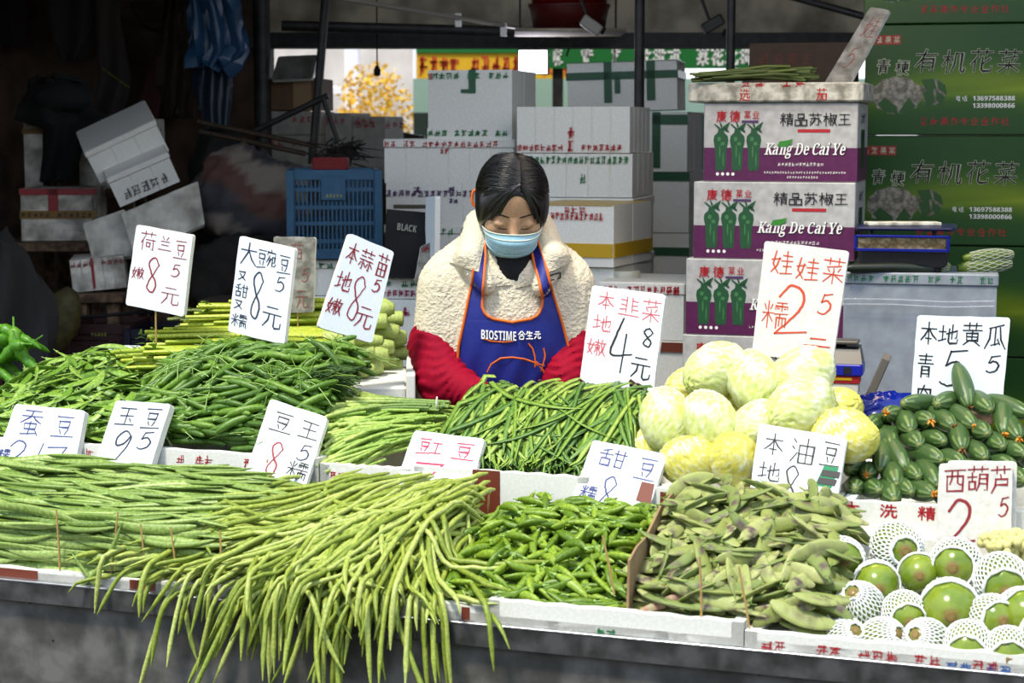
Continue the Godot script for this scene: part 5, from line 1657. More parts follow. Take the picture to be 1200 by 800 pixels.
	# --- coat ---
	var coat := func(q: Vector3) -> float:
		var d := egg(q, Vector3(-0.014, 1.09, -0.005), Vector3(0.182, 0.30, 0.135))
		d = sm(d, cone(q, Vector3(-0.125, 1.232, -0.02), Vector3(0.10, 1.232, -0.02), 0.072, 0.072), 0.06)
		d = sm(d, cone(q, Vector3(-0.158, 1.205, 0.0), Vector3(-0.184, 1.04, 0.02), 0.074, 0.064), 0.04)
		d = sm(d, cone(q, Vector3(0.130, 1.205, 0.0), Vector3(0.150, 1.04, 0.02), 0.074, 0.064), 0.04)
		d = -sm(-d, cone(q, Vector3(0.003, 1.36, 0.09), Vector3(0.004, 1.228, 0.155), 0.075, 0.016), 0.012)  # open neck
		d = sm(d, cone(q, Vector3(-0.082, 1.362, -0.02), Vector3(-0.098, 1.285, 0.075), 0.034, 0.036), 0.012)
		d = sm(d, cone(q, Vector3(-0.098, 1.285, 0.078), Vector3(-0.062, 1.222, 0.125), 0.038, 0.020), 0.012)
		d = sm(d, cone(q, Vector3(0.072, 1.352, -0.02), Vector3(0.098, 1.285, 0.075), 0.034, 0.036), 0.012)
		d = sm(d, cone(q, Vector3(0.098, 1.285, 0.078), Vector3(0.070, 1.218, 0.125), 0.038, 0.020), 0.012)
		d = sm(d, cone(q, Vector3(-0.07, 1.365, -0.05), Vector3(0.06, 1.36, -0.05), 0.036, 0.036), 0.02)
		return d
	var cm := MB.new()
	net_surface(cm, coat, Vector3(-0.29, 0.80, -0.17), Vector3(0.26, 1.43, 0.19), 0.0058)
	var nrm := cm.normals()
	var nz := FastNoiseLite.new()
	nz.seed = 6; nz.frequency = 85.0; nz.noise_type = FastNoiseLite.TYPE_CELLULAR
	for i in cm.v.size():
		cm.v[i] += nrm[i] * (-nz.get_noise_3dv(cm.v[i]) * 0.0085 - 0.002)
	var fleece := mat("fleece", Color(0.84, 0.80, 0.71), 0.95, "foam", 9.0)
	bump(fleece, 0.05, 8, 9.0, 11.0, FastNoiseLite.TYPE_CELLULAR)
	fleece.rim_enabled = true
	fleece.rim = 0.3
	part("coat", cm, fleece, who)
	var neck := MB.new()
	var shirt := func(q: Vector3) -> float:
		return sm(cone(q, Vector3(0, 1.20, 0.055), Vector3(0.002, 1.33, 0.03), 0.058, 0.064), egg(q, Vector3(0.002, 1.26, 0.065), Vector3(0.055, 0.06, 0.05)), 0.02)
	net_surface(neck, shirt, Vector3(-0.09, 1.12, -0.06), Vector3(0.09, 1.41, 0.15), 0.008)
	part("turtleneck", neck, mat("black_knit", Color(0.04, 0.035, 0.045), 0.9), who)
	# --- crimson sleeve covers with gathers ---
	for s in [-1.0, 1.0]:
		var o := Vector3(-0.016, 0, 0)
		var a := o + Vector3(s * 0.172, 1.065, 0.02)
		var b := o + Vector3(s * 0.150, 0.985, 0.09)
		var c := o + (Vector3(s * 0.055, 0.955, 0.185) if s < 0 else Vector3(0.120, 0.90, 0.13))
		var sl := func(q: Vector3) -> float:
			var t := (q - a).dot((c - a).normalized())
			var wr := 0.0042 * sin(t * 170.0 - q.y * 130.0 + 5.0 * sin(q.x * 45.0)) * (0.6 + 0.4 * sin(q.x * 90.0 + q.y * 60.0))
			return sm(cone(q, a, b, 0.071, 0.062), cone(q, b, c, 0.060, 0.040), 0.03) + wr
		var m := MB.new()
		net_surface(m, sl, Vector3(-0.28, 0.88, -0.08), Vector3(0.25, 1.15, 0.25), 0.0065)
		var velvet := mat("velvet", Color(0.58, 0.01, 0.15), 0.75, "soft", 10.0)
		velvet.metallic_specular = 0.25
		part("sleeve_cover", m, velvet, who)
		if s < 0:
			var pn := MB.new()
			pn.ball(P(489, 430, D - 0.09) - PO, Vector3.ONE * 0.003, 8, 6)
			part("pin", pn, M.white_print, who)
	# --- apron: a sheet that lies on the coat ---
	var over := func(px: float, py: float, lift: float) -> Vector3:
		var q := P(px, py, D - 0.13) - PO
		return Vector3(q.x, q.y, front_of(coat, q.x, q.y) + lift)
	var oL := [[272, 562], [285, 560], [300, 556], [330, 553.5], [350, 549], [380, 543], [408, 537], [475, 534]]
	var iL := [[272, 567], [300, 569], [340, 566], [360, 565], [369, 569], [374, 580], [377, 601]]
	var iR := [[272, 619], [285, 621], [300, 624], [330, 632], [350, 636], [360, 635], [369, 631], [374, 621], [377, 601]]
	var oR := [[272, 626], [285, 631], [300, 637], [337, 646], [382, 660], [418, 669], [475, 671]]
	var blue := mat("apron_blue", Color(0.06, 0.13, 0.52), 0.55, "soft", 14.0)
	var cloth := MB.new()
	var trimL := []
	var trimR := []
	var trimU := []
	for side in 2:
		var g := []
		for i in 36:
			var y := 272.0 + i * 3.0
			var x0 := table(oL, y) if side == 0 else table(iR, y)
			var x1 := table(iL, y) if side == 0 else table(oR, y)
			var row := []
			for j in 6:
				row.append(over.call(lerpf(x0, x1, j / 5.0), y, 0.010))
			g.append(row)
		cloth.sheet(g, 0.003)
	var bib := []
	for i in 34:
		var y := 377.0 + i * 3.0
		var row := []
		for j in 29:
			var px := lerpf(table(oL, y), table(oR, y), j / 28.0)
			row.append(over.call(px, y, 0.010 + 0.004 * sin(px * 0.22 + y * 0.06) * clampf((y - 395) / 40, 0, 1)))
		bib.append(row)
	cloth.sheet(bib, 0.003)
	part("apron", cloth, blue, who)
	for i in 58:
		var y := 272.0 + i * 3.4
		trimL.append(over.call(table(oL, y), y, 0.011)); trimR.append(over.call(table(oR, y), y, 0.011))
	for i in 31:
		var y := 272.0 + i * 3.5
		trimU.append(over.call(table(iL, y), y, 0.011))
	for i in range(30, -1, -1):
		var y := 272.0 + i * 3.5
		trimU.append(over.call(table(iR, y), y, 0.011))
	var orange := mat("trim_orange", Color(0.86, 0.40, 0.06), 0.6)
	for t in [trimL, trimR, trimU]:
		var m := MB.new()
		m.tube(t, [0.0036], 6)
		part("piping", m, orange, who)
	var mark := MB.new()                                     # the printed line drawing
	for l in [[[571, 436], [576, 426], [587, 419], [600, 418], [614, 420], [627, 425], [636, 434], [642, 445], [644, 452]], [[619, 402], [624, 408], [627, 418], [627, 430]], [[637, 408], [639, 417], [637, 425], [634, 435]], [[565, 396], [575, 399], [590, 400], [601, 399]], [[626, 422], [632, 427], [638, 429]]]:
		var pts := []
		for e in l:
			pts.append(over.call(e[0], e[1], 0.0125))
		mark.tube(pts, [0.0024 if l.size() > 4 else 0.002], 5, 0.5, Vector3.BACK)
	part("line_drawing", mark, orange, who)
	var name_b := MB.new()
	var font := SystemFont.new()
	font.font_names = PackedStringArray(["Droid Sans"])
	font.font_weight = 700
	var tm := TextMesh.new()
	tm.text = "BIOSTIME"; tm.font = font; tm.font_size = 32; tm.pixel_size = 0.01; tm.depth = 0.01
	var ab := tm.get_aabb()
	var arr := tm.get_mesh_arrays()
	for q in arr[Mesh.ARRAY_VERTEX]:
		var fx: float = (q.x - ab.position.x) / ab.size.x
		var fy: float = (q.y - ab.position.y) / ab.size.y
		name_b.p(over.call(564.0 + 41.0 * fx, 396.5 - 10.5 * fy + 2.0 * fx, 0.0145 if q.z > 0 else 0.012))
	name_b.ix = arr[Mesh.ARRAY_INDEX]
	for k in 3:
		for st in strokes(["合", "生", "元"][k]):
			for i in st.size() - 1:
				var e0: Vector3 = over.call(607.0 + 9.2 * k + st[i].x * 8.6, 387.0 + st[i].y * 10.5, 0.014)
				var e1: Vector3 = over.call(607.0 + 9.2 * k + st[i + 1].x * 8.6, 387.0 + st[i + 1].y * 10.5, 0.014)
				name_b.tube([e0, e1], [0.0017], 4)
	part("lettering", name_b, M.white_print, who)
	# --- turned-down collar and lapels ---
	for q in [[[563, 254], [571, 268], [561, 318], [525, 309]], [[627, 266], [639, 252], [673, 307], [641, 319]], [[571, 304], [580, 312], [601, 334], [573, 336]], [[611, 314], [622, 305], [632, 332], [604, 338]]]:
		var g := []
		var small: bool = q[0][1] > 290
		for i in 15:
			var row := []
			for j in 13:
				var a := j / 12.0
				var b := i / 14.0
				var x := lerpf(lerpf(q[0][0], q[1][0], a), lerpf(q[3][0], q[2][0], a), b)
				var y := lerpf(lerpf(q[0][1], q[1][1], a), lerpf(q[3][1], q[2][1], a), b)
				var e: Vector3 = over.call(x, y, 0.0)
				var edge := pow(maxf(0.0, sin(PI * clampf(a, 0.04, 0.96)) * sin(PI * clampf(b, 0.10, 0.95))), 0.3)
				row.append(e + Vector3(0, 0, (0.004 if small else 0.006) + (0.010 if small else 0.020) * edge + 0.004 * nz.get_noise_2d(x * 0.5, y * 0.5)))
			g.append(row)
		var cl := MB.new()
		cl.sheet(g, 0.016)
		part("lapel" if small else "collar", cl, fleece, who)
	# --- small things on the coat ---
	var tab := MB.new()
	var tg := []
	for i in 6:
		var row := []
		for j in 3:
			row.append(over.call(544.0 + i * 1.6 + j * 4.5, 317.0 + i * 4.6 + j * 0.4, 0.008))
		tg.append(row)
	tab.sheet(tg, 0.003)
	part("tab", tab, mat("cream_leather", Color(0.85, 0.82, 0.74), 0.5), who)
	for q in [[597, 369, 0.005], [548, 322, 0.003], [550, 345, 0.003]]:
		var bt := MB.new()
		bt.ball(over.call(q[0], q[1], 0.012), Vector3(q[2], q[2], 0.002), 12, 6)
		part("button", bt, mat("pearl", Color(0.80, 0.78, 0.72), 0.25), who)
	var bk := MB.new()
	for l in [[[644, 322], [657, 320]], [[644, 328], [657, 327]], [[644, 322], [644, 328]], [[657, 320], [657, 327]]]:
		bk.tube([over.call(l[0][0], l[0][1], 0.010), over.call(l[1][0], l[1][1], 0.010)], [0.0018], 6)
	part("buckle", bk, M.dark_metal, who)
	# --- mask ---
	var mg := []
	for i in 17:
		var t := i / 16.0
		var yf := lerpf(-0.017, -0.108, t)
		var zf := table([[0.0, 0.107], [0.2, 0.121], [0.45, 0.120], [0.75, 0.104], [1.0, 0.078]], t) + 0.0018 * (1.0 if int(t * 6.0) % 2 else 0.0)
		var row := []
		for j in 25:
			var s := (j / 24.0 - 0.5) * 2.0
			var ca := cos(s * PI * 0.5)
			var x := lerpf(0.0735, 0.066, t) * sin(s * PI * 0.5) * (1.0 - 0.06 * sin(t * PI))
			row.append(H + HB * Vector3(x, lerpf(yf, lerpf(-0.037, -0.092, t), pow(absf(s), 1.6)), lerpf(0.022, zf, pow(maxf(ca, 0), 0.75))))
		mg.append(row)
	var mk := MB.new()
	mk.sheet(mg, 0.002)
	var mo := part("face_mask", mk, mat("mask_blue", Color(0.66, 0.84, 0.90), 0.7, "soft", 30.0), who)
	for r in [0, 2]:
		var st := MB.new()
		var pts := []
		for q in mg[r]:
			pts.append(q + HB * Vector3(0, 0, 0.001))
		st.tube(pts, [0.0016], 5)
		part("nose_strip", st, mat("mask_edge", Color(0.78, 0.80, 0.74), 0.7), mo)
	var pl := MB.new()
	var pp := []
	for q in mg[10]:
		pp.append(q + HB * Vector3(0, 0, 0.0008))
	pl.tube(pp, [0.0014], 5)
	part("pleat", pl, M.mask_blue, mo)
	for s in [0, 24]:
		var lp := MB.new()
		var sx := -1.0 if s == 0 else 1.0
		lp.tube([mg[0][s], H + HB * Vector3(sx * 0.080, -0.006, 0.0), H + HB * Vector3(sx * 0.086, 0.008, -0.022), H + HB * Vector3(sx * 0.083, -0.03, -0.024), mg[16][s]], [0.0014], 5)
		part("ear_loop", lp, M.white_print, mo)
	# --- brows, lashes ---
	var dark := mat("brow", Color(0.07, 0.05, 0.045), 0.7)
	for s in [-1.0, 1.0]:
		for l in [[[0.013, 0.0165, 0.0017], [0.024, 0.0180, 0.0024], [0.036, 0.0185, 0.0022], [0.049, 0.0140, 0.0011]], [[0.0165, -0.0135, 0.0008], [0.024, -0.0165, 0.0013], [0.034, -0.0165, 0.0014], [0.0465, -0.0115, 0.001]]]:
			var pts := []
			var rad := []
			for e in l:
				pts.append(H + HB * Vector3(s * e[0], e[1], front_of(head, s * e[0], e[1], 0.16, 0.02)))
				rad.append(e[2])
			var m := MB.new()
			m.tube(pts, rad, 5)
			part("eyebrow" if l[0][1] > 0 else "eyelash", m, dark, who)
	# --- hair ---
	var hair := func(q: Vector3) -> float:
		var d := egg(q, Vector3(0, 0.022, -0.020), Vector3(0.085, 0.096, 0.104))
		d = sm(d, cone(q, Vector3(0, 0.01, -0.115), Vector3(-0.03, -0.08, -0.135), 0.04, 0.022), 0.03)
		for s in [-1.0, 1.0]:
			d = sm(d, egg(q, Vector3(s * 0.070, -0.005, 0.006), Vector3(0.018, 0.05, 0.045)), 0.02)
		d = -sm(-d, egg(q, Vector3(0.006, -0.030, 0.120), Vector3(0.046, 0.118, 0.085)), 0.006)
		return -sm(-d, egg(q, Vector3(0.002, -0.075, 0.100), Vector3(0.070, 0.100, 0.080)), 0.006)
	var hm := MB.new()
	net_surface(hm, hair, Vector3(-0.11, -0.13, -0.19), Vector3(0.11, 0.14, 0.11), 0.0055)
	for i in hm.v.size():
		hm.v[i] = H + HB * hm.v[i]
	var hair_mat := mat("hair", Color(0.045, 0.038, 0.042), 0.34, "", 1.0, 0.6)
	var ho := part("hair", hm, hair_mat, who)
	var hc := Vector3(0, 0.02, -0.02)
	var skull := func(d: Vector3, lift: float) -> Vector3:
		var r := d / Vector3(0.085, 0.096, 0.104)
		return Vector3(0, 0.022, -0.020) + d / r.length() + d * lift
	var strands := MB.new()
	for i in 420:                                            # hair combed from the parting over the sides to the back
		var side := -1.0 if i % 2 else 1.0
		var k := rng.randf()
		var d0 := Vector3(0.10, lerpf(0.55, 1.0, k), lerpf(0.85, -0.2, k)).normalized()
		var d1 := Vector3(side * rf(0.45, 1.0), rf(-0.75, 0.05), rf(-1.0, 0.05) - 0.2 * (1.0 - k)).normalized()
		var md := (d0 + d1 * 0.6 + Vector3(side * 0.75, 0.35, 0.35 * (1.0 - k))).normalized()
		var pts := []
		var rad := []
		for j in 11:
			var t := j / 10.0
			var dd := d0.lerp(md, t).lerp(md.lerp(d1, t), t).normalized()
			var q: Vector3 = skull.call(dd, 0.0006 + 0.0055 * fposmod(i * 0.618, 1.0) * sin(t * PI))
			if egg(q, Vector3(0.006, -0.030, 0.120), Vector3(0.040, 0.112, 0.080)) < 0.0 or egg(q, Vector3(0.002, -0.075, 0.100), Vector3(0.066, 0.096, 0.076)) < 0.0:
				break
			pts.append(H + HB * q)
			rad.append(0.0016 * (1.0 - 0.5 * t))
		if pts.size() > 3:
			strands.tube(pts, rad, 4, 0.6)
	part("combed_strands", strands, hair_mat, ho)
	var locks := MB.new()
	for l in [[[609, 216], [600, 224], [589, 236], [581, 248], [574, 258]], [[608, 217], [595, 228], [584, 240], [577, 252]], [[612, 219], [617, 229], [623, 243], [628, 257]], [[612, 218], [621, 231], [628, 246], [631, 262]], [[606, 218], [590, 228], [575, 240], [568, 254]], [[613, 219], [626, 232], [634, 246], [636, 262]], [[609, 217], [594, 226], [582, 236], [572, 250]], [[604, 217], [584, 228], [570, 242], [565, 258]]]:
		for n in 7:
			var pts := []
			var rad := []
			for e in l.size():
				var sp: float = 1.0 + e * 0.55
				var wq := P(l[e][0] + rf(-sp, sp), l[e][1] + rf(-1, 1), D - 0.16) - PO
				var dirv := HI * (wq - H)
				var best := dirv
				var rr := ray(l[e][0], l[e][1])
				var z := 0.24                                   # walk along the view until the head is met
				for it in 50:
					var pt := P(l[e][0] + (n - 3) * 0.45 * sp * 0.5, l[e][1], D - z) - PO
					var dh: float = minf(head.call(HI * (pt - H)), hair.call(HI * (pt - H)))
					best = pt
					if dh < 0.004 or z < 0.0: break
					z -= maxf((dh - 0.003) * 0.8, 0.0008)
				pts.append(best + Vector3(rf(-1, 1), rf(-1, 1), 0) * 0.0006)
				rad.append(lerpf(0.0022, 0.0007, e / float(l.size() - 1)))
			locks.tube(pts, rad, 4)
	part("fringe", locks, hair_mat, ho)
	var scalp := MB.new()
	for i in 7:
		var d0 := Vector3(0.10 + rf(-0.05, 0.05), 0.62 + i * 0.02, 0.80 - i * 0.03).normalized()
		scalp.tube([H + HB * skull.call(d0, 0.0), H + HB * skull.call((d0 + Vector3(rf(-0.12, 0.12), 0.02, 0.04)).normalized(), 0.0012)], [0.0016, 0.0006], 4)
	part("parting", scalp, skin, ho)
	var tie := MB.new()
	var tp := []
	for i in 13:
		var a := TAU * i / 12
		tp.append(P(556.5 + 3.4 * cos(a), 232 + 9.5 * sin(a), D + 0.02) - PO)
	tie.tube(tp, [0.0035], 6)
	part("hair_tie", tie, orange, who)
	# --- trousers and shoes, hidden behind the counter ---
	var tr := MB.new()
	for s in [-1.0, 1.0]:
		tr.tube([Vector3(-0.012 + s * 0.075, 0.95, -0.02), Vector3(-0.012 + s * 0.085, 0.5, -0.01), Vector3(-0.012 + s * 0.085, 0.06, -0.03)], [0.115, 0.085, 0.065], 14)
	part("trousers", tr, mat("trousers", Color(0.08, 0.08, 0.10), 0.85), who)
	for s in [-1.0, 1.0]:
		var sh := MB.new()
		sh.ball(Vector3(-0.012 + s * 0.085, 0.035, 0.02), Vector3(0.05, 0.035, 0.13), 14, 8)
		part("shoe", sh, M.black, who)

# ---------- the place ----------
func slab(called: String, lo: Vector3, hi: Vector3, m: Material) -> MeshInstance3D:
	var b := MB.new()
	b.box(lo, hi)
	return struct(called, b, m)
func setting() -> void:
	slab("floor", Vector3(-8, -0.1, -40), Vector3(8, 0, 8), M.concrete)
	slab("ceiling", Vector3(-4, 3.6, -9.0), Vector3(4, 3.7, -4.3), M.beige)
	slab("added_shade_slab", Vector3(-4, 2.32, -7.75), Vector3(-0.62, 2.42, -4.95), M.wood)   # unseen slab added above the frame to shade the stall's left end
	slab("wall_left", Vector3(-2.35, 0, -9.0), Vector3(-2.2, 3.6, -5.2), M.brown_wall)
	slab("wall_right", Vector3(1.95, 0, -9.0), Vector3(2.1, 3.6, -4.4), M.brown_wall)
	slab("wall_back", Vector3(-2.2, 0, -7.75), Vector3(-0.98, 3.6, -7.6), M.brown_wall)
	# far side of the lane behind the viewer: its shops and canopy
	slab("wall_front", Vector3(-8, 0, 3.2), Vector3(8, 2.8, 3.4), M.concrete)
	# a warm batten lamp hung over the stall's right half, above the frame: it warms the keeper's shoulder and the cartons
	var at := Vector3(0.62, 2.32, -4.35)
	var t := thing("batten_lamp", "warm white batten lamp hanging over the stall", "lamp", at)
	var m := MB.new()
	m.rbox(Vector3(-0.32, 0.0, -0.03), Vector3(0.32, 0.04, 0.03), 0.006)
	part("housing", m, M.dark_metal, t)
	m = MB.new()
	m.rbox(Vector3(-0.31, -0.012, -0.025), Vector3(0.31, 0.0, 0.025), 0.004)
	var g := mat("batten_glow", Color(1, 1, 1), 0.5)
	g.emission_enabled = true
	g.emission = Color(1.0, 0.86, 0.66)
	g.emission_energy_multiplier = 4.0
	part("diffuser", m, g, t)
	for x in [-0.25, 0.25]:
		m = MB.new()
		m.tube([Vector3(x, 0.04, 0), Vector3(x, 1.28, -0.02)], [0.003], 5)
		part("cord", m, M.black, t)
	var al := AreaLight3D.new()
	al.name = "batten_light"
	al.area_size = Vector2(0.62, 0.05)
	al.light_color = Color(1.0, 0.86, 0.66)
	al.light_energy = 0.7
	al.area_range = 12.0
	al.shadow_enabled = true
	add_child(al)
	al.position = at + Vector3(0, -0.02, 0)
	al.rotation = Vector3(-PI / 2, 0, 0)

# ---------- boxes ----------
func place(x0: float, y0: float, x1: float, y1: float, z: float, yaw: float) -> Dictionary:   # an upright rectangle seen at these pixels, its foot z metres away
	var o := P((x0 + x1) / 2, y1, z)
	var n := Vector3(sin(deg_to_rad(yaw)), 0, cos(deg_to_rad(yaw)))
	var hit := func(px: float, py: float) -> Vector3:
		var r := ray(px, py)
		return CAM + r * ((o - CAM).dot(n) / r.dot(n))
	var a: Vector3 = hit.call(x0, y1)
	var b: Vector3 = hit.call(x1, y1)
	var c: Vector3 = hit.call((x0 + x1) / 2, y0)
	var m := (a + b) / 2
	return {"at": Vector3(m.x, o.y, m.z), "w": Vector2(a.x - b.x, a.z - b.z).length(), "h": c.y - o.y, "turn": deg_to_rad(yaw)}
func ribbed(w: float, h: float, d: float, panels: int) -> MB:   # foam box wall: upright panels parted by shallow grooves
	var o := PackedVector2Array()
	var g := 0.003
	var x := w / 2
	var side := maxi(2, int(panels * d / w))
	for s in 4:
		var n: int = panels if s % 2 else side
		var a: Vector2 = [Vector2(x, -d), Vector2(x, 0), Vector2(-x, 0), Vector2(-x, -d)][s]
		var b: Vector2 = [Vector2(x, 0), Vector2(-x, 0), Vector2(-x, -d), Vector2(x, -d)][s]
		var e := (b - a)
		var inw := Vector2(-e.y, e.x).normalized() * 0.0035
		o.append(a)
		for k in range(1, n):
			var q := a + e * (float(k) / n)
			var t := e.normalized() * g
			o.append(q - t); o.append(q - t * 0.4 + inw); o.append(q + t * 0.4 + inw); o.append(q + t)
	var m := MB.new()
	m.prism(o, 0.0, h)
	return m
# prints: [text, material, x, y (top, from the box top), char width, char height, pen]; tapes: [material, x0, x1, y0, y1] in metres from the front's left top corner
func foam_box(label: String, rect: Array, z: float, d: float, yaw: float, panels: int, lid: float, prints: Array, tapes: Array, group := "", m: Material = null) -> Node3D:
	var b := place(rect[0], rect[1], rect[2], rect[3], z, yaw)
	var t := thing("foam_box", label, "box", b.at, b.turn, group)
	fill_box(t, b.w, b.h, d, panels, lid, prints, tapes, m)
	return t
func fill_box(t: Node3D, w: float, h: float, d: float, panels: int, lid: float, prints: Array, tapes: Array, m: Material = null) -> void:
	m = m if m else M.foam
	part("box_body", ribbed(w - 0.008, h - lid, d - 0.008, panels), m, t, Vector3(0, 0, -0.004))
	if lid > 0:
		var l := MB.new()
		l.rbox(Vector3(-w / 2, h - lid + 0.001, -d), Vector3(w / 2, h, 0.0), 0.006)
		part("lid", l, m, t)
	var o := Vector3(-w / 2, h, 0)
	for p in prints:
		var mb := MB.new()
		line_of(mb, p[0], Vector2(p[2], p[3]), Vector2(p[4] * 0.85, p[5]), p[4], p[6] if p.size() > 6 else 0.0016, o, Vector3.RIGHT, Vector3.DOWN, Vector3(0, 0, 0.001))
		part("lettering", mb, p[1], t)
	for p in tapes:
		var mb := MB.new()
		mb.box(Vector3(p[1], -p[4], -0.004), Vector3(p[2], -p[3], 0.0008), Basis(), o)
		if p.size() > 5:                                     # runs over the top as well
			mb.box(Vector3(p[1], -0.001, -d), Vector3(p[2], 0.0008, 0.0), Basis(), o)
		if p.size() > 6:                                     # or round the side
			mb.box(Vector3(w - 0.004, -p[4], -d), Vector3(w + 0.0008, -p[3], 0), Basis(), o)
		part("tape", mb, p[0], t)
func stand(label: String, x0: float, x1: float, z0: float, z1: float, top: float, yaw := 0.0) -> void:
	var t := thing("wooden_bench", label, "bench", Vector3((x0 + x1) / 2, 0, z1), yaw)
	var w := (x1 - x0) / 2 * 0.72
	var d := (z1 - z0) * 0.72
	var b := MB.new()
	b.rbox(Vector3(-w, top - 0.03, -d), Vector3(w, top, 0), 0.004)
	part("bench_top", b, M.wood, t)
	for s in [-1, 1]:
		for e in [0.04, d - 0.04]:
			var l := MB.new()
			l.rbox(Vector3(s * (w - 0.04) - 0.02, 0, -e - 0.02), Vector3(s * (w - 0.04) + 0.02, top - 0.03, -e + 0.02), 0.003)
			part("leg", l, M.wood, t)
func flat_part(called: String, poly: PackedVector2Array, m: Material, t: Node3D, o: Vector3, lift := 0.001) -> void:
	var mb := MB.new()
	blot(mb, poly, o, Vector3.RIGHT, Vector3.DOWN, Vector3(0, 0, lift))
	part(called, mb, m, t)
func oval(c: Vector2, r: Vector2, n := 20, wob := 0.0) -> PackedVector2Array:
	var q := PackedVector2Array()
	for k in n:
		var a := TAU * k / n
		q.append(c + Vector2(cos(a) * r.x, sin(a) * r.y) * (1.0 + wob * sin(k * 2.7)))
	return q

# ---------- right: pepper cartons, cauliflower cartons, scales ----------
func pepper_carton(label: String, rect: Array, z: float) -> Node3D:
	var yaw := -16.0
	var b := place(rect[0], rect[1], rect[2], rect[3], z, yaw)
	var t := thing("pepper_carton", label, "carton", b.at, b.turn)
	var w: float = b.w
	var h: float = b.h
	var d := 0.28
	var m := MB.new()
	m.rbox(Vector3(-w / 2, 0, -d), Vector3(w / 2, h - 0.001, 0), 0.004)
	part("carton", m, mat("carton_white", Color(0.74, 0.74, 0.73), 0.5, "soft", 5.0), t)
	var o := Vector3(-w / 2, h, 0)
	var purple := mat("carton_purple", Color(0.36, 0.10, 0.31), 0.45, "soft", 6.0)
	var pm := MB.new()
	pm.box(Vector3(-w / 2 + 0.001, 0.002, -0.01), Vector3(w / 2 - 0.001, h * 0.43, 0.0006))
	pm.box(Vector3(w / 2 - 0.01, 0.002, -d + 0.002), Vector3(w / 2 + 0.0006, h * 0.43, -0.002))
	part("purple_band", pm, purple, t)
	var g0 := mat("print_pepper", Color(0.10, 0.30, 0.17), 0.5)
	var g1 := mat("print_pepper_light", Color(0.24, 0.46, 0.26), 0.5)
	for k in 3:
		var cx := w * (0.115 + 0.108 * k)
		var pep := PackedVector2Array()
		for e in [[-0.018, 0.33], [0.018, 0.33], [0.022, 0.38], [0.045, 0.42], [0.05, 0.48], [0.042, 0.56], [0.037, 0.64], [0.037, 0.78], [0.03, 0.86], [0.012, 0.87], [0.0, 0.85], [-0.012, 0.87], [-0.03, 0.86], [-0.037, 0.78], [-0.037, 0.64], [-0.042, 0.56], [-0.05, 0.48], [-0.045, 0.42], [-0.022, 0.38]]:
			pep.append(Vector2(cx + e[0] * w * 0.98, e[1] * h))
		flat_part("pepper_print", pep, g0, t, o, 0.0012)
		for e in [[-0.012, 0.46, 0.018, 0.03], [0.012, 0.52, 0.02, 0.025], [-0.006, 0.62, 0.007, 0.08], [0.016, 0.72, 0.006, 0.09]]:
			flat_part("pepper_shine", oval(Vector2(cx + e[0] * w, e[1] * h), Vector2(e[2] * w * 0.7, e[3] * h), 10), g1, t, o, 0.0016)
		for e in [[-0.06, 0.27, -0.03, 0.25], [0.075, 0.24, 0.03, 0.27], [-0.015, 0.24, 0.0, 0.22], [0.06, 0.38, 0.045, 0.30]]:
			flat_part("leaf_print", PackedVector2Array([Vector2(cx, 0.33 * h), Vector2(cx + e[2] * w - 0.003, e[3] * h + 0.004), Vector2(cx + e[0] * w * 0.8, e[1] * h), Vector2(cx + e[2] * w + 0.004, e[3] * h + 0.016)]), g0, t, o, 0.0014)
	var ink := MB.new()
	line_of(ink, "康德", Vector2(0.085 * w, 0.10 * h), Vector2(0.065 * w, 0.15 * h), 0.088 * w, 0.0024, o, Vector3.RIGHT, Vector3.DOWN, Vector3(0, 0, 0.0018))
	line_of(ink, "菜业", Vector2(0.265 * w, 0.10 * h), Vector2(0.045 * w, 0.11 * h), 0.055 * w, 0.0015, o, Vector3.RIGHT, Vector3.DOWN, Vector3(0, 0, 0.0018))
	part("lettering", ink, M.print_red, t)
	ink = MB.new()
	line_of(ink, "精品苏椒王", Vector2(0.50 * w, 0.13 * h), Vector2(0.085 * w, 0.17 * h), 0.093 * w, 0.0021, o, Vector3.RIGHT, Vector3.DOWN, Vector3(0, 0, 0.0018))
	part("lettering", ink, M.ink_black, t)
	flat_part("ribbon_print", rect2(0.615 * w, 0.335 * h, 0.21 * w, 0.042 * h), M.print_red, t, o)
	flat_part("blue_ribbon_print", rect2(0.25 * w, 0.225 * h, 0.11 * w, 0.03 * h), M.print_purple, t, o, 0.0017)
	ink = MB.new()
	line_of(ink, "xxxxxxxxxxxxx", Vector2(0.49 * w, 0.755 * h), Vector2(0.02 * w, 0.045 * h), 0.023 * w, 0.0006, o, Vector3.RIGHT, Vector3.DOWN, Vector3(0, 0, 0.0016))
	line_of(ink, "xxxxxxxxxxxxxxxxxxxxxxxxxxxxxxx", Vector2(0.40 * w, 0.865 * h), Vector2(0.013 * w, 0.03 * h), 0.0172 * w, 0.0005, o, Vector3.RIGHT, Vector3.DOWN, Vector3(0, 0, 0.0016))
	line_of(ink, "xxxxxxxxxxxx", Vector2(0.55 * w, 0.925 * h), Vector2(0.013 * w, 0.03 * h), 0.0172 * w, 0.0005, o, Vector3.RIGHT, Vector3.DOWN, Vector3(0, 0, 0.0016))
	for k in 4:
		blot(ink, oval(Vector2((0.095 + 0.034 * k) * w, 0.905 * h), Vector2(0.0045, 0.0045), 10), o, Vector3.RIGHT, Vector3.DOWN, Vector3(0, 0, 0.0016))
	part("small_print", ink, M.white_print, t)
	var e := Vector3(0.665 * w, -0.605 * h, 0.0012) + o
	latin("lettering", "Kang De Cai Ye", 0.205 * h, 0.525 * w, M.ink_black, t, e + Vector3(0.0012, -0.0012, 0), Basis(), "Droid Serif", true, 0.22, 0.0008)
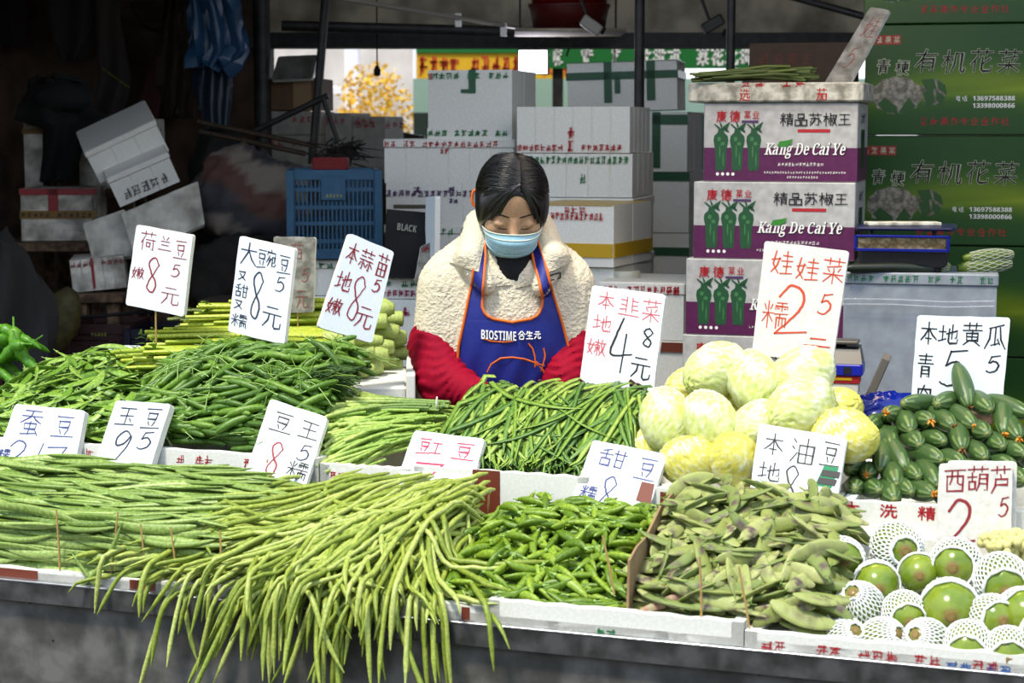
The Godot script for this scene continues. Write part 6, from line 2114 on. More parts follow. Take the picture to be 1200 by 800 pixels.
	latin("lettering", "Kang De Cai Ye", 0.20 * h, 0.515 * w, M.white_print, t, e + Vector3(0, 0, 0.0012), Basis(), "Droid Serif", true, 0.22, 0.0008)
	flat_part("leaf_logo", PackedVector2Array([Vector2(0.485 * w, 0.555 * h), Vector2(0.50 * w, 0.49 * h), Vector2(0.55 * w, 0.475 * h), Vector2(0.585 * w, 0.46 * h), Vector2(0.575 * w, 0.52 * h), Vector2(0.545 * w, 0.555 * h)]), mat("leaf_green", Color(0.20, 0.50, 0.16), 0.5), t, o, 0.004)
	# the narrow end: dark lettering above, peppers below
	var sp := MB.new()
	for k in 3:
		blot(sp, rect2(0.09 + 0.035 * k, 0.34 * h, 0.022, 0.5 * h), Vector3(w / 2, h, 0), Vector3(0, 0, -1), Vector3.DOWN, Vector3(0.0014, 0, 0))
	part("side_print", sp, g0, t)
	sp = MB.new()
	line_of(sp, "xxxx", Vector2(0.08, 0.12 * h), Vector2(0.024, 0.14 * h), 0.03, 0.002, Vector3(w / 2, h, 0), Vector3(0, 0, -1), Vector3.DOWN, Vector3(0.0014, 0, 0))
	part("lettering", sp, M.ink_black, t)
	return t
func green_carton(label: String, rect: Array, z: float, full := true) -> void:
	var b := place(rect[0], rect[1], rect[2], rect[3], z, -14.0)
	var t := thing("cauliflower_carton", label, "carton", b.at, b.turn)
	var w: float = b.w
	var h: float = b.h
	var body := MB.new()
	body.rbox(Vector3(-w / 2, 0, -0.36), Vector3(w / 2, h - 0.001, 0), 0.004)
	part("carton", body, mat("carton_green", Color(0.13, 0.30, 0.09), 0.5, "soft", 4.0), t)
	var o := Vector3(-w / 2, h, 0)
	var fm := MB.new()
	fm.quad(Vector3(-w / 2 + 0.003, 0.003, 0.0006), Vector3(w / 2 - 0.003, 0.003, 0.0006), Vector3(w / 2 - 0.003, h - 0.004, 0.0006), Vector3(-w / 2 + 0.003, h - 0.004, 0.0006))
	part("front_print", fm, M.green_print, t)
	if not full:
		return
	var halo := MB.new()
	var ink := MB.new()
	for s in [["青梗", 0.07, 0.31, 0.075, 0.14, 0.11], ["有机花菜", 0.29, 0.22, 0.135, 0.22, 0.158]]:
		for k in s[0].length():
			var at := Vector2((s[1] + s[5] * k) * w, s[2] * h + (0.01 * h if k % 2 else 0.0))
			write(halo, s[0][k], at, Vector2(s[3] * w, s[4] * h), 0.0052, o, Vector3.RIGHT, Vector3.DOWN, Vector3(0, 0, 0.0014), 0.12)
			write(ink, s[0][k], at, Vector2(s[3] * w, s[4] * h), 0.0033 if s[4] > 0.2 else 0.0024, o, Vector3.RIGHT, Vector3.DOWN, Vector3(0, 0, 0.0024), 0.12)
	part("lettering_outline", halo, mat("halo", Color(0.75, 0.78, 0.66), 0.6), t)
	part("lettering", ink, M.ink_black, t)
	ink = MB.new()
	line_of(ink, "xx果作专业合作社", Vector2(0.33 * w, 0.84 * h), Vector2(0.048 * w, 0.075 * h), 0.058 * w, 0.0014, o, Vector3.RIGHT, Vector3.DOWN, Vector3(0, 0, 0.0016))
	part("lettering", ink, M.print_red, t)
	ink = MB.new()
	line_of(ink, "电话", Vector2(0.53 * w, 0.645 * h), Vector2(0.03 * w, 0.05 * h), 0.038 * w, 0.0009, o, Vector3.RIGHT, Vector3.DOWN, Vector3(0, 0, 0.0016))
	part("lettering", ink, M.white_print, t)
	latin("lettering", "13697588388", 0.042 * h, 0.24 * w, M.white_print, t, o + Vector3(0.75 * w, -0.67 * h, 0.0014), Basis())
	latin("lettering", "13398000866", 0.042 * h, 0.24 * w, M.white_print, t, o + Vector3(0.75 * w, -0.735 * h, 0.0014), Basis())
	for k in 4:
		flat_part("logo_square", rect2((0.01 + 0.05 * k) * w, 0.095 * h, 0.045 * w, 0.085 * h), mat("logo_red", Color(0.62, 0.16, 0.13), 0.6), t, o)
	ink = MB.new()
	line_of(ink, "xx果菜", Vector2(0.014 * w, 0.105 * h), Vector2(0.038 * w, 0.065 * h), 0.05 * w, 0.0011, o, Vector3.RIGHT, Vector3.DOWN, Vector3(0, 0, 0.0018))
	part("lettering", ink, M.halo, t)
	# printed cauliflowers
	var curd := mat("print_curd", Color(0.60, 0.58, 0.52), 0.6, "blotch", 14.0)
	var pleaf := mat("print_leaf", Color(0.16, 0.32, 0.13), 0.6)
	flat_part("cauliflower_print", oval(Vector2(0.19 * w, 0.64 * h), Vector2(0.145 * w, 0.17 * h), 26, 0.05), curd, t, o)
	flat_part("cauliflower_print", oval(Vector2(0.40 * w, 0.61 * h), Vector2(0.075 * w, 0.12 * h), 22, 0.05), mat("print_curd_dim", Color(0.50, 0.50, 0.42), 0.6, "blotch", 14.0), t, o, 0.0013)
	for l in [[[0.08, 0.72], [0.12, 0.66], [0.19, 0.74], [0.20, 0.81], [0.12, 0.79]], [[0.20, 0.80], [0.26, 0.66], [0.30, 0.74], [0.27, 0.80]], [[0.33, 0.50], [0.40, 0.49], [0.42, 0.58], [0.36, 0.60]], [[0.42, 0.50], [0.47, 0.55], [0.48, 0.64], [0.43, 0.58]], [[0.34, 0.62], [0.40, 0.58], [0.41, 0.70], [0.37, 0.75]], [[0.42, 0.60], [0.47, 0.66], [0.45, 0.74], [0.42, 0.68]]]:
		var q := PackedVector2Array()
		for e in l:
			q.append(Vector2(e[0] * w, e[1] * h))
		flat_part("leaf_print", q, pleaf, t, o, 0.0018)
func stock_right() -> void:
	# the printed face of the cauliflower cartons: deep green with a swoosh of yellow-green ink
	var im := Image.create(192, 128, false, Image.FORMAT_RGB8)
	for y in 128:
		for x in 192:
			var u := x / 191.0
			var v := y / 127.0
			var band := exp(-pow((v - (0.62 - 0.10 * sin(u * 3.2 - 0.4))) / 0.17, 2.0))
			var c := Color(0.12, 0.32, 0.08).lerp(Color(0.50, 0.60, 0.05), band * (0.55 + 0.45 * u))
			c = c.lerp(Color(0.60, 0.70, 0.10), exp(-pow((v - (0.70 - 0.12 * u)) / 0.03, 2.0)) * 0.6 * u)
			im.set_pixel(x, y, c)
	var gp := mat("green_print", Color(0.9, 0.9, 0.9), 0.4)
	gp.albedo_texture = ImageTexture.create_from_image(im)
	var zk := 5.0
	var kd := pepper_carton("white and purple pepper carton with three peppers, topmost under the foam tray", [824, 120, 1004, 213], zk)
	pepper_carton("white and purple pepper carton, second from the top of its stack", [812, 213, 1001, 304], zk)
	pepper_carton("white and purple pepper carton half hidden by the orange-lettered board", [803, 304, 992, 394], zk)
	pepper_carton("white and purple pepper carton, lowest of its stack behind the cabbages", [799, 394, 990, 486], zk)
	var pk := place(803, 300, 992, 486, zk, -16)
	stand("low wooden bench under the pepper cartons", pk.at.x - 0.28, pk.at.x + 0.28, pk.at.z - 0.34, pk.at.z + 0.06, pk.at.y - 0.001, pk.turn)
	# tray, scapes and board on top of that stack
	var tb := place(806, 97, 1012, 120, zk - 0.01, -16)
	var tt := thing("foam_tray", "dirty white foam tray with red characters on top of the pepper cartons", "tray", tb.at + Vector3(0, 0.001, 0), tb.turn)
	var bm := MB.new()
	bm.rbox(Vector3(-tb.w / 2, 0, -0.3), Vector3(tb.w / 2, tb.h, 0.0), 0.008)
	part("tray_body", bm, mat("foam_dirty", Color(0.78, 0.77, 0.72), 0.8, "blotch", 7.0), tt)
	var ink := MB.new()
	line_of(ink, "选  茄", Vector2(0.30 * tb.w, 0.30 * tb.h), Vector2(0.028, 0.033), 0.068, 0.0018, Vector3(-tb.w / 2, tb.h, 0), Vector3.RIGHT, Vector3.DOWN, Vector3(0, 0, 0.001))
	line_of(ink, "xx xx", Vector2(0.31 * tb.w, 0.0), Vector2(0.026, 0.012), 0.036, 0.0016, Vector3(-tb.w / 2, tb.h, 0), Vector3.RIGHT, Vector3.DOWN, Vector3(0, 0, 0.001))
	part("lettering", ink, M.print_red, tt)
	for i in 34:
		var a := P(rf(808, 835), rf(84, 96), zk + rf(0.02, 0.12))
		var e := P(rf(925, 960), rf(77, 95), zk + rf(0.04, 0.14))
		var mid := (a + e) / 2
		var m := MB.new()
		m.tube([a - mid, (a - mid) * 0.4 + Vector3(0, rf(0.0, 0.01), 0), (e - mid) * 0.5 + Vector3(0, rf(0, 0.008), 0), e - mid], [0.003, 0.0045, 0.0045, 0.004], 6)
		solo("garlic_scape", "dull green garlic scape in the bundle on top of the pepper cartons", "garlic scape", m, mat("dull_scape%d" % (i % 2), [Color(0.24, 0.30, 0.10), Color(0.32, 0.38, 0.14)][i % 2], 0.5), mid, "garlic scapes on the carton stack")
	board("dirty white board with faint letters leaning high on the pepper cartons", [[1020, 8], [1043, 12], [996, 98], [966, 97]], P(980, 98, zk + 0.06), facing(-25, 12), 0.016, [["娃", 0.3, 0.1, 0.6, 0.3, "ink_faded", 0.0016], ["5", 0.2, 0.5, 0.5, 0.3, "ink_faded", 0.0016]], "", 0.0, M.board_old)
	var bc := place(872, 50, 992, 480, 5.45, -14)
	var bt := thing("brown_carton", "tall brown carton with faint red print behind the pepper cartons", "carton", bc.at, bc.turn)
	var b2 := MB.new()
	b2.rbox(Vector3(-bc.w / 2, 0, -0.25), Vector3(bc.w / 2, bc.h, 0), 0.004)
	part("carton", b2, mat("brown_carton", Color(0.25, 0.18, 0.12), 0.8, "soft", 4.0), bt)
	ink = MB.new()
	line_of(ink, "x合菜王", Vector2(0.03, 0.03), Vector2(0.032, 0.035), 0.04, 0.0018, Vector3(-bc.w / 2, bc.h, 0), Vector3.RIGHT, Vector3.DOWN, Vector3(0, 0, 0.001))
	part("lettering", ink, mat("print_dull_red", Color(0.36, 0.14, 0.11), 0.7), bt)
	stand("low wooden bench under the tall brown carton", bc.at.x - 0.16, bc.at.x + 0.16, bc.at.z - 0.27, bc.at.z + 0.02, bc.at.y - 0.001, bc.turn)
	# cauliflower cartons
	var zg := 5.45
	green_carton("green cauliflower carton at the very top of its stack", [1012, -104, 1215, 27], zg)
	green_carton("green cauliflower carton with black lettering above the carton behind the scale", [1012, 28, 1215, 158], zg)
	green_carton("green cauliflower carton with black lettering behind the blue scale", [1006, 159, 1212, 287], zg)
	green_carton("green cauliflower carton partly hidden by the grey foam box", [1004, 288, 1210, 416], zg, false)
	green_carton("green cauliflower carton at the bottom behind the cucumber board", [1004, 417, 1210, 545], zg, false)
	var gk := place(1004, 417, 1210, 545, zg, -14)
	stand("low wooden bench under the green cauliflower cartons", gk.at.x - 0.3, gk.at.x + 0.3, gk.at.z - 0.4, gk.at.z + 0.03, gk.at.y - 0.001, gk.turn)
	# grey foam box with the scale on it
	var grey := mat("foam_grey", Color(0.60, 0.63, 0.66), 0.55, "soft", 3.0)
	var zb := 4.72
	foam_box("large grey-white foam box with green print carrying the blue scale", [984, 320, 1166, 478], zb, 0.30, -14, 1, 0.032, [["xxxx xxxxx xx xx  xx", M.print_green, 0.01, 0.006, 0.0185, 0.018, 0.0012]], [], "", grey)
	var gb := place(984, 320, 1166, 478, zb, -14)
	stand("low wooden bench under the grey foam box", gb.at.x - 0.25, gb.at.x + 0.25, gb.at.z - 0.34, gb.at.z + 0.04, gb.at.y - 0.001, gb.turn)
	var wrap := mat("cling_film", Color(0.9, 0.92, 0.95, 0.18), 0.12)
	wrap.transparency = BaseMaterial3D.TRANSPARENCY_ALPHA
	for y in [351.0, 357.0]:
		var wr := place(985, y - 3, 1165, y + 1, zb - 0.012, -14)
		var wm := MB.new()
		wm.tube([Vector3(-wr.w / 2, 0, 0), Vector3(-wr.w / 6, 0.002, 0.001), Vector3(wr.w / 5, -0.002, 0), Vector3(wr.w / 2, 0.003, 0)], [0.002], 5)
		var wo := solo("film_strand", "thin strand of clear film wound round the grey foam box", "film", wm, wrap, wr.at, "film strands on the grey foam box")
		wo.rotation.y = wr.turn
	var sb := place(1001, 262, 1112, 306, zb + 0.03, -14)
	var sc := thing("platform_scale", "blue platform scale with a worn foil front on the grey foam box", "scale", Vector3(sb.at.x, gb.at.y + gb.h + 0.001, sb.at.z), sb.turn)
	var dk := mat("scale_blue", Color(0.05, 0.07, 0.24), 0.3)
	var m := MB.new()
	m.rbox(Vector3(-0.11, 0.012, -0.22), Vector3(0.115, 0.075, 0.0), 0.012)
	part("scale_body", m, mat("scale_dark", Color(0.035, 0.04, 0.06), 0.4), sc)
	for s in [[-0.12, 0.052, 0.12, 0.060], [-0.12, 0.088, 0.12, 0.094], [-0.12, 0.052, -0.112, 0.094], [0.112, 0.052, 0.12, 0.094]]:
		m = MB.new()
		m.rbox(Vector3(s[0], s[1], -0.01), Vector3(s[2], s[3], 0.008), 0.002)
		part("blue_rim", m, mat("rim_blue", Color(0.07, 0.12, 0.50), 0.25), sc)
	m = MB.new()
	var fg := []
	for i in 5:
		var row := []
		for j in 18:
			row.append(Vector3(-0.11 + 0.22 * j / 17.0, 0.088 - 0.028 * i / 4.0, 0.001 + rf(0, 0.003)))
		fg.append(row)
	m.sheet(fg, 0.002)
	part("foil_panel", m, mat("foil", Color(0.62, 0.55, 0.42), 0.3, "blotch", 20.0), sc)
	M.foil.metallic = 0.6
	m = MB.new()
	m.rbox(Vector3(-0.12, 0.105, -0.25), Vector3(0.135, 0.113, 0.0), 0.008)
	part("pan", m, dk, sc)
	for x in [-0.08, 0.08]:
		m = MB.new()
		m.tube([Vector3(x, 0.07, -0.05), Vector3(x, 0.106, -0.05)], [0.006], 8)
		part("post", m, dk, sc)
	for x in [-0.09, 0.09]:
		for z in [-0.2, -0.02]:
			m = MB.new()
			m.tube([Vector3(x, 0, z), Vector3(x, 0.014, z)], [0.01], 8)
			part("foot", m, M.black, sc)
	m = MB.new()
	m.rbox(Vector3(-0.09, 0.0, -0.07), Vector3(0.10, 0.009, 0.0), 0.003)
	solo("foam_scrap", "thin dirty foam slab lying on the blue scale's pan", "foam slab", m, M.foam_dirty, sc.position + Vector3(0.02, 0.1135, -0.08))
	# netted gourds on the box
	for q in [[1050, 308, 1114, 313, 0.019, "yellow-green gourd in a white net lying before the blue scale"], [1122, 314, 1186, 308, 0.021, "yellow-green gourd in a white net at the grey box's end"], [1128, 303, 1188, 298, 0.018, "netted gourd lying on top of another behind the grey box's edge"]]:
		var a := P(q[0], q[1], zb + 0.05)
		var e := P(q[2], q[3], zb + 0.05)
		var o := thing("netted_gourd", q[5], "gourd", (a + e) / 2)
		var x := (e - a).normalized()
		var ln := a.distance_to(e)
		m = MB.new()
		var pts := []
		var rad := []
		for i in 13:
			var t := i / 12.0
			pts.append(x * (t - 0.5) * ln)
			rad.append(q[4] * pow(sin(PI * (0.05 + 0.9 * t)), 0.5))
		m.tube(pts, rad, 14)
		part("fruit", m, mat("gourd", Color(0.42, 0.50, 0.10), 0.45, "green", 12.0), o)
		m = MB.new()
		for fam in [-1, 1]:
			for i in 12:
				var sp := []
				for k in 15:
					var t := 0.14 + 0.84 * k / 14.0
					var an: float = TAU * i / 12.0 + fam * t * 2.2
					sp.append(x * (t - 0.5) * ln + (Vector3.UP.rotated(x, an)) * (q[4] * pow(sin(PI * (0.05 + 0.9 * t)), 0.5) * 1.05))
				m.tube(sp, [0.0011], 4)
		part("foam_net", m, mat("net_grey", Color(0.66, 0.68, 0.60), 0.7), o)
	m = MB.new()
	m.tube([Vector3(-0.12, 0, 0), Vector3(-0.1, 0, 0), Vector3(0, 0.002, 0), Vector3(0.1, 0, 0.0), Vector3(0.115, 0, 0)], [0.006, 0.012, 0.013, 0.012, 0.006], 10)
	solo("dark_cucumber", "dark cucumber lying along the edge of the grey foam box lid", "cucumber", m, mat("dark_cuke", Color(0.06, 0.11, 0.05), 0.5), P(1047, 316, zb + 0.01) + Vector3(0, 0.002, -0.02))
	# electronic scale head behind the cabbages
	var eb := place(968, 405, 1008, 463, 4.36, -14)
	var es := thing("scale_display", "small blue electronic scale head on a red-labelled box behind the cabbages", "scale", eb.at, eb.turn)
	m = MB.new()
	m.rbox(Vector3(-0.05, 0.0, -0.06), Vector3(0.035, 0.028, 0.0), 0.003)
	part("label_box", m, mat("label_white", Color(0.80, 0.78, 0.74), 0.6), es)
	m = MB.new()
	m.rbox(Vector3(-0.05, 0.028, -0.06), Vector3(0.038, 0.046, 0.002), 0.002)
	part("red_label", m, mat("label_red", Color(0.62, 0.08, 0.10), 0.5), es)
	m = MB.new()
	m.box(Vector3(-0.045, 0.036, 0.0021), Vector3(0.02, 0.042, 0.003))
	part("yellow_print", m, M.tape_yellow, es)
	m = MB.new()
	m.rbox(Vector3(-0.06, 0.046, -0.09), Vector3(0.045, 0.075, 0.006), 0.006)
	part("housing", m, mat("scale_bright", Color(0.08, 0.13, 0.62), 0.35), es)
	var hd := MB.new()
	hd.band(PackedVector2Array([Vector2(0.043, -0.088), Vector2(0.043, 0.004), Vector2(-0.058, 0.004), Vector2(-0.058, -0.088)]), 0.075, PackedVector2Array([Vector2(0.035, -0.088), Vector2(0.035, -0.03), Vector2(-0.05, -0.03), Vector2(-0.05, -0.088)]), 0.112)
	hd.prism(PackedVector2Array([Vector2(0.035, -0.088), Vector2(0.035, -0.03), Vector2(-0.05, -0.03), Vector2(-0.05, -0.088)]), 0.112, 0.1121)
	part("keypad_hood", hd, mat("hood", Color(0.09, 0.10, 0.10), 0.35), es)
	m = MB.new()
	m.rbox(Vector3(-0.055, 0.118, -0.09), Vector3(0.032, 0.126, -0.02), 0.003)
	part("top_plate", m, mat("plate_grey", Color(0.28, 0.27, 0.25), 0.4), es)
	m = MB.new()
	m.tube([Vector3(-0.01, 0.11, -0.06), Vector3(-0.01, 0.12, -0.06)], [0.012], 8)
	part("neck", m, M.black, es)
	m = MB.new()
	m.box(Vector3(0.0, 0.052, 0.0062), Vector3(0.018, 0.068, 0.007))
	part("display", m, M.ink_black, es)
	m = MB.new()
	m.rbox(Vector3(-0.02, -0.02, -0.1), Vector3(0.0, 0.09, 0.0), 0.003)
	var fl := solo("cardboard_flap", "torn grey cardboard flap beside the electronic scale head", "cardboard", m, mat("flap", Color(0.38, 0.36, 0.33), 0.9), eb.at + Vector3(0.075, 0.0, 0.0))
	fl.rotation = Vector3(0, eb.turn, deg_to_rad(-22))
	stand("low wooden bench under the electronic scale head", eb.at.x - 0.09, eb.at.x + 0.14, eb.at.z - 0.13, eb.at.z + 0.03, eb.at.y - 0.02, eb.turn)
	# crumpled blue bag
	var bag := MB.new()
	var nz := FastNoiseLite.new()
	nz.seed = 8; nz.frequency = 22.0
	bag.ball(Vector3.ZERO, Vector3(0.085, 0.045, 0.05), 40, 26)
	for i in bag.v.size():
		var d := bag.v[i]
		bag.v[i] = d * (1.0 + 0.35 * absf(nz.get_noise_3dv(d)) + 0.12 * nz.get_noise_3dv(d * 3.0)) + Vector3(0, 0.25 * d.x * clampf(d.x * 8, 0, 1), 0)
	solo("plastic_bag", "crumpled shiny blue plastic bag between the cabbages and cucumbers", "bag", bag, mat("bag_blue", Color(0.03, 0.11, 0.48), 0.22), P(1038, 484, 4.22))

# ---------- middle: foam boxes stacked behind the stallkeeper ----------
func stock_middle() -> void:
	var dim: Material = M.foam
	var Y := -15.0
	var R: Material = M.print_red
	var G: Material = M.print_green
	var U: Material = M.print_purple
	var g0: Material = M.tape_green
	var z1 := 6.15
	foam_box("tall white foam box with a torn green tape, topmost behind the stallkeeper", [500, 82, 601, 150], z1, 0.32, Y, 1, 0.0, [["xxxx xx xxx", G, 0.02, 0.008, 0.024, 0.02, 0.002], ["x", R, 0.005, 0.01, 0.02, 0.02, 0.002]], [[g0, 0.145, 0.168, 0.0, 0.075, 1], [g0, 0.118, 0.145, 0.062, 0.074]], "", dim)
	foam_box("flat white foam box with green print under the tall taped one", [499, 150, 601, 163], z1, 0.32, Y, 1, 0.0, [["xxx xxxxx xx", G, 0.008, 0.006, 0.023, 0.02, 0.002]], [], "", dim)
	foam_box("white ribbed foam box with red print along its upper edge", [449, 163, 603, 215], z1, 0.34, Y, 6, 0.03, [["xx xx xxxxxxxxxxxx", R, 0.005, 0.006, 0.022, 0.02, 0.0018], ["xx", R, 0.20, 0.03, 0.016, 0.018, 0.0018]], [], "", dim)
	foam_box("white foam box with purple print beside the stallkeeper's head", [451, 215, 603, 264], z1, 0.34, Y, 5, 0.0, [["xxxxxxxxxxxxxxxxxx", U, 0.006, 0.022, 0.022, 0.022, 0.0018], ["x   x", U, 0.10, 0.01, 0.03, 0.02, 0.002], ["xx  xx", U, 0.16, 0.05, 0.016, 0.014, 0.0018]], [], "", dim)
	foam_box("white foam box behind the black bag, under the purple printed one", [450, 264, 602, 330], z1, 0.34, Y, 6, 0.03, [["xxx xxx xx", G, 0.18, 0.01, 0.022, 0.02, 0.0018]], [], "", dim)
	foam_box("white foam box at the bottom of the stack behind the black bag", [449, 330, 602, 400], z1, 0.34, Y, 6, 0.03, [], [], "", dim)
	var p := place(449, 330, 602, 400, z1, Y)
	stand("low wooden bench under the purple printed foam boxes", p.at.x - 0.25, p.at.x + 0.25, p.at.z - 0.4, p.at.z + 0.05, p.at.y - 0.001, p.turn)
	var z2 := 5.9
	foam_box("white ribbed foam box with red print at its foot right of the lamp", [604, 125, 739, 179], z2, 0.34, Y, 6, 0.0, [["xxxxxxxx   xxxxxxx", R, 0.006, 0.118, 0.019, 0.02, 0.0018], ["x", R, 0.17, 0.06, 0.026, 0.04, 0.0026], ["x", R, 0.17, 0.105, 0.026, 0.035, 0.0026]], [], "", dim).set_meta("label", "white ribbed foam box with red print along its foot, below the taped box")
	foam_box("white foam box with green print on its rim above the yellow-taped box", [611, 180, 742, 231], z2, 0.36, Y, 5, 0.0, [["xxxxxxxxxxxxxxxxxxx", G, 0.008, 0.008, 0.018, 0.024, 0.002], ["x", G, 0.19, 0.06, 0.024, 0.035, 0.002]], [], "", dim)
	foam_box("white foam box hidden under the green printed one", [611, 232, 742, 300], z2, 0.36, Y, 5, 0.03, [], [], "", dim)
	foam_box("white foam box at the bottom behind the stallkeeper's back", [611, 300, 742, 400], z2, 0.36, Y, 5, 0.03, [], [], "", dim)
	p = place(611, 300, 742, 400, z2, Y)
	stand("low wooden bench under the ribbed foam boxes", p.at.x - 0.25, p.at.x + 0.25, p.at.z - 0.4, p.at.z + 0.05, p.at.y - 0.001, p.turn)
	var z3 := 5.45
	foam_box("white foam box with red print and a yellow tape band by the stallkeeper's shoulder", [612, 240, 720, 312], z3, 0.36, -22, 1, 0.0, [["xxxxxxxxxxxxx", R, 0.06, 0.022, 0.015, 0.022, 0.0018], ["xxx", R, 0.13, 0.004, 0.024, 0.02, 0.0018]], [[M.tape_yellow, 0.0, 0.28, 0.112, 0.152, 1, 1]], "", dim)
	foam_box("white foam box with a red stamped rim under the tape roll", [700, 331, 802, 398], 5.25, 0.34, -16, 1, 0.034, [["xxx xxxxxx x", R, 0.01, 0.01, 0.019, 0.02, 0.0018], ["xx", R, 0.2, 0.01, 0.02, 0.022, 0.003]], [], "", dim)
	foam_box("white foam box with a rust-brown tape under the stamped one", [698, 399, 801, 470], 5.25, 0.34, -16, 1, 0.034, [], [[M.tape_brown, 0.15, 0.26, 0.002, 0.03]], "", dim)
	foam_box("white foam box hidden under the yellow-taped one", [612, 313, 720, 400], z3 + 0.02, 0.36, -22, 1, 0.0, [], [], "", dim)
	p = place(612, 313, 720, 400, z3, -22)
	stand("low wooden bench under the yellow-taped foam box", p.at.x - 0.2, p.at.x + 0.2, p.at.z - 0.4, p.at.z + 0.03, p.at.y - 0.001, p.turn)
	p = place(698, 399, 801, 470, 5.25, -16)
	stand("low wooden bench under the stamped foam boxes", p.at.x - 0.16, p.at.x + 0.16, p.at.z - 0.38, p.at.z + 0.03, p.at.y - 0.001, p.turn)
	var roll := MB.new()
	roll.lathe([Vector2(0.024, 0.0), Vector2(0.038, 0.0), Vector2(0.038, 0.032), Vector2(0.024, 0.032)], 28)
	solo("tape_roll", "roll of whitish packing tape lying on the stamped foam box", "tape roll", roll, mat("tape_white", Color(0.72, 0.72, 0.66), 0.3), P(735, 330, 5.42) + Vector3(0, 0.0, 0))
	# taped stack further back
	var z4 := 6.7
	foam_box("foam box bound crosswise with green tape, topmost of the far stack", [664, 72, 795, 130], z4, 0.36, -10, 1, 0.0, [], [[g0, 0.0, 0.40, 0.035, 0.062, 1, 1], [g0, 0.137, 0.165, 0.0, 0.145], [g0, 0.175, 0.195, 0.05, 0.112], [g0, 0.29, 0.32, 0.0, 0.14]], "", dim).rotation.z = deg_to_rad(1.5)
	foam_box("foam box with a green tape corner, second of the far stack", [690, 131, 806, 201], z4, 0.36, -14, 1, 0.0, [], [[g0, 0.23, 0.26, 0.0, 0.2], [g0, 0.23, 0.36, 0.01, 0.045]], "", dim)
	foam_box("foam box with green tape, third of the far stack", [692, 202, 808, 272], z4, 0.36, -14, 1, 0.0, [], [[g0, 0.2, 0.36, 0.0, 0.03]], "", dim)
	foam_box("foam box with a green tape band, fourth of the far stack", [692, 273, 808, 320], z4, 0.36, -14, 1, 0.0, [], [[g0, 0.2, 0.36, 0.05, 0.08]], "", dim)
	foam_box("plain foam box at the bottom of the far taped stack", [692, 321, 808, 400], z4, 0.36, -14, 1, 0.0, [], [], "", dim)
	p = place(692, 321, 808, 400, z4, -14)
	stand("low wooden bench under the green-taped foam boxes", p.at.x - 0.22, p.at.x + 0.22, p.at.z - 0.4, p.at.z + 0.03, p.at.y - 0.001, p.turn)
	# blue crate and what it stands on
	foam_box("white foam box with a green printed rim under the blue crate", [352, 304, 446, 346], 5.75, 0.34, 4, 5, 0.03, [["xxxx xxxx", G, 0.01, 0.01, 0.024, 0.016, 0.002]], [], "", dim)
	foam_box("white foam box at the bottom under the blue crate", [352, 347, 446, 420], 5.75, 0.34, 4, 5, 0.03, [], [], "", dim)
	p = place(352, 347, 446, 420, 5.75, 4)
	stand("low wooden bench under the blue crate's foam boxes", p.at.x - 0.15, p.at.x + 0.15, p.at.z - 0.36, p.at.z + 0.03, p.at.y - 0.001, p.turn)
	foam_box("white foam box with green and crimson print under the black bag", [436, 327, 522, 350], 5.55, 0.34, -4, 1, 0.0, [["xx xx", G, 0.01, 0.006, 0.026, 0.018, 0.002], ["xxxxxxxx", mat("print_crimson", Color(0.55, 0.10, 0.28), 0.6), 0.008, 0.032, 0.018, 0.02, 0.002]], [], "", dim)
	foam_box("white foam box with a crimson stamp beside the stallkeeper's arm", [436, 351, 522, 430], 5.55, 0.34, -4, 1, 0.0, [["x", M.print_crimson, 0.09, 0.02, 0.03, 0.03, 0.003]], [], "", dim)
	p = place(436, 351, 522, 430, 5.55, -4)
	stand("low wooden bench under the crimson stamped foam box", p.at.x - 0.1, p.at.x + 0.1, p.at.z - 0.36, p.at.z + 0.03, p.at.y - 0.001, p.turn)
	crate("blue plastic crate with slotted walls on the foam boxes", [341, 199, 444, 303], 5.72, 0.30, 6, mat("crate_blue", Color(0.10, 0.30, 0.42), 0.45, "soft", 5.0))
	var bg := place(445, 246, 512, 327, 5.5, -6)
	var bo := thing("black_bag", "black fabric bag with pale capital letters propped on a foam box", "bag", bg.at + Vector3(0, 0.001, -0.02), bg.turn)
	var bm := MB.new()
	var grid := []
	for i in 9:
		var row := []
		for j in 9:
			var fx := j / 8.0 - 0.5
			var fy := 1.0 - i / 8.0
			row.append(Vector3(fx * bg.w * lerpf(1.0, 0.86, fy) + 0.006, fy * bg.h - (0.012 * j / 8.0 if i == 0 else 0.0), 0.03 * cos(fx * PI) * sin(fy * PI) + 0.01 * sin(i * 1.3 + j) * 0.3 - fy * 0.02))
		grid.append(row)
	bm.sheet(grid, 0.05)
	part("bag_body", bm, mat("black_cloth", Color(0.035, 0.035, 0.04), 0.85), bo)
	latin("lettering", "BLACK", 0.020, 0.058, mat("pale_print", Color(0.55, 0.55, 0.52), 0.7), bo, Vector3(0.0, bg.h * 0.74, 0.024), Basis(Vector3.BACK, deg_to_rad(-8)))
	var rim := MB.new()
	rim.rbox(Vector3(-bg.w * 0.3, bg.h, -0.05), Vector3(bg.w * 0.42, bg.h + 0.012, -0.04), 0.002)
	part("bag_hem", rim, mat("olive_hem", Color(0.20, 0.19, 0.12), 0.8), bo)
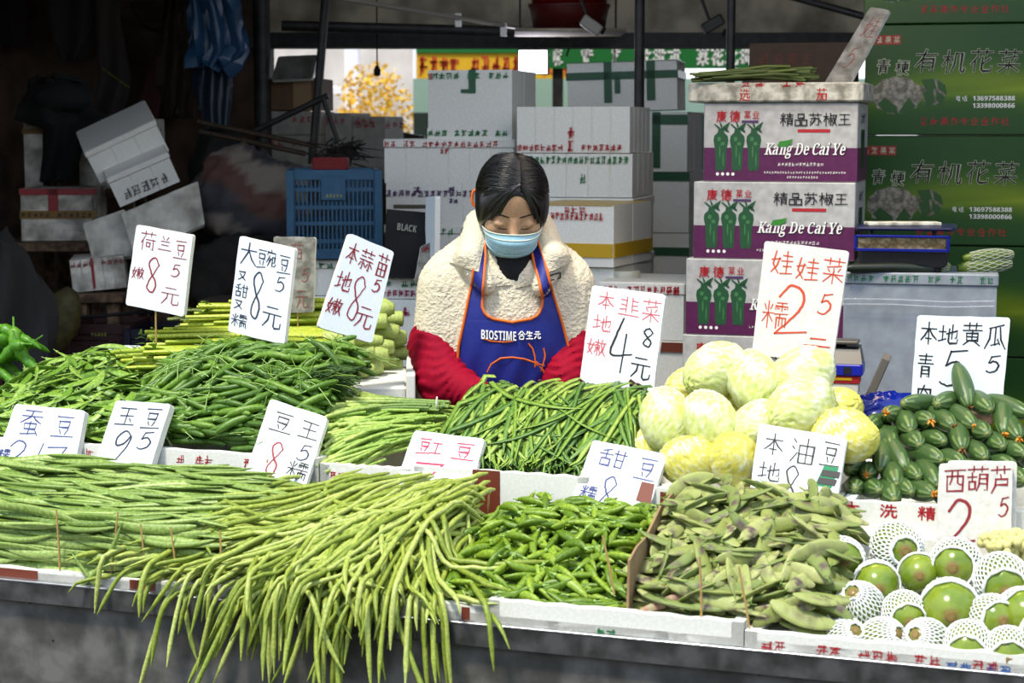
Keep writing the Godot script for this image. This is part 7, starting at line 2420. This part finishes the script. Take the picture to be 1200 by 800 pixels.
func crate(label: String, rect: Array, z: float, d: float, yaw: float, m: Material, group := "") -> void:
	var b := place(rect[0], rect[1], rect[2], rect[3], z, yaw)
	var t := thing("plastic_crate", label, "crate", b.at, b.turn, group)
	var w: float = b.w / 2
	var h: float = b.h
	var fl := MB.new()
	fl.box(Vector3(-w, 0.0, -d), Vector3(w, 0.01, 0))
	part("crate_floor", fl, m, t)
	for s in 4:
		var wall := MB.new()
		var len: float = 2 * w if s < 2 else d
		var bs: Basis = [Basis(), Basis(Vector3.UP, PI), Basis(Vector3.UP, PI / 2), Basis(Vector3.UP, -PI / 2)][s]
		var o: Vector3 = [Vector3(0, 0, 0), Vector3(0, 0, -d), Vector3(w, 0, -d / 2), Vector3(-w, 0, -d / 2)][s]
		var bars := int(len / 0.0125)
		for k in bars + 1:                                   # upright bars with slots between them
			var x := -len / 2 + len * k / bars
			wall.box(Vector3(x - 0.0026, 0.0, -0.006), Vector3(x + 0.0026, h, -0.002), bs, o)
		for y in [0.0, 0.22, 0.42, 0.60, 0.80, 1.0]:
			var th: float = 0.012 if y > 0.0 and y < 1.0 else 0.03
			wall.box(Vector3(-len / 2, clampf(y * h - th, 0, h), -0.007), Vector3(len / 2, clampf(y * h - th, 0, h) + th, 0.0 if th < 0.02 else 0.004), bs, o)
		part("crate_wall", wall, m, t)
	for x in [-w, w]:
		for zz in [0.0, -d]:
			var c := MB.new()
			c.rbox(Vector3(x - 0.012, 0, zz - 0.012), Vector3(x + 0.012, h, zz + 0.012), 0.004)
			part("corner_post", c, m, t)
	var plate := MB.new()
	plate.rbox(Vector3(-w * 0.30, h * 0.66, -0.004), Vector3(w * 0.26, h * 0.93, 0.005), 0.002)
	part("name_plate", plate, m, t)
	var ink := MB.new()
	line_of(ink, "xxxxx", Vector2(0, 0), Vector2(0.009, 0.011), 0.0108, 0.0008, Vector3(-w * 0.2, h * 0.73, 0), Vector3.RIGHT, Vector3.DOWN, Vector3(0, 0, 0.006))
	part("lettering", ink, mat("print_olive", Color(0.55, 0.55, 0.25), 0.6), t)

# ---------- left: the dark corner ----------
func hang(called: String, label: String, category: String, px: Array, z: float, folds: float, depth: float, m: Material, th := 0.012, group := "") -> Node3D:
	# cloth hanging between pixel outlines: px rows of [y, x left, x right]
	var base := P((px[px.size() - 1][1] + px[px.size() - 1][2]) / 2.0, px[px.size() - 1][0], z)
	var g := []
	for r in px:
		var row := []
		for j in 15:
			var t := j / 14.0
			var q := P(lerpf(r[1], r[2], t), r[0] + 2.0 * sin(j * 1.3), z - depth * (0.5 + 0.5 * sin(t * folds * TAU + r[0] * 0.03)) - 0.02 * sin(t * PI))
			row.append(q - base)
		g.append(row)
	var mb := MB.new()
	mb.sheet(g, th)
	return solo(called, label, category, mb, m, base, group)
func blob(px: float, py: float, z: float, r: Vector3, sd: int, amp: float, freq: float, seg := 36) -> MB:
	var mb := MB.new()
	var nz := FastNoiseLite.new()
	nz.seed = sd; nz.frequency = freq
	mb.ball(Vector3.ZERO, r, seg, seg * 2 / 3)
	for i in mb.v.size():
		var d := mb.v[i]
		mb.v[i] = d * (1.0 + amp * nz.get_noise_3dv(d) + amp * 0.5 * absf(nz.get_noise_3dv(d * 2.3)))
	return mb
func stock_left() -> void:
	var dim: Material = M.foam
	var dusk := mat("foam_dusk_stained", Color(0.84, 0.82, 0.77), 0.8, "blotch", 3.0)  # shade put into the foam colour for the left corner, plus dirt blotches
	var zl := 6.6
	stand("long wooden bench under the left-behind foam boxes and tarp", P(-60, 300, zl).x, P(250, 300, zl).x, -7.0, -6.5, P(100, 282, 6.6).y - 0.002)
	get_child(get_child_count() - 1).set_meta("label", "long wooden bench carrying the red-lidded foam box and the striped tarp")
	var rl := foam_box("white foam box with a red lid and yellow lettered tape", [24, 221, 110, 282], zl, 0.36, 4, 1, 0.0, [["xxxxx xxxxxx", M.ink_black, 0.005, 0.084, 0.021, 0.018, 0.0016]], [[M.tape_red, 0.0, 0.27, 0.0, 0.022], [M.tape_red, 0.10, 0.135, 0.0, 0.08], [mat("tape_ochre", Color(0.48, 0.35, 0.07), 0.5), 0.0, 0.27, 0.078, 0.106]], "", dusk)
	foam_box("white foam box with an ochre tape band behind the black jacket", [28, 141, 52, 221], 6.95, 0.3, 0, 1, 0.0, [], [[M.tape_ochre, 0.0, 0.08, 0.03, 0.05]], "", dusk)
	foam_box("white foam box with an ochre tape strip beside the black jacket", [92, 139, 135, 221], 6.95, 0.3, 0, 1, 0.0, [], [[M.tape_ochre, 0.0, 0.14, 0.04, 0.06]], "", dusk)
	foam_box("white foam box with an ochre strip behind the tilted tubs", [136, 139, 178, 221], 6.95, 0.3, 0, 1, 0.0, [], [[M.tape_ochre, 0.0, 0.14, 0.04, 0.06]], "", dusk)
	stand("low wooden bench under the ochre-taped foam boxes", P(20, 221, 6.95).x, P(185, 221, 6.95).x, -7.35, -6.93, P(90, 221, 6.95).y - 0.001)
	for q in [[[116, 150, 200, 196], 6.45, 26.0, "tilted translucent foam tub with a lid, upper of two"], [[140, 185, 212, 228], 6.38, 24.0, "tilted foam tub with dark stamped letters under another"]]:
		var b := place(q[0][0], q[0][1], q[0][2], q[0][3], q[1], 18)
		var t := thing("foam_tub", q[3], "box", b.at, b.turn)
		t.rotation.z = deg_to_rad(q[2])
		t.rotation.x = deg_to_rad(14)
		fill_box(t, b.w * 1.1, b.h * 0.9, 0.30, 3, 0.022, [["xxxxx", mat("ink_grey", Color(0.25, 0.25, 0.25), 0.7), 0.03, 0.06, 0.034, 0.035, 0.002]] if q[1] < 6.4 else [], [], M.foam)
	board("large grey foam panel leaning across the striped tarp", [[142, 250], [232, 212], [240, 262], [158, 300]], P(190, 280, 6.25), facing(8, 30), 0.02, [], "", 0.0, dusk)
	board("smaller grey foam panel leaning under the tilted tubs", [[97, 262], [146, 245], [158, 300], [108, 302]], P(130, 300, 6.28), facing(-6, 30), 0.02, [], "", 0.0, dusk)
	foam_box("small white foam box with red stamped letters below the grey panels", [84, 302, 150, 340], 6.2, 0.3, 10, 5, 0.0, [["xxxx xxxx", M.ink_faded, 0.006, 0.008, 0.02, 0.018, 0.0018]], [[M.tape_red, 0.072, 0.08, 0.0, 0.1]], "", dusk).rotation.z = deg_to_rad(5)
	stand("low wooden bench under the small stamped foam box", P(70, 340, 6.2).x, P(160, 340, 6.2).x, -6.6, -6.15, P(110, 340, 6.2).y - 0.008)
	# striped tarp heap
	var tarp := blob(290, 240, 6.5, Vector3(0.20, 0.17, 0.16), 5, 0.30, 7.0, 44)
	for i in tarp.v.size():
		var d := tarp.v[i]
		var s := fposmod((d.y * 0.9 + d.x * 0.55 + 0.02 * sin(d.x * 30.0)) / 0.085, 3.0)
		tarp.c[i] = Color(0.10, 0.045, 0.035) if s < 1.0 else Color(0.19, 0.16, 0.13) if s < 2.0 else Color(0.045, 0.042, 0.05)
	solo("striped_tarp", "heap of red, grey and dark striped woven tarpaulin", "tarpaulin", tarp, vcol("tarp", 0.8, "speck", 14.0), P(292, 236, 6.5))
	var low := blob(300, 330, 6.3, Vector3(0.16, 0.17, 0.14), 9, 0.25, 9.0)
	solo("cloth_bundle", "dull brown cloth bundle under the striped tarp", "bundle", low, mat("dull_cloth", Color(0.15, 0.125, 0.10), 0.9, "blotch", 5.0), P(278, 330, 6.4))
	stand("low wooden bench under the brown cloth bundle", P(230, 385, 6.4).x, P(335, 385, 6.4).x, -6.65, -6.2, P(280, 386, 6.4).y)
	# clothes and bags on the wall
	var zw := 7.5
	hang("jacket", "dark grey jacket hanging high on the brown wall", "jacket", [[-8, 52, 112], [10, 54, 112], [30, 58, 112], [48, 64, 110], [60, 70, 104], [70, 74, 92]], zw - 0.06, 1.6, 0.05, mat("cloth_grey", Color(0.19, 0.18, 0.18), 0.9))
	hang("trousers", "dark trousers with a lime dotted stripe hanging on the wall", "trousers", [[-8, 110, 138], [30, 112, 142], [60, 116, 148], [90, 118, 153], [110, 114, 152], [138, 110, 142]], zw - 0.08, 1.2, 0.04, mat("cloth_brown", Color(0.24, 0.21, 0.20), 0.9))
	var lime := MB.new()
	for k in 12:
		lime.ball(P(120 + k * 2.8, 80 + k * 2.0, zw - 0.135) - P(135, 92, zw - 0.135), Vector3(0.0035, 0.004, 0.002), 6, 4)
	solo("lime_cord", "lime dotted cord slung across the dark trousers", "cord", lime, mat("lime", Color(0.50, 0.58, 0.10), 0.6), P(135, 92, zw - 0.135), "", "stuff")
	hang("notice_sheet", "black noticeboard sheet pinned to the brown wall", "sheet", [[-8, -10, 32], [20, -10, 32], [55, -10, 32]], zw - 0.05, 0.3, 0.005, M.black, 0.006)
	var cable := MB.new()
	var cp := []
	for i in 25:
		var a := PI * (0.06 + 0.92 * i / 24.0)
		cp.append(P(187 - 32 * cos(a), -4 + 40 * sin(a), zw - 0.05) - P(187, 36, zw - 0.05))
	cable.tube(cp, [0.006], 6)
	solo("cable_loop", "black cable hanging in a loop on the brown wall", "cable", cable, M.black, P(187, 36, zw - 0.05))
	hang("cloth_bag", "dark maroon cloth bag hanging low on the wall", "bag", [[64, 184, 190], [90, 172, 190], [120, 163, 188], [140, 164, 186]], zw - 0.1, 0.6, 0.04, mat("maroon", Color(0.24, 0.10, 0.09), 0.9), 0.03)
	hang("straw_bundle", "brown straw bundle hanging beside the blue bag", "bundle", [[-5, 198, 222], [30, 194, 224], [66, 192, 232], [100, 190, 234], [136, 192, 228]], zw - 0.12, 3.0, 0.06, mat("straw", Color(0.22, 0.17, 0.12), 0.95), 0.03)
	var bags := mat("bag_sky", Color(0.13, 0.27, 0.40), 0.35)
	hang("plastic_bag", "bulging blue plastic bag hanging from the roof pole", "bag", [[-6, 222, 262], [12, 224, 272], [30, 226, 280], [46, 228, 286], [58, 230, 290], [68, 230, 284], [78, 232, 268]], 6.7, 2.2, 0.06, bags, 0.05)
	hang("plastic_bag", "dark blue plastic bag hanging below the bulging bag", "bag", [[78, 234, 268], [100, 232, 270], [125, 234, 270], [150, 240, 268]], 6.74, 1.8, 0.04, mat("bag_deep", Color(0.06, 0.13, 0.19), 0.35), 0.03)
	hang("black_jacket", "black jacket draped over the white foam boxes", "jacket", [[92, 48, 62], [98, 36, 96], [112, 34, 106], [128, 20, 108], [140, 16, 132], [150, 50, 98], [180, 50, 96], [212, 46, 88]], 6.86, 1.7, 0.07, mat("cloth_black", Color(0.06, 0.06, 0.065), 0.9), 0.02)
	var hood := blob(72, 108, 6.82, Vector3(0.11, 0.055, 0.05), 12, 0.3, 12.0, 24)
	solo("black_hood", "black crumpled hood of the jacket on the foam boxes", "jacket", hood, M.cloth_black, P(74, 112, 6.80))
	for q in [[232, 143, 330, 163, "upper"], [234, 154, 318, 172, "lower"]]:
		var a := P(q[0], q[1], 6.62)
		var e := P(q[2] + 40, q[3] + 8, 6.5)
		var m := MB.new()
		m.tube([a - e, (a - e) * 0.5, Vector3.ZERO], [0.009], 8)
		solo("bamboo_pole", "old bamboo pole lying above the striped tarp, %s of two" % q[4], "pole", m, mat("bamboo_old", Color(0.25, 0.19, 0.11), 0.7, "wood", 10.0), e)
	var dgreen := blob(268, 190, 6.7, Vector3(0.13, 0.24, 0.08), 15, 0.25, 9.0, 26)
	solo("green_sheet", "crumpled dark green sheet behind the striped tarp", "sheet", dgreen, mat("deep_green", Color(0.045, 0.065, 0.04), 0.8), P(262, 225, 6.78))
	# low things behind the snow peas
	var seatz := 5.6
	hang("quilted_jacket", "dark quilted jacket hung over a rail behind the peppers", "jacket", [[280, -30, 8], [288, -30, 24], [300, -30, 34], [320, -30, 42], [345, -30, 49], [370, -30, 54], [400, -30, 56], [440, -30, 56]], seatz, 1.3, 0.07, mat("quilt", Color(0.15, 0.14, 0.13), 0.9, "speck", 12.0), 0.05)
	var ys := place(54, 345, 92, 408, 5.9, -8)
	var sk := blob(72, 380, 5.9, Vector3(0.055, 0.10, 0.05), 31, 0.2, 14.0, 24)
	var so := solo("yellow_sack", "dull yellow sack standing behind the snow peas", "sack", sk, mat("sack_yellow", Color(0.30, 0.27, 0.07), 0.7, "blotch", 8.0), P(73, 375, 5.9))
	so.rotation.z = deg_to_rad(-14)
	crate("low dark red crate behind the snow peas", [80, 380, 150, 415], 5.95, 0.25, -6, mat("crate_red", Color(0.17, 0.055, 0.05), 0.6))
	crate("low dark blue crate beside the dark red one", [150, 386, 205, 418], 5.9, 0.25, -6, mat("crate_navy", Color(0.035, 0.045, 0.12), 0.5))
	stand("low wooden bench under the dark red and blue crates", P(40, 418, 5.9).x, P(215, 418, 5.9).x, -6.25, -5.8, P(115, 415.5, 5.95).y - 0.004)
	var cb := place(233, 352, 272, 402, 6.0, -10)
	var co := thing("brown_carton", "small open brown carton behind the olive stalks", "carton", cb.at, cb.turn)
	var cm := MB.new()
	cm.rbox(Vector3(-cb.w / 2, 0, -0.2), Vector3(cb.w / 2, cb.h, 0), 0.003)
	part("carton", cm, mat("kraft_dark", Color(0.22, 0.15, 0.09), 0.85, "soft", 4.0), co)
	stand("low wooden bench under the small open carton", cb.at.x - 0.09, cb.at.x + 0.09, cb.at.z - 0.22, cb.at.z + 0.02, cb.at.y - 0.001, cb.turn)
	for q in [[150, 355, 215, 350, 5.98, "dark plank lying above the low crates", 0.02], [95, 372, 205, 362, 6.02, "long dark slat lying above the low crates", 0.012]]:
		var a := P(q[0], q[1], q[4])
		var e := P(q[2], q[3], q[4])
		var m := MB.new()
		m.tube([Vector3.ZERO, e - a], [q[6]], 6, 0.5)
		solo("dark_plank", q[5], "plank", m, mat("plank_dark", Color(0.09, 0.075, 0.06), 0.85, "wood", 5.0), a)
	# cartons under the opening
	var kc := mat("kraft_box", Color(0.36, 0.25, 0.14), 0.75, "soft", 4.0)
	for q in [["brown_carton", "brown carton with glossy tape before the bright opening", [302, 91, 372, 129], 7.0, 0.3, -6, kc], ["white_carton", "white printed carton under the brown one by the opening", [302, 130, 374, 158], 7.0, 0.3, -6, mat("carton_pale", Color(0.55, 0.54, 0.50), 0.7, "soft", 3.0)], ["white_carton", "white printed carton with purple bands, lowest by the opening", [302, 158, 374, 196], 7.0, 0.3, -6, M.carton_pale], ["white_carton", "white printed carton leaning in the shadow beside the opening", [376, 132, 412, 175], 7.1, 0.3, -10, M.carton_pale], ["white_carton", "plain pale carton tucked behind the foam stack", [412, 136, 452, 210], 7.1, 0.3, -10, M.carton_pale]]:
		var b := place(q[2][0], q[2][1], q[2][2], q[2][3], q[3], q[5])
		var t := thing(q[0], q[1], "carton", b.at, b.turn)
		var m := MB.new()
		m.rbox(Vector3(-b.w / 2, 0, -q[4]), Vector3(b.w / 2, b.h - 0.001, 0), 0.004)
		part("carton", m, q[6], t)
		if q[0] == "white_carton":
			var ink := MB.new()
			line_of(ink, "xxx xxx", Vector2(0.02, 0.02), Vector2(0.022, 0.025), 0.028, 0.0018, Vector3(-b.w / 2, b.h, 0), Vector3.RIGHT, Vector3.DOWN, Vector3(0, 0, 0.001))
			part("lettering", ink, M.ink_red, t)
		else:
			var tp := MB.new()
			tp.box(Vector3(b.w * 0.1, 0, -0.01), Vector3(b.w * 0.4, b.h, 0.001))
			part("tape", tp, mat("tape_clear", Color(0.50, 0.40, 0.28), 0.12), t)
	var sb := place(302, 158, 374, 196, 7.0, -6)
	stand("wooden bench under the printed cartons by the opening", sb.at.x - 0.14, sb.at.x + 0.42, sb.at.z - 0.5, sb.at.z + 0.02, P(330, 210, 7.1).y - 0.002)
	get_child(get_child_count() - 1).scale.y = (sb.at.y - 0.001) / (P(330, 210, 7.1).y - 0.002)
	var slab_px := board("grey slab with a ragged edge propped on the brown carton", [[326, 66], [372, 64], [366, 92], [318, 94]], P(345, 92, 6.95), facing(-4, 24), 0.02, [], "", 0.0, mat("slab_grey", Color(0.40, 0.39, 0.37), 0.85, "blotch", 4.0))
	slab_px.name = numbered("grey_slab")
	slab_px.set_meta("category", "slab")
	var mess := MB.new()
	for i in 60:
		var a := P(rf(375, 420), rf(165, 190), rf(6.3, 6.5)) - P(400, 185, 6.4)
		mess.tube([a, a + Vector3(rf(-0.06, 0.06), rf(-0.02, 0.03), rf(-0.02, 0.02)), a + Vector3(rf(-0.1, 0.1), rf(-0.03, 0.02), 0)], [0.003, 0.003, 0.001], 4)
	solo("dry_stalks", "tangle of dry dark stalks above the blue crate", "stalks", mess, mat("dry", Color(0.10, 0.085, 0.065), 0.9), P(400, 187, 6.4), "", "stuff")
	var rb := MB.new()
	rb.rbox(Vector3(-0.05, -0.02, -0.05), Vector3(0.06, 0.02, 0.05), 0.008)
	solo("red_cloth", "scrap of red cloth lying at the blue crate's rim", "cloth", rb, mat("red_cloth", Color(0.40, 0.05, 0.05), 0.8), P(386, 192, 5.9))

# ---------- poles, beams, and what lies beyond the opening ----------
func pole(called: String, label: String, a: Vector3, b: Vector3, r: float, m: Material, cat_ := "pole") -> void:
	var mb := MB.new()
	mb.tube([Vector3.ZERO, (a - b) * 0.5, a - b], [r], 10)
	solo(called, label, cat_, mb, m, b)
func beyond() -> void:
	var dm: Material = M.dark_metal
	var zc := 7.45
	slab("beam", P(292, 56, zc) + Vector3(0, 0, -0.12), Vector3(2.0, P(600, 38, zc).y, -zc), M.dark_metal)
	slab("lintel", Vector3(-1.0, P(600, 38, zc).y, -7.75), Vector3(2.0, 3.6, -7.6), M.beige)
	pole("roof_post", "thick dark roof post by the hanging blue bag", Vector3(P(306, 0, 7.0).x, 3.6, -7.0), Vector3(P(306, 0, 7.0).x, 0, -7.0), 0.032, dm, "post")
	pole("steel_pole", "slightly leaning thin steel pole before the bright opening", P(384, -30, 6.75) + (P(384, -30, 6.75) - P(366, 192, 6.75)) * 2.2, P(366, 192, 6.75), 0.016, dm)
	pole("steel_pole", "dark upright steel pole in front of the green-taped box", Vector3(P(749, 0, 6.2).x, 3.6, -6.2), P(749, 126, 6.2), 0.017, dm)
	pole("steel_pole", "dark upright steel pole beside the green signboard", Vector3(P(857, 0, 6.0).x, 3.6, -6.0), Vector3(P(857, 0, 6.0).x, 0, -6.0), 0.014, dm)
	pole("brace", "slanting dark brace rising to the leaning steel pole", P(384, 112, 6.72), P(298, 154, 6.78), 0.011, dm, "brace")
	pole("brace", "short dark brace falling from the leaning steel pole", P(379, 116, 6.72), P(397, 166, 6.70), 0.010, dm, "brace")
	pole("light_rail", "thin pale rail slanting down to the lit floodlight", P(398, -2, 6.6), P(672, 43, 7.3), 0.009, mat("rail_pale", Color(0.55, 0.52, 0.48), 0.4), "rail")
	pole("light_rail", "dark pipe running under the pale slanting rail", P(330, 30, 7.2), P(720, 40, 7.3), 0.020, dm, "pipe")
	pole("hanger_rod", "thin rod between the rail and the floodlight", P(671, 41, 7.25), P(664, 66, 7.25), 0.004, dm, "rod")
	pole("roof_strut", "dark slanting roof strut above the pepper cartons", P(905, -10, 6.4), P(1030, 24, 6.2), 0.012, dm, "strut")
	for q in [[537, 22, "first"], [590, 33, "second"]]:
		var cl := MB.new()
		cl.rbox(Vector3(-0.012, -0.03, -0.01), Vector3(0.012, 0.02, 0.01), 0.003)
		solo("white_clip", "white plastic clip tied to the pale rail, %s from its high end" % q[2], "clip", cl, M.white_print, P(q[0], q[1], 6.95 + 0.13 * (q[0] - 537) / 53.0))
	var pend := MB.new()
	pend.tube([Vector3(0, 0.4, 0), Vector3(0, 0.03, 0)], [0.003], 5)
	pend.lathe([Vector2(0.0, -0.012), Vector2(0.012, -0.008), Vector2(0.014, 0.012), Vector2(0.006, 0.03), Vector2(0.0, 0.03)], 12)
	solo("bulb_socket", "black bulb socket hanging on a cord in the bright opening", "socket", pend, M.black, P(442, 86, 7.3))
	# red basin stack under the roof
	var rs := thing("red_basin", "red plastic basins stacked upside down under the ceiling", "basin", P(667, 36, 6.9))
	var rb := MB.new()
	rb.lathe([Vector2(0.0, 0.0), Vector2(0.13, 0.0), Vector2(0.145, 0.08), Vector2(0.15, 0.085), Vector2(0.15, 0.095), Vector2(0.0, 0.095)], 32)
	part("lower_basin", rb, mat("red_dark", Color(0.30, 0.04, 0.04), 0.45), rs)
	rb = MB.new()
	rb.lathe([Vector2(0.0, 0.096), Vector2(0.135, 0.096), Vector2(0.155, 0.18), Vector2(0.16, 0.19), Vector2(0.0, 0.19)], 32)
	part("upper_basin", rb, mat("red_bright", Color(0.48, 0.04, 0.03), 0.4), rs)
	var sh := MB.new()
	sh.rbox(Vector3(-0.2, -0.012, -0.2), Vector3(0.2, -0.001, 0.2), 0.003)
	var so := thing("hanging_shelf", "thin shelf hung from the ceiling under the red basins", "shelf", P(667, 36, 6.9))
	part("shelf_board", sh, M.beige, so)
	for x in [-0.18, 0.18]:
		sh = MB.new()
		sh.tube([Vector3(x, 0, -0.18), Vector3(x, 3.6 - so.position.y, -0.18)], [0.004], 5)
		part("rod", sh, dm, so)
	for q in [[690, 28, "white security camera mounted under the ceiling", Color(0.55, 0.54, 0.50), 35.0], [832, 30, "dark security camera on a bracket by the upright pole", Color(0.13, 0.12, 0.11), -30.0]]:
		var c := thing("security_camera", q[2], "camera", P(q[0], q[1], 6.6))
		var m := MB.new()
		m.rbox(Vector3(-0.03, -0.02, -0.03), Vector3(0.05, 0.02, 0.03), 0.008)
		var o := part("housing", m, mat("cam_%d" % q[0], q[3], 0.5), c)
		o.rotation.z = deg_to_rad(-q[4])
		m = MB.new()
		m.tube([Vector3(0, 0.01, 0), Vector3(-0.03, 0.09, 0), Vector3(-0.03, 0.5, 0)], [0.006], 6)
		part("bracket", m, dm, c)
		m = MB.new()
		m.tube([Vector3(0.045, -0.02, 0.0), Vector3(0.056, -0.027, 0)], [0.013], 10)
		part("lens", m, M.black, c)
	# floodlight
	var fb := place(608, 59, 641, 86, 7.2, -4)
	var fl := thing("floodlight", "lit white floodlight panel hanging at the end of the rail", "lamp", fb.at, fb.turn)
	var m := MB.new()
	m.rbox(Vector3(-fb.w / 2 - 0.006, -0.004, -0.04), Vector3(fb.w / 2 + 0.006, fb.h + 0.006, -0.004), 0.004)
	part("housing", m, dm, fl)
	m = MB.new()
	m.box(Vector3(-fb.w / 2, 0, -0.004), Vector3(fb.w / 2, fb.h, 0))
	var glow := mat("lamp_glow", Color(1, 1, 1), 0.5)
	glow.emission_enabled = true
	glow.emission = Color(0.93, 0.92, 1.0)
	glow.emission_energy_multiplier = 6.0
	part("lit_face", m, glow, fl)
	m = MB.new()
	m.tube([Vector3(0, fb.h, -0.03), Vector3(0.08, fb.h + 0.09, -0.03)], [0.006], 6)
	part("hanger", m, dm, fl)
	var al := AreaLight3D.new()
	al.name = "floodlight_light"
	al.area_size = Vector2(fb.w, fb.h)
	al.light_color = Color(0.93, 0.92, 1.0)
	al.light_energy = 0.12
	al.shadow_enabled = true
	al.area_range = 12.0
	add_child(al)
	al.position = fb.at + Vector3(0, fb.h / 2, 0.012)
	al.rotation.y = PI + fb.turn
	# outside
	var white := mat("plaster", Color(0.90, 0.86, 0.82), 0.9, "soft", 0.5)
	var z0 := 15.0
	var bl := thing("white_building", "sunlit pale building seen through the opening", "building", Vector3(P(400, 0, z0).x, 0, -z0))
	m = MB.new()
	m.box(Vector3(-3.5, 0, -1.0), Vector3(1.2, 5.0, 0))
	part("wall", m, white, bl)
	for x in [[404, 421], [484, 496]]:
		m = MB.new()
		var a := P(x[0], 100, z0 - 1.5).x - bl.position.x
		var e := P(x[1], 100, z0 - 1.5).x - bl.position.x
		m.rbox(Vector3(a, 0, 1.4), Vector3(e, 4.0, 1.5), 0.01)
		part("column", m, mat("column_white", Color(0.93, 0.93, 0.95), 0.8), bl)
	m = MB.new()
	var ry := P(390, 106, z0 - 1.5).y
	m.rbox(Vector3(P(310, 0, z0 - 1.5).x - bl.position.x, ry - 0.03, 1.42), Vector3(P(406, 0, z0 - 1.5).x - bl.position.x, ry + 0.03, 1.48), 0.01)
	part("rail", m, M.column_white, bl)
	var tr := thing("yellow_tree", "yellow-leaved tree in sunlight beyond the opening", "tree", Vector3(P(436, 0, 13.0).x, 0, -13.0))
	m = MB.new()
	m.tube([Vector3.ZERO, Vector3(0.02, 0.8, 0), Vector3(0, 1.5, 0)], [0.06, 0.05, 0.03], 8)
	part("trunk", m, M.wood, tr)
	m = MB.new()
	for i in 2600:
		var d := Vector3(rf(-1, 1), rf(-1, 1), rf(-1, 1))
		if d.length() > 1.0:
			continue
		var q := Vector3(d.x * 0.30, 1.62 + d.y * 0.45, d.z * 0.3)
		var x := Vector3(rf(-1, 1), rf(-0.4, 1), rf(-1, 1)).normalized() * 0.024
		var y := x.cross(Vector3(rf(-1, 1), rf(-1, 1), 0.3)).normalized() * 0.013
		m.quad(q - x, q - y, q + x, q + y)
	var lv := mat("leaf_yellow", Color(0.85, 0.68, 0.16), 0.7)
	lv.backlight_enabled = true
	lv.backlight = Color(0.5, 0.4, 0.1)
	part("crown", m, lv, tr)
	# low dark awning under the opening's slanting edge
	board("dark sheet whose slanting edge closes the opening's foot", [[310, 118], [498, 160], [498, 529], [310, 529]], P(400, 529, 9.2), facing(0, 0), 0.03, [], "", 0.0, mat("dusk_sheet", Color(0.34, 0.32, 0.30), 0.9, "blotch", 1.0)).name = "sheet_tmp"
	var ds := get_node("sheet_tmp")
	ds.name = numbered("dark_sheet")
	ds.set_meta("category", "sheet")
	# signboards of the row opposite
	var ys := place(488, 62, 700, 92, 11.5, 0)
	signboard("yellow signboard with red characters and a green top edge", ys, mat("sign_yellow", Color(0.90, 0.70, 0.10), 0.6), "xxxx xxxxxxxx xxx", M.ink_orange, mat("sign_green", Color(0.05, 0.42, 0.16), 0.6))
	var gs := place(626, 52, 905, 80, 10.5, 0)
	signboard("green signboard with white characters behind the upright pole", gs, M.sign_green, "xx x x 北批x 菜花北批x", M.white_print, null)
	var cw := place(486, 92, 700, 420, 11.9, 0)
	var sc := thing("shop_front", "pale shop front with a dark green lower half under the signboards", "shop", cw.at, 0)
	m = MB.new()
	m.box(Vector3(-cw.w / 2, cw.h * 0.88, -0.2), Vector3(cw.w * 2.0, cw.h, 0))
	part("upper_wall", m, mat("shop_pale", Color(0.55, 0.66, 0.60), 0.8), sc)
	m = MB.new()
	m.box(Vector3(-cw.w / 2, -cw.at.y, -0.2), Vector3(cw.w * 2.0, cw.h * 0.88, 0))
	part("lower_wall", m, mat("shop_green", Color(0.08, 0.15, 0.12), 0.7), sc)
	for k in 5:
		m = MB.new()
		m.box(Vector3(-0.1 + 0.14 * k, cw.h * 0.6, 0), Vector3(-0.09 + 0.14 * k, cw.h * 0.88, 0.02))
		part("mullion", m, white, sc)
func signboard(label: String, b: Dictionary, m: Material, text: String, ink: Material, edge: Material) -> void:
	var t := thing("signboard", label, "sign", b.at, b.turn)
	var mb := MB.new()
	mb.box(Vector3(-b.w / 2, 0, -0.06), Vector3(b.w / 2, b.h, 0))
	part("sign_panel", mb, m, t)
	if edge:
		mb = MB.new()
		mb.box(Vector3(-b.w / 2, b.h, -0.07), Vector3(b.w / 2, b.h + 0.035, 0.01))
		part("top_edge", mb, edge, t)
	mb = MB.new()
	var cw: float = b.w * 0.97 / text.length()
	line_of(mb, text, Vector2(b.w * 0.015, b.h * 0.12), Vector2(cw * 0.85, b.h * 0.76), cw, 0.009, Vector3(-b.w / 2, b.h, 0), Vector3.RIGHT, Vector3.DOWN, Vector3(0, 0, 0.003))
	part("lettering", mb, ink, t)
	for x in [-b.w * 0.4, b.w * 0.4]:
		mb = MB.new()
		mb.box(Vector3(x - 0.03, -b.at.y, -0.06), Vector3(x + 0.03, 0, -0.02))
		part("post", mb, M.dark_metal, t)
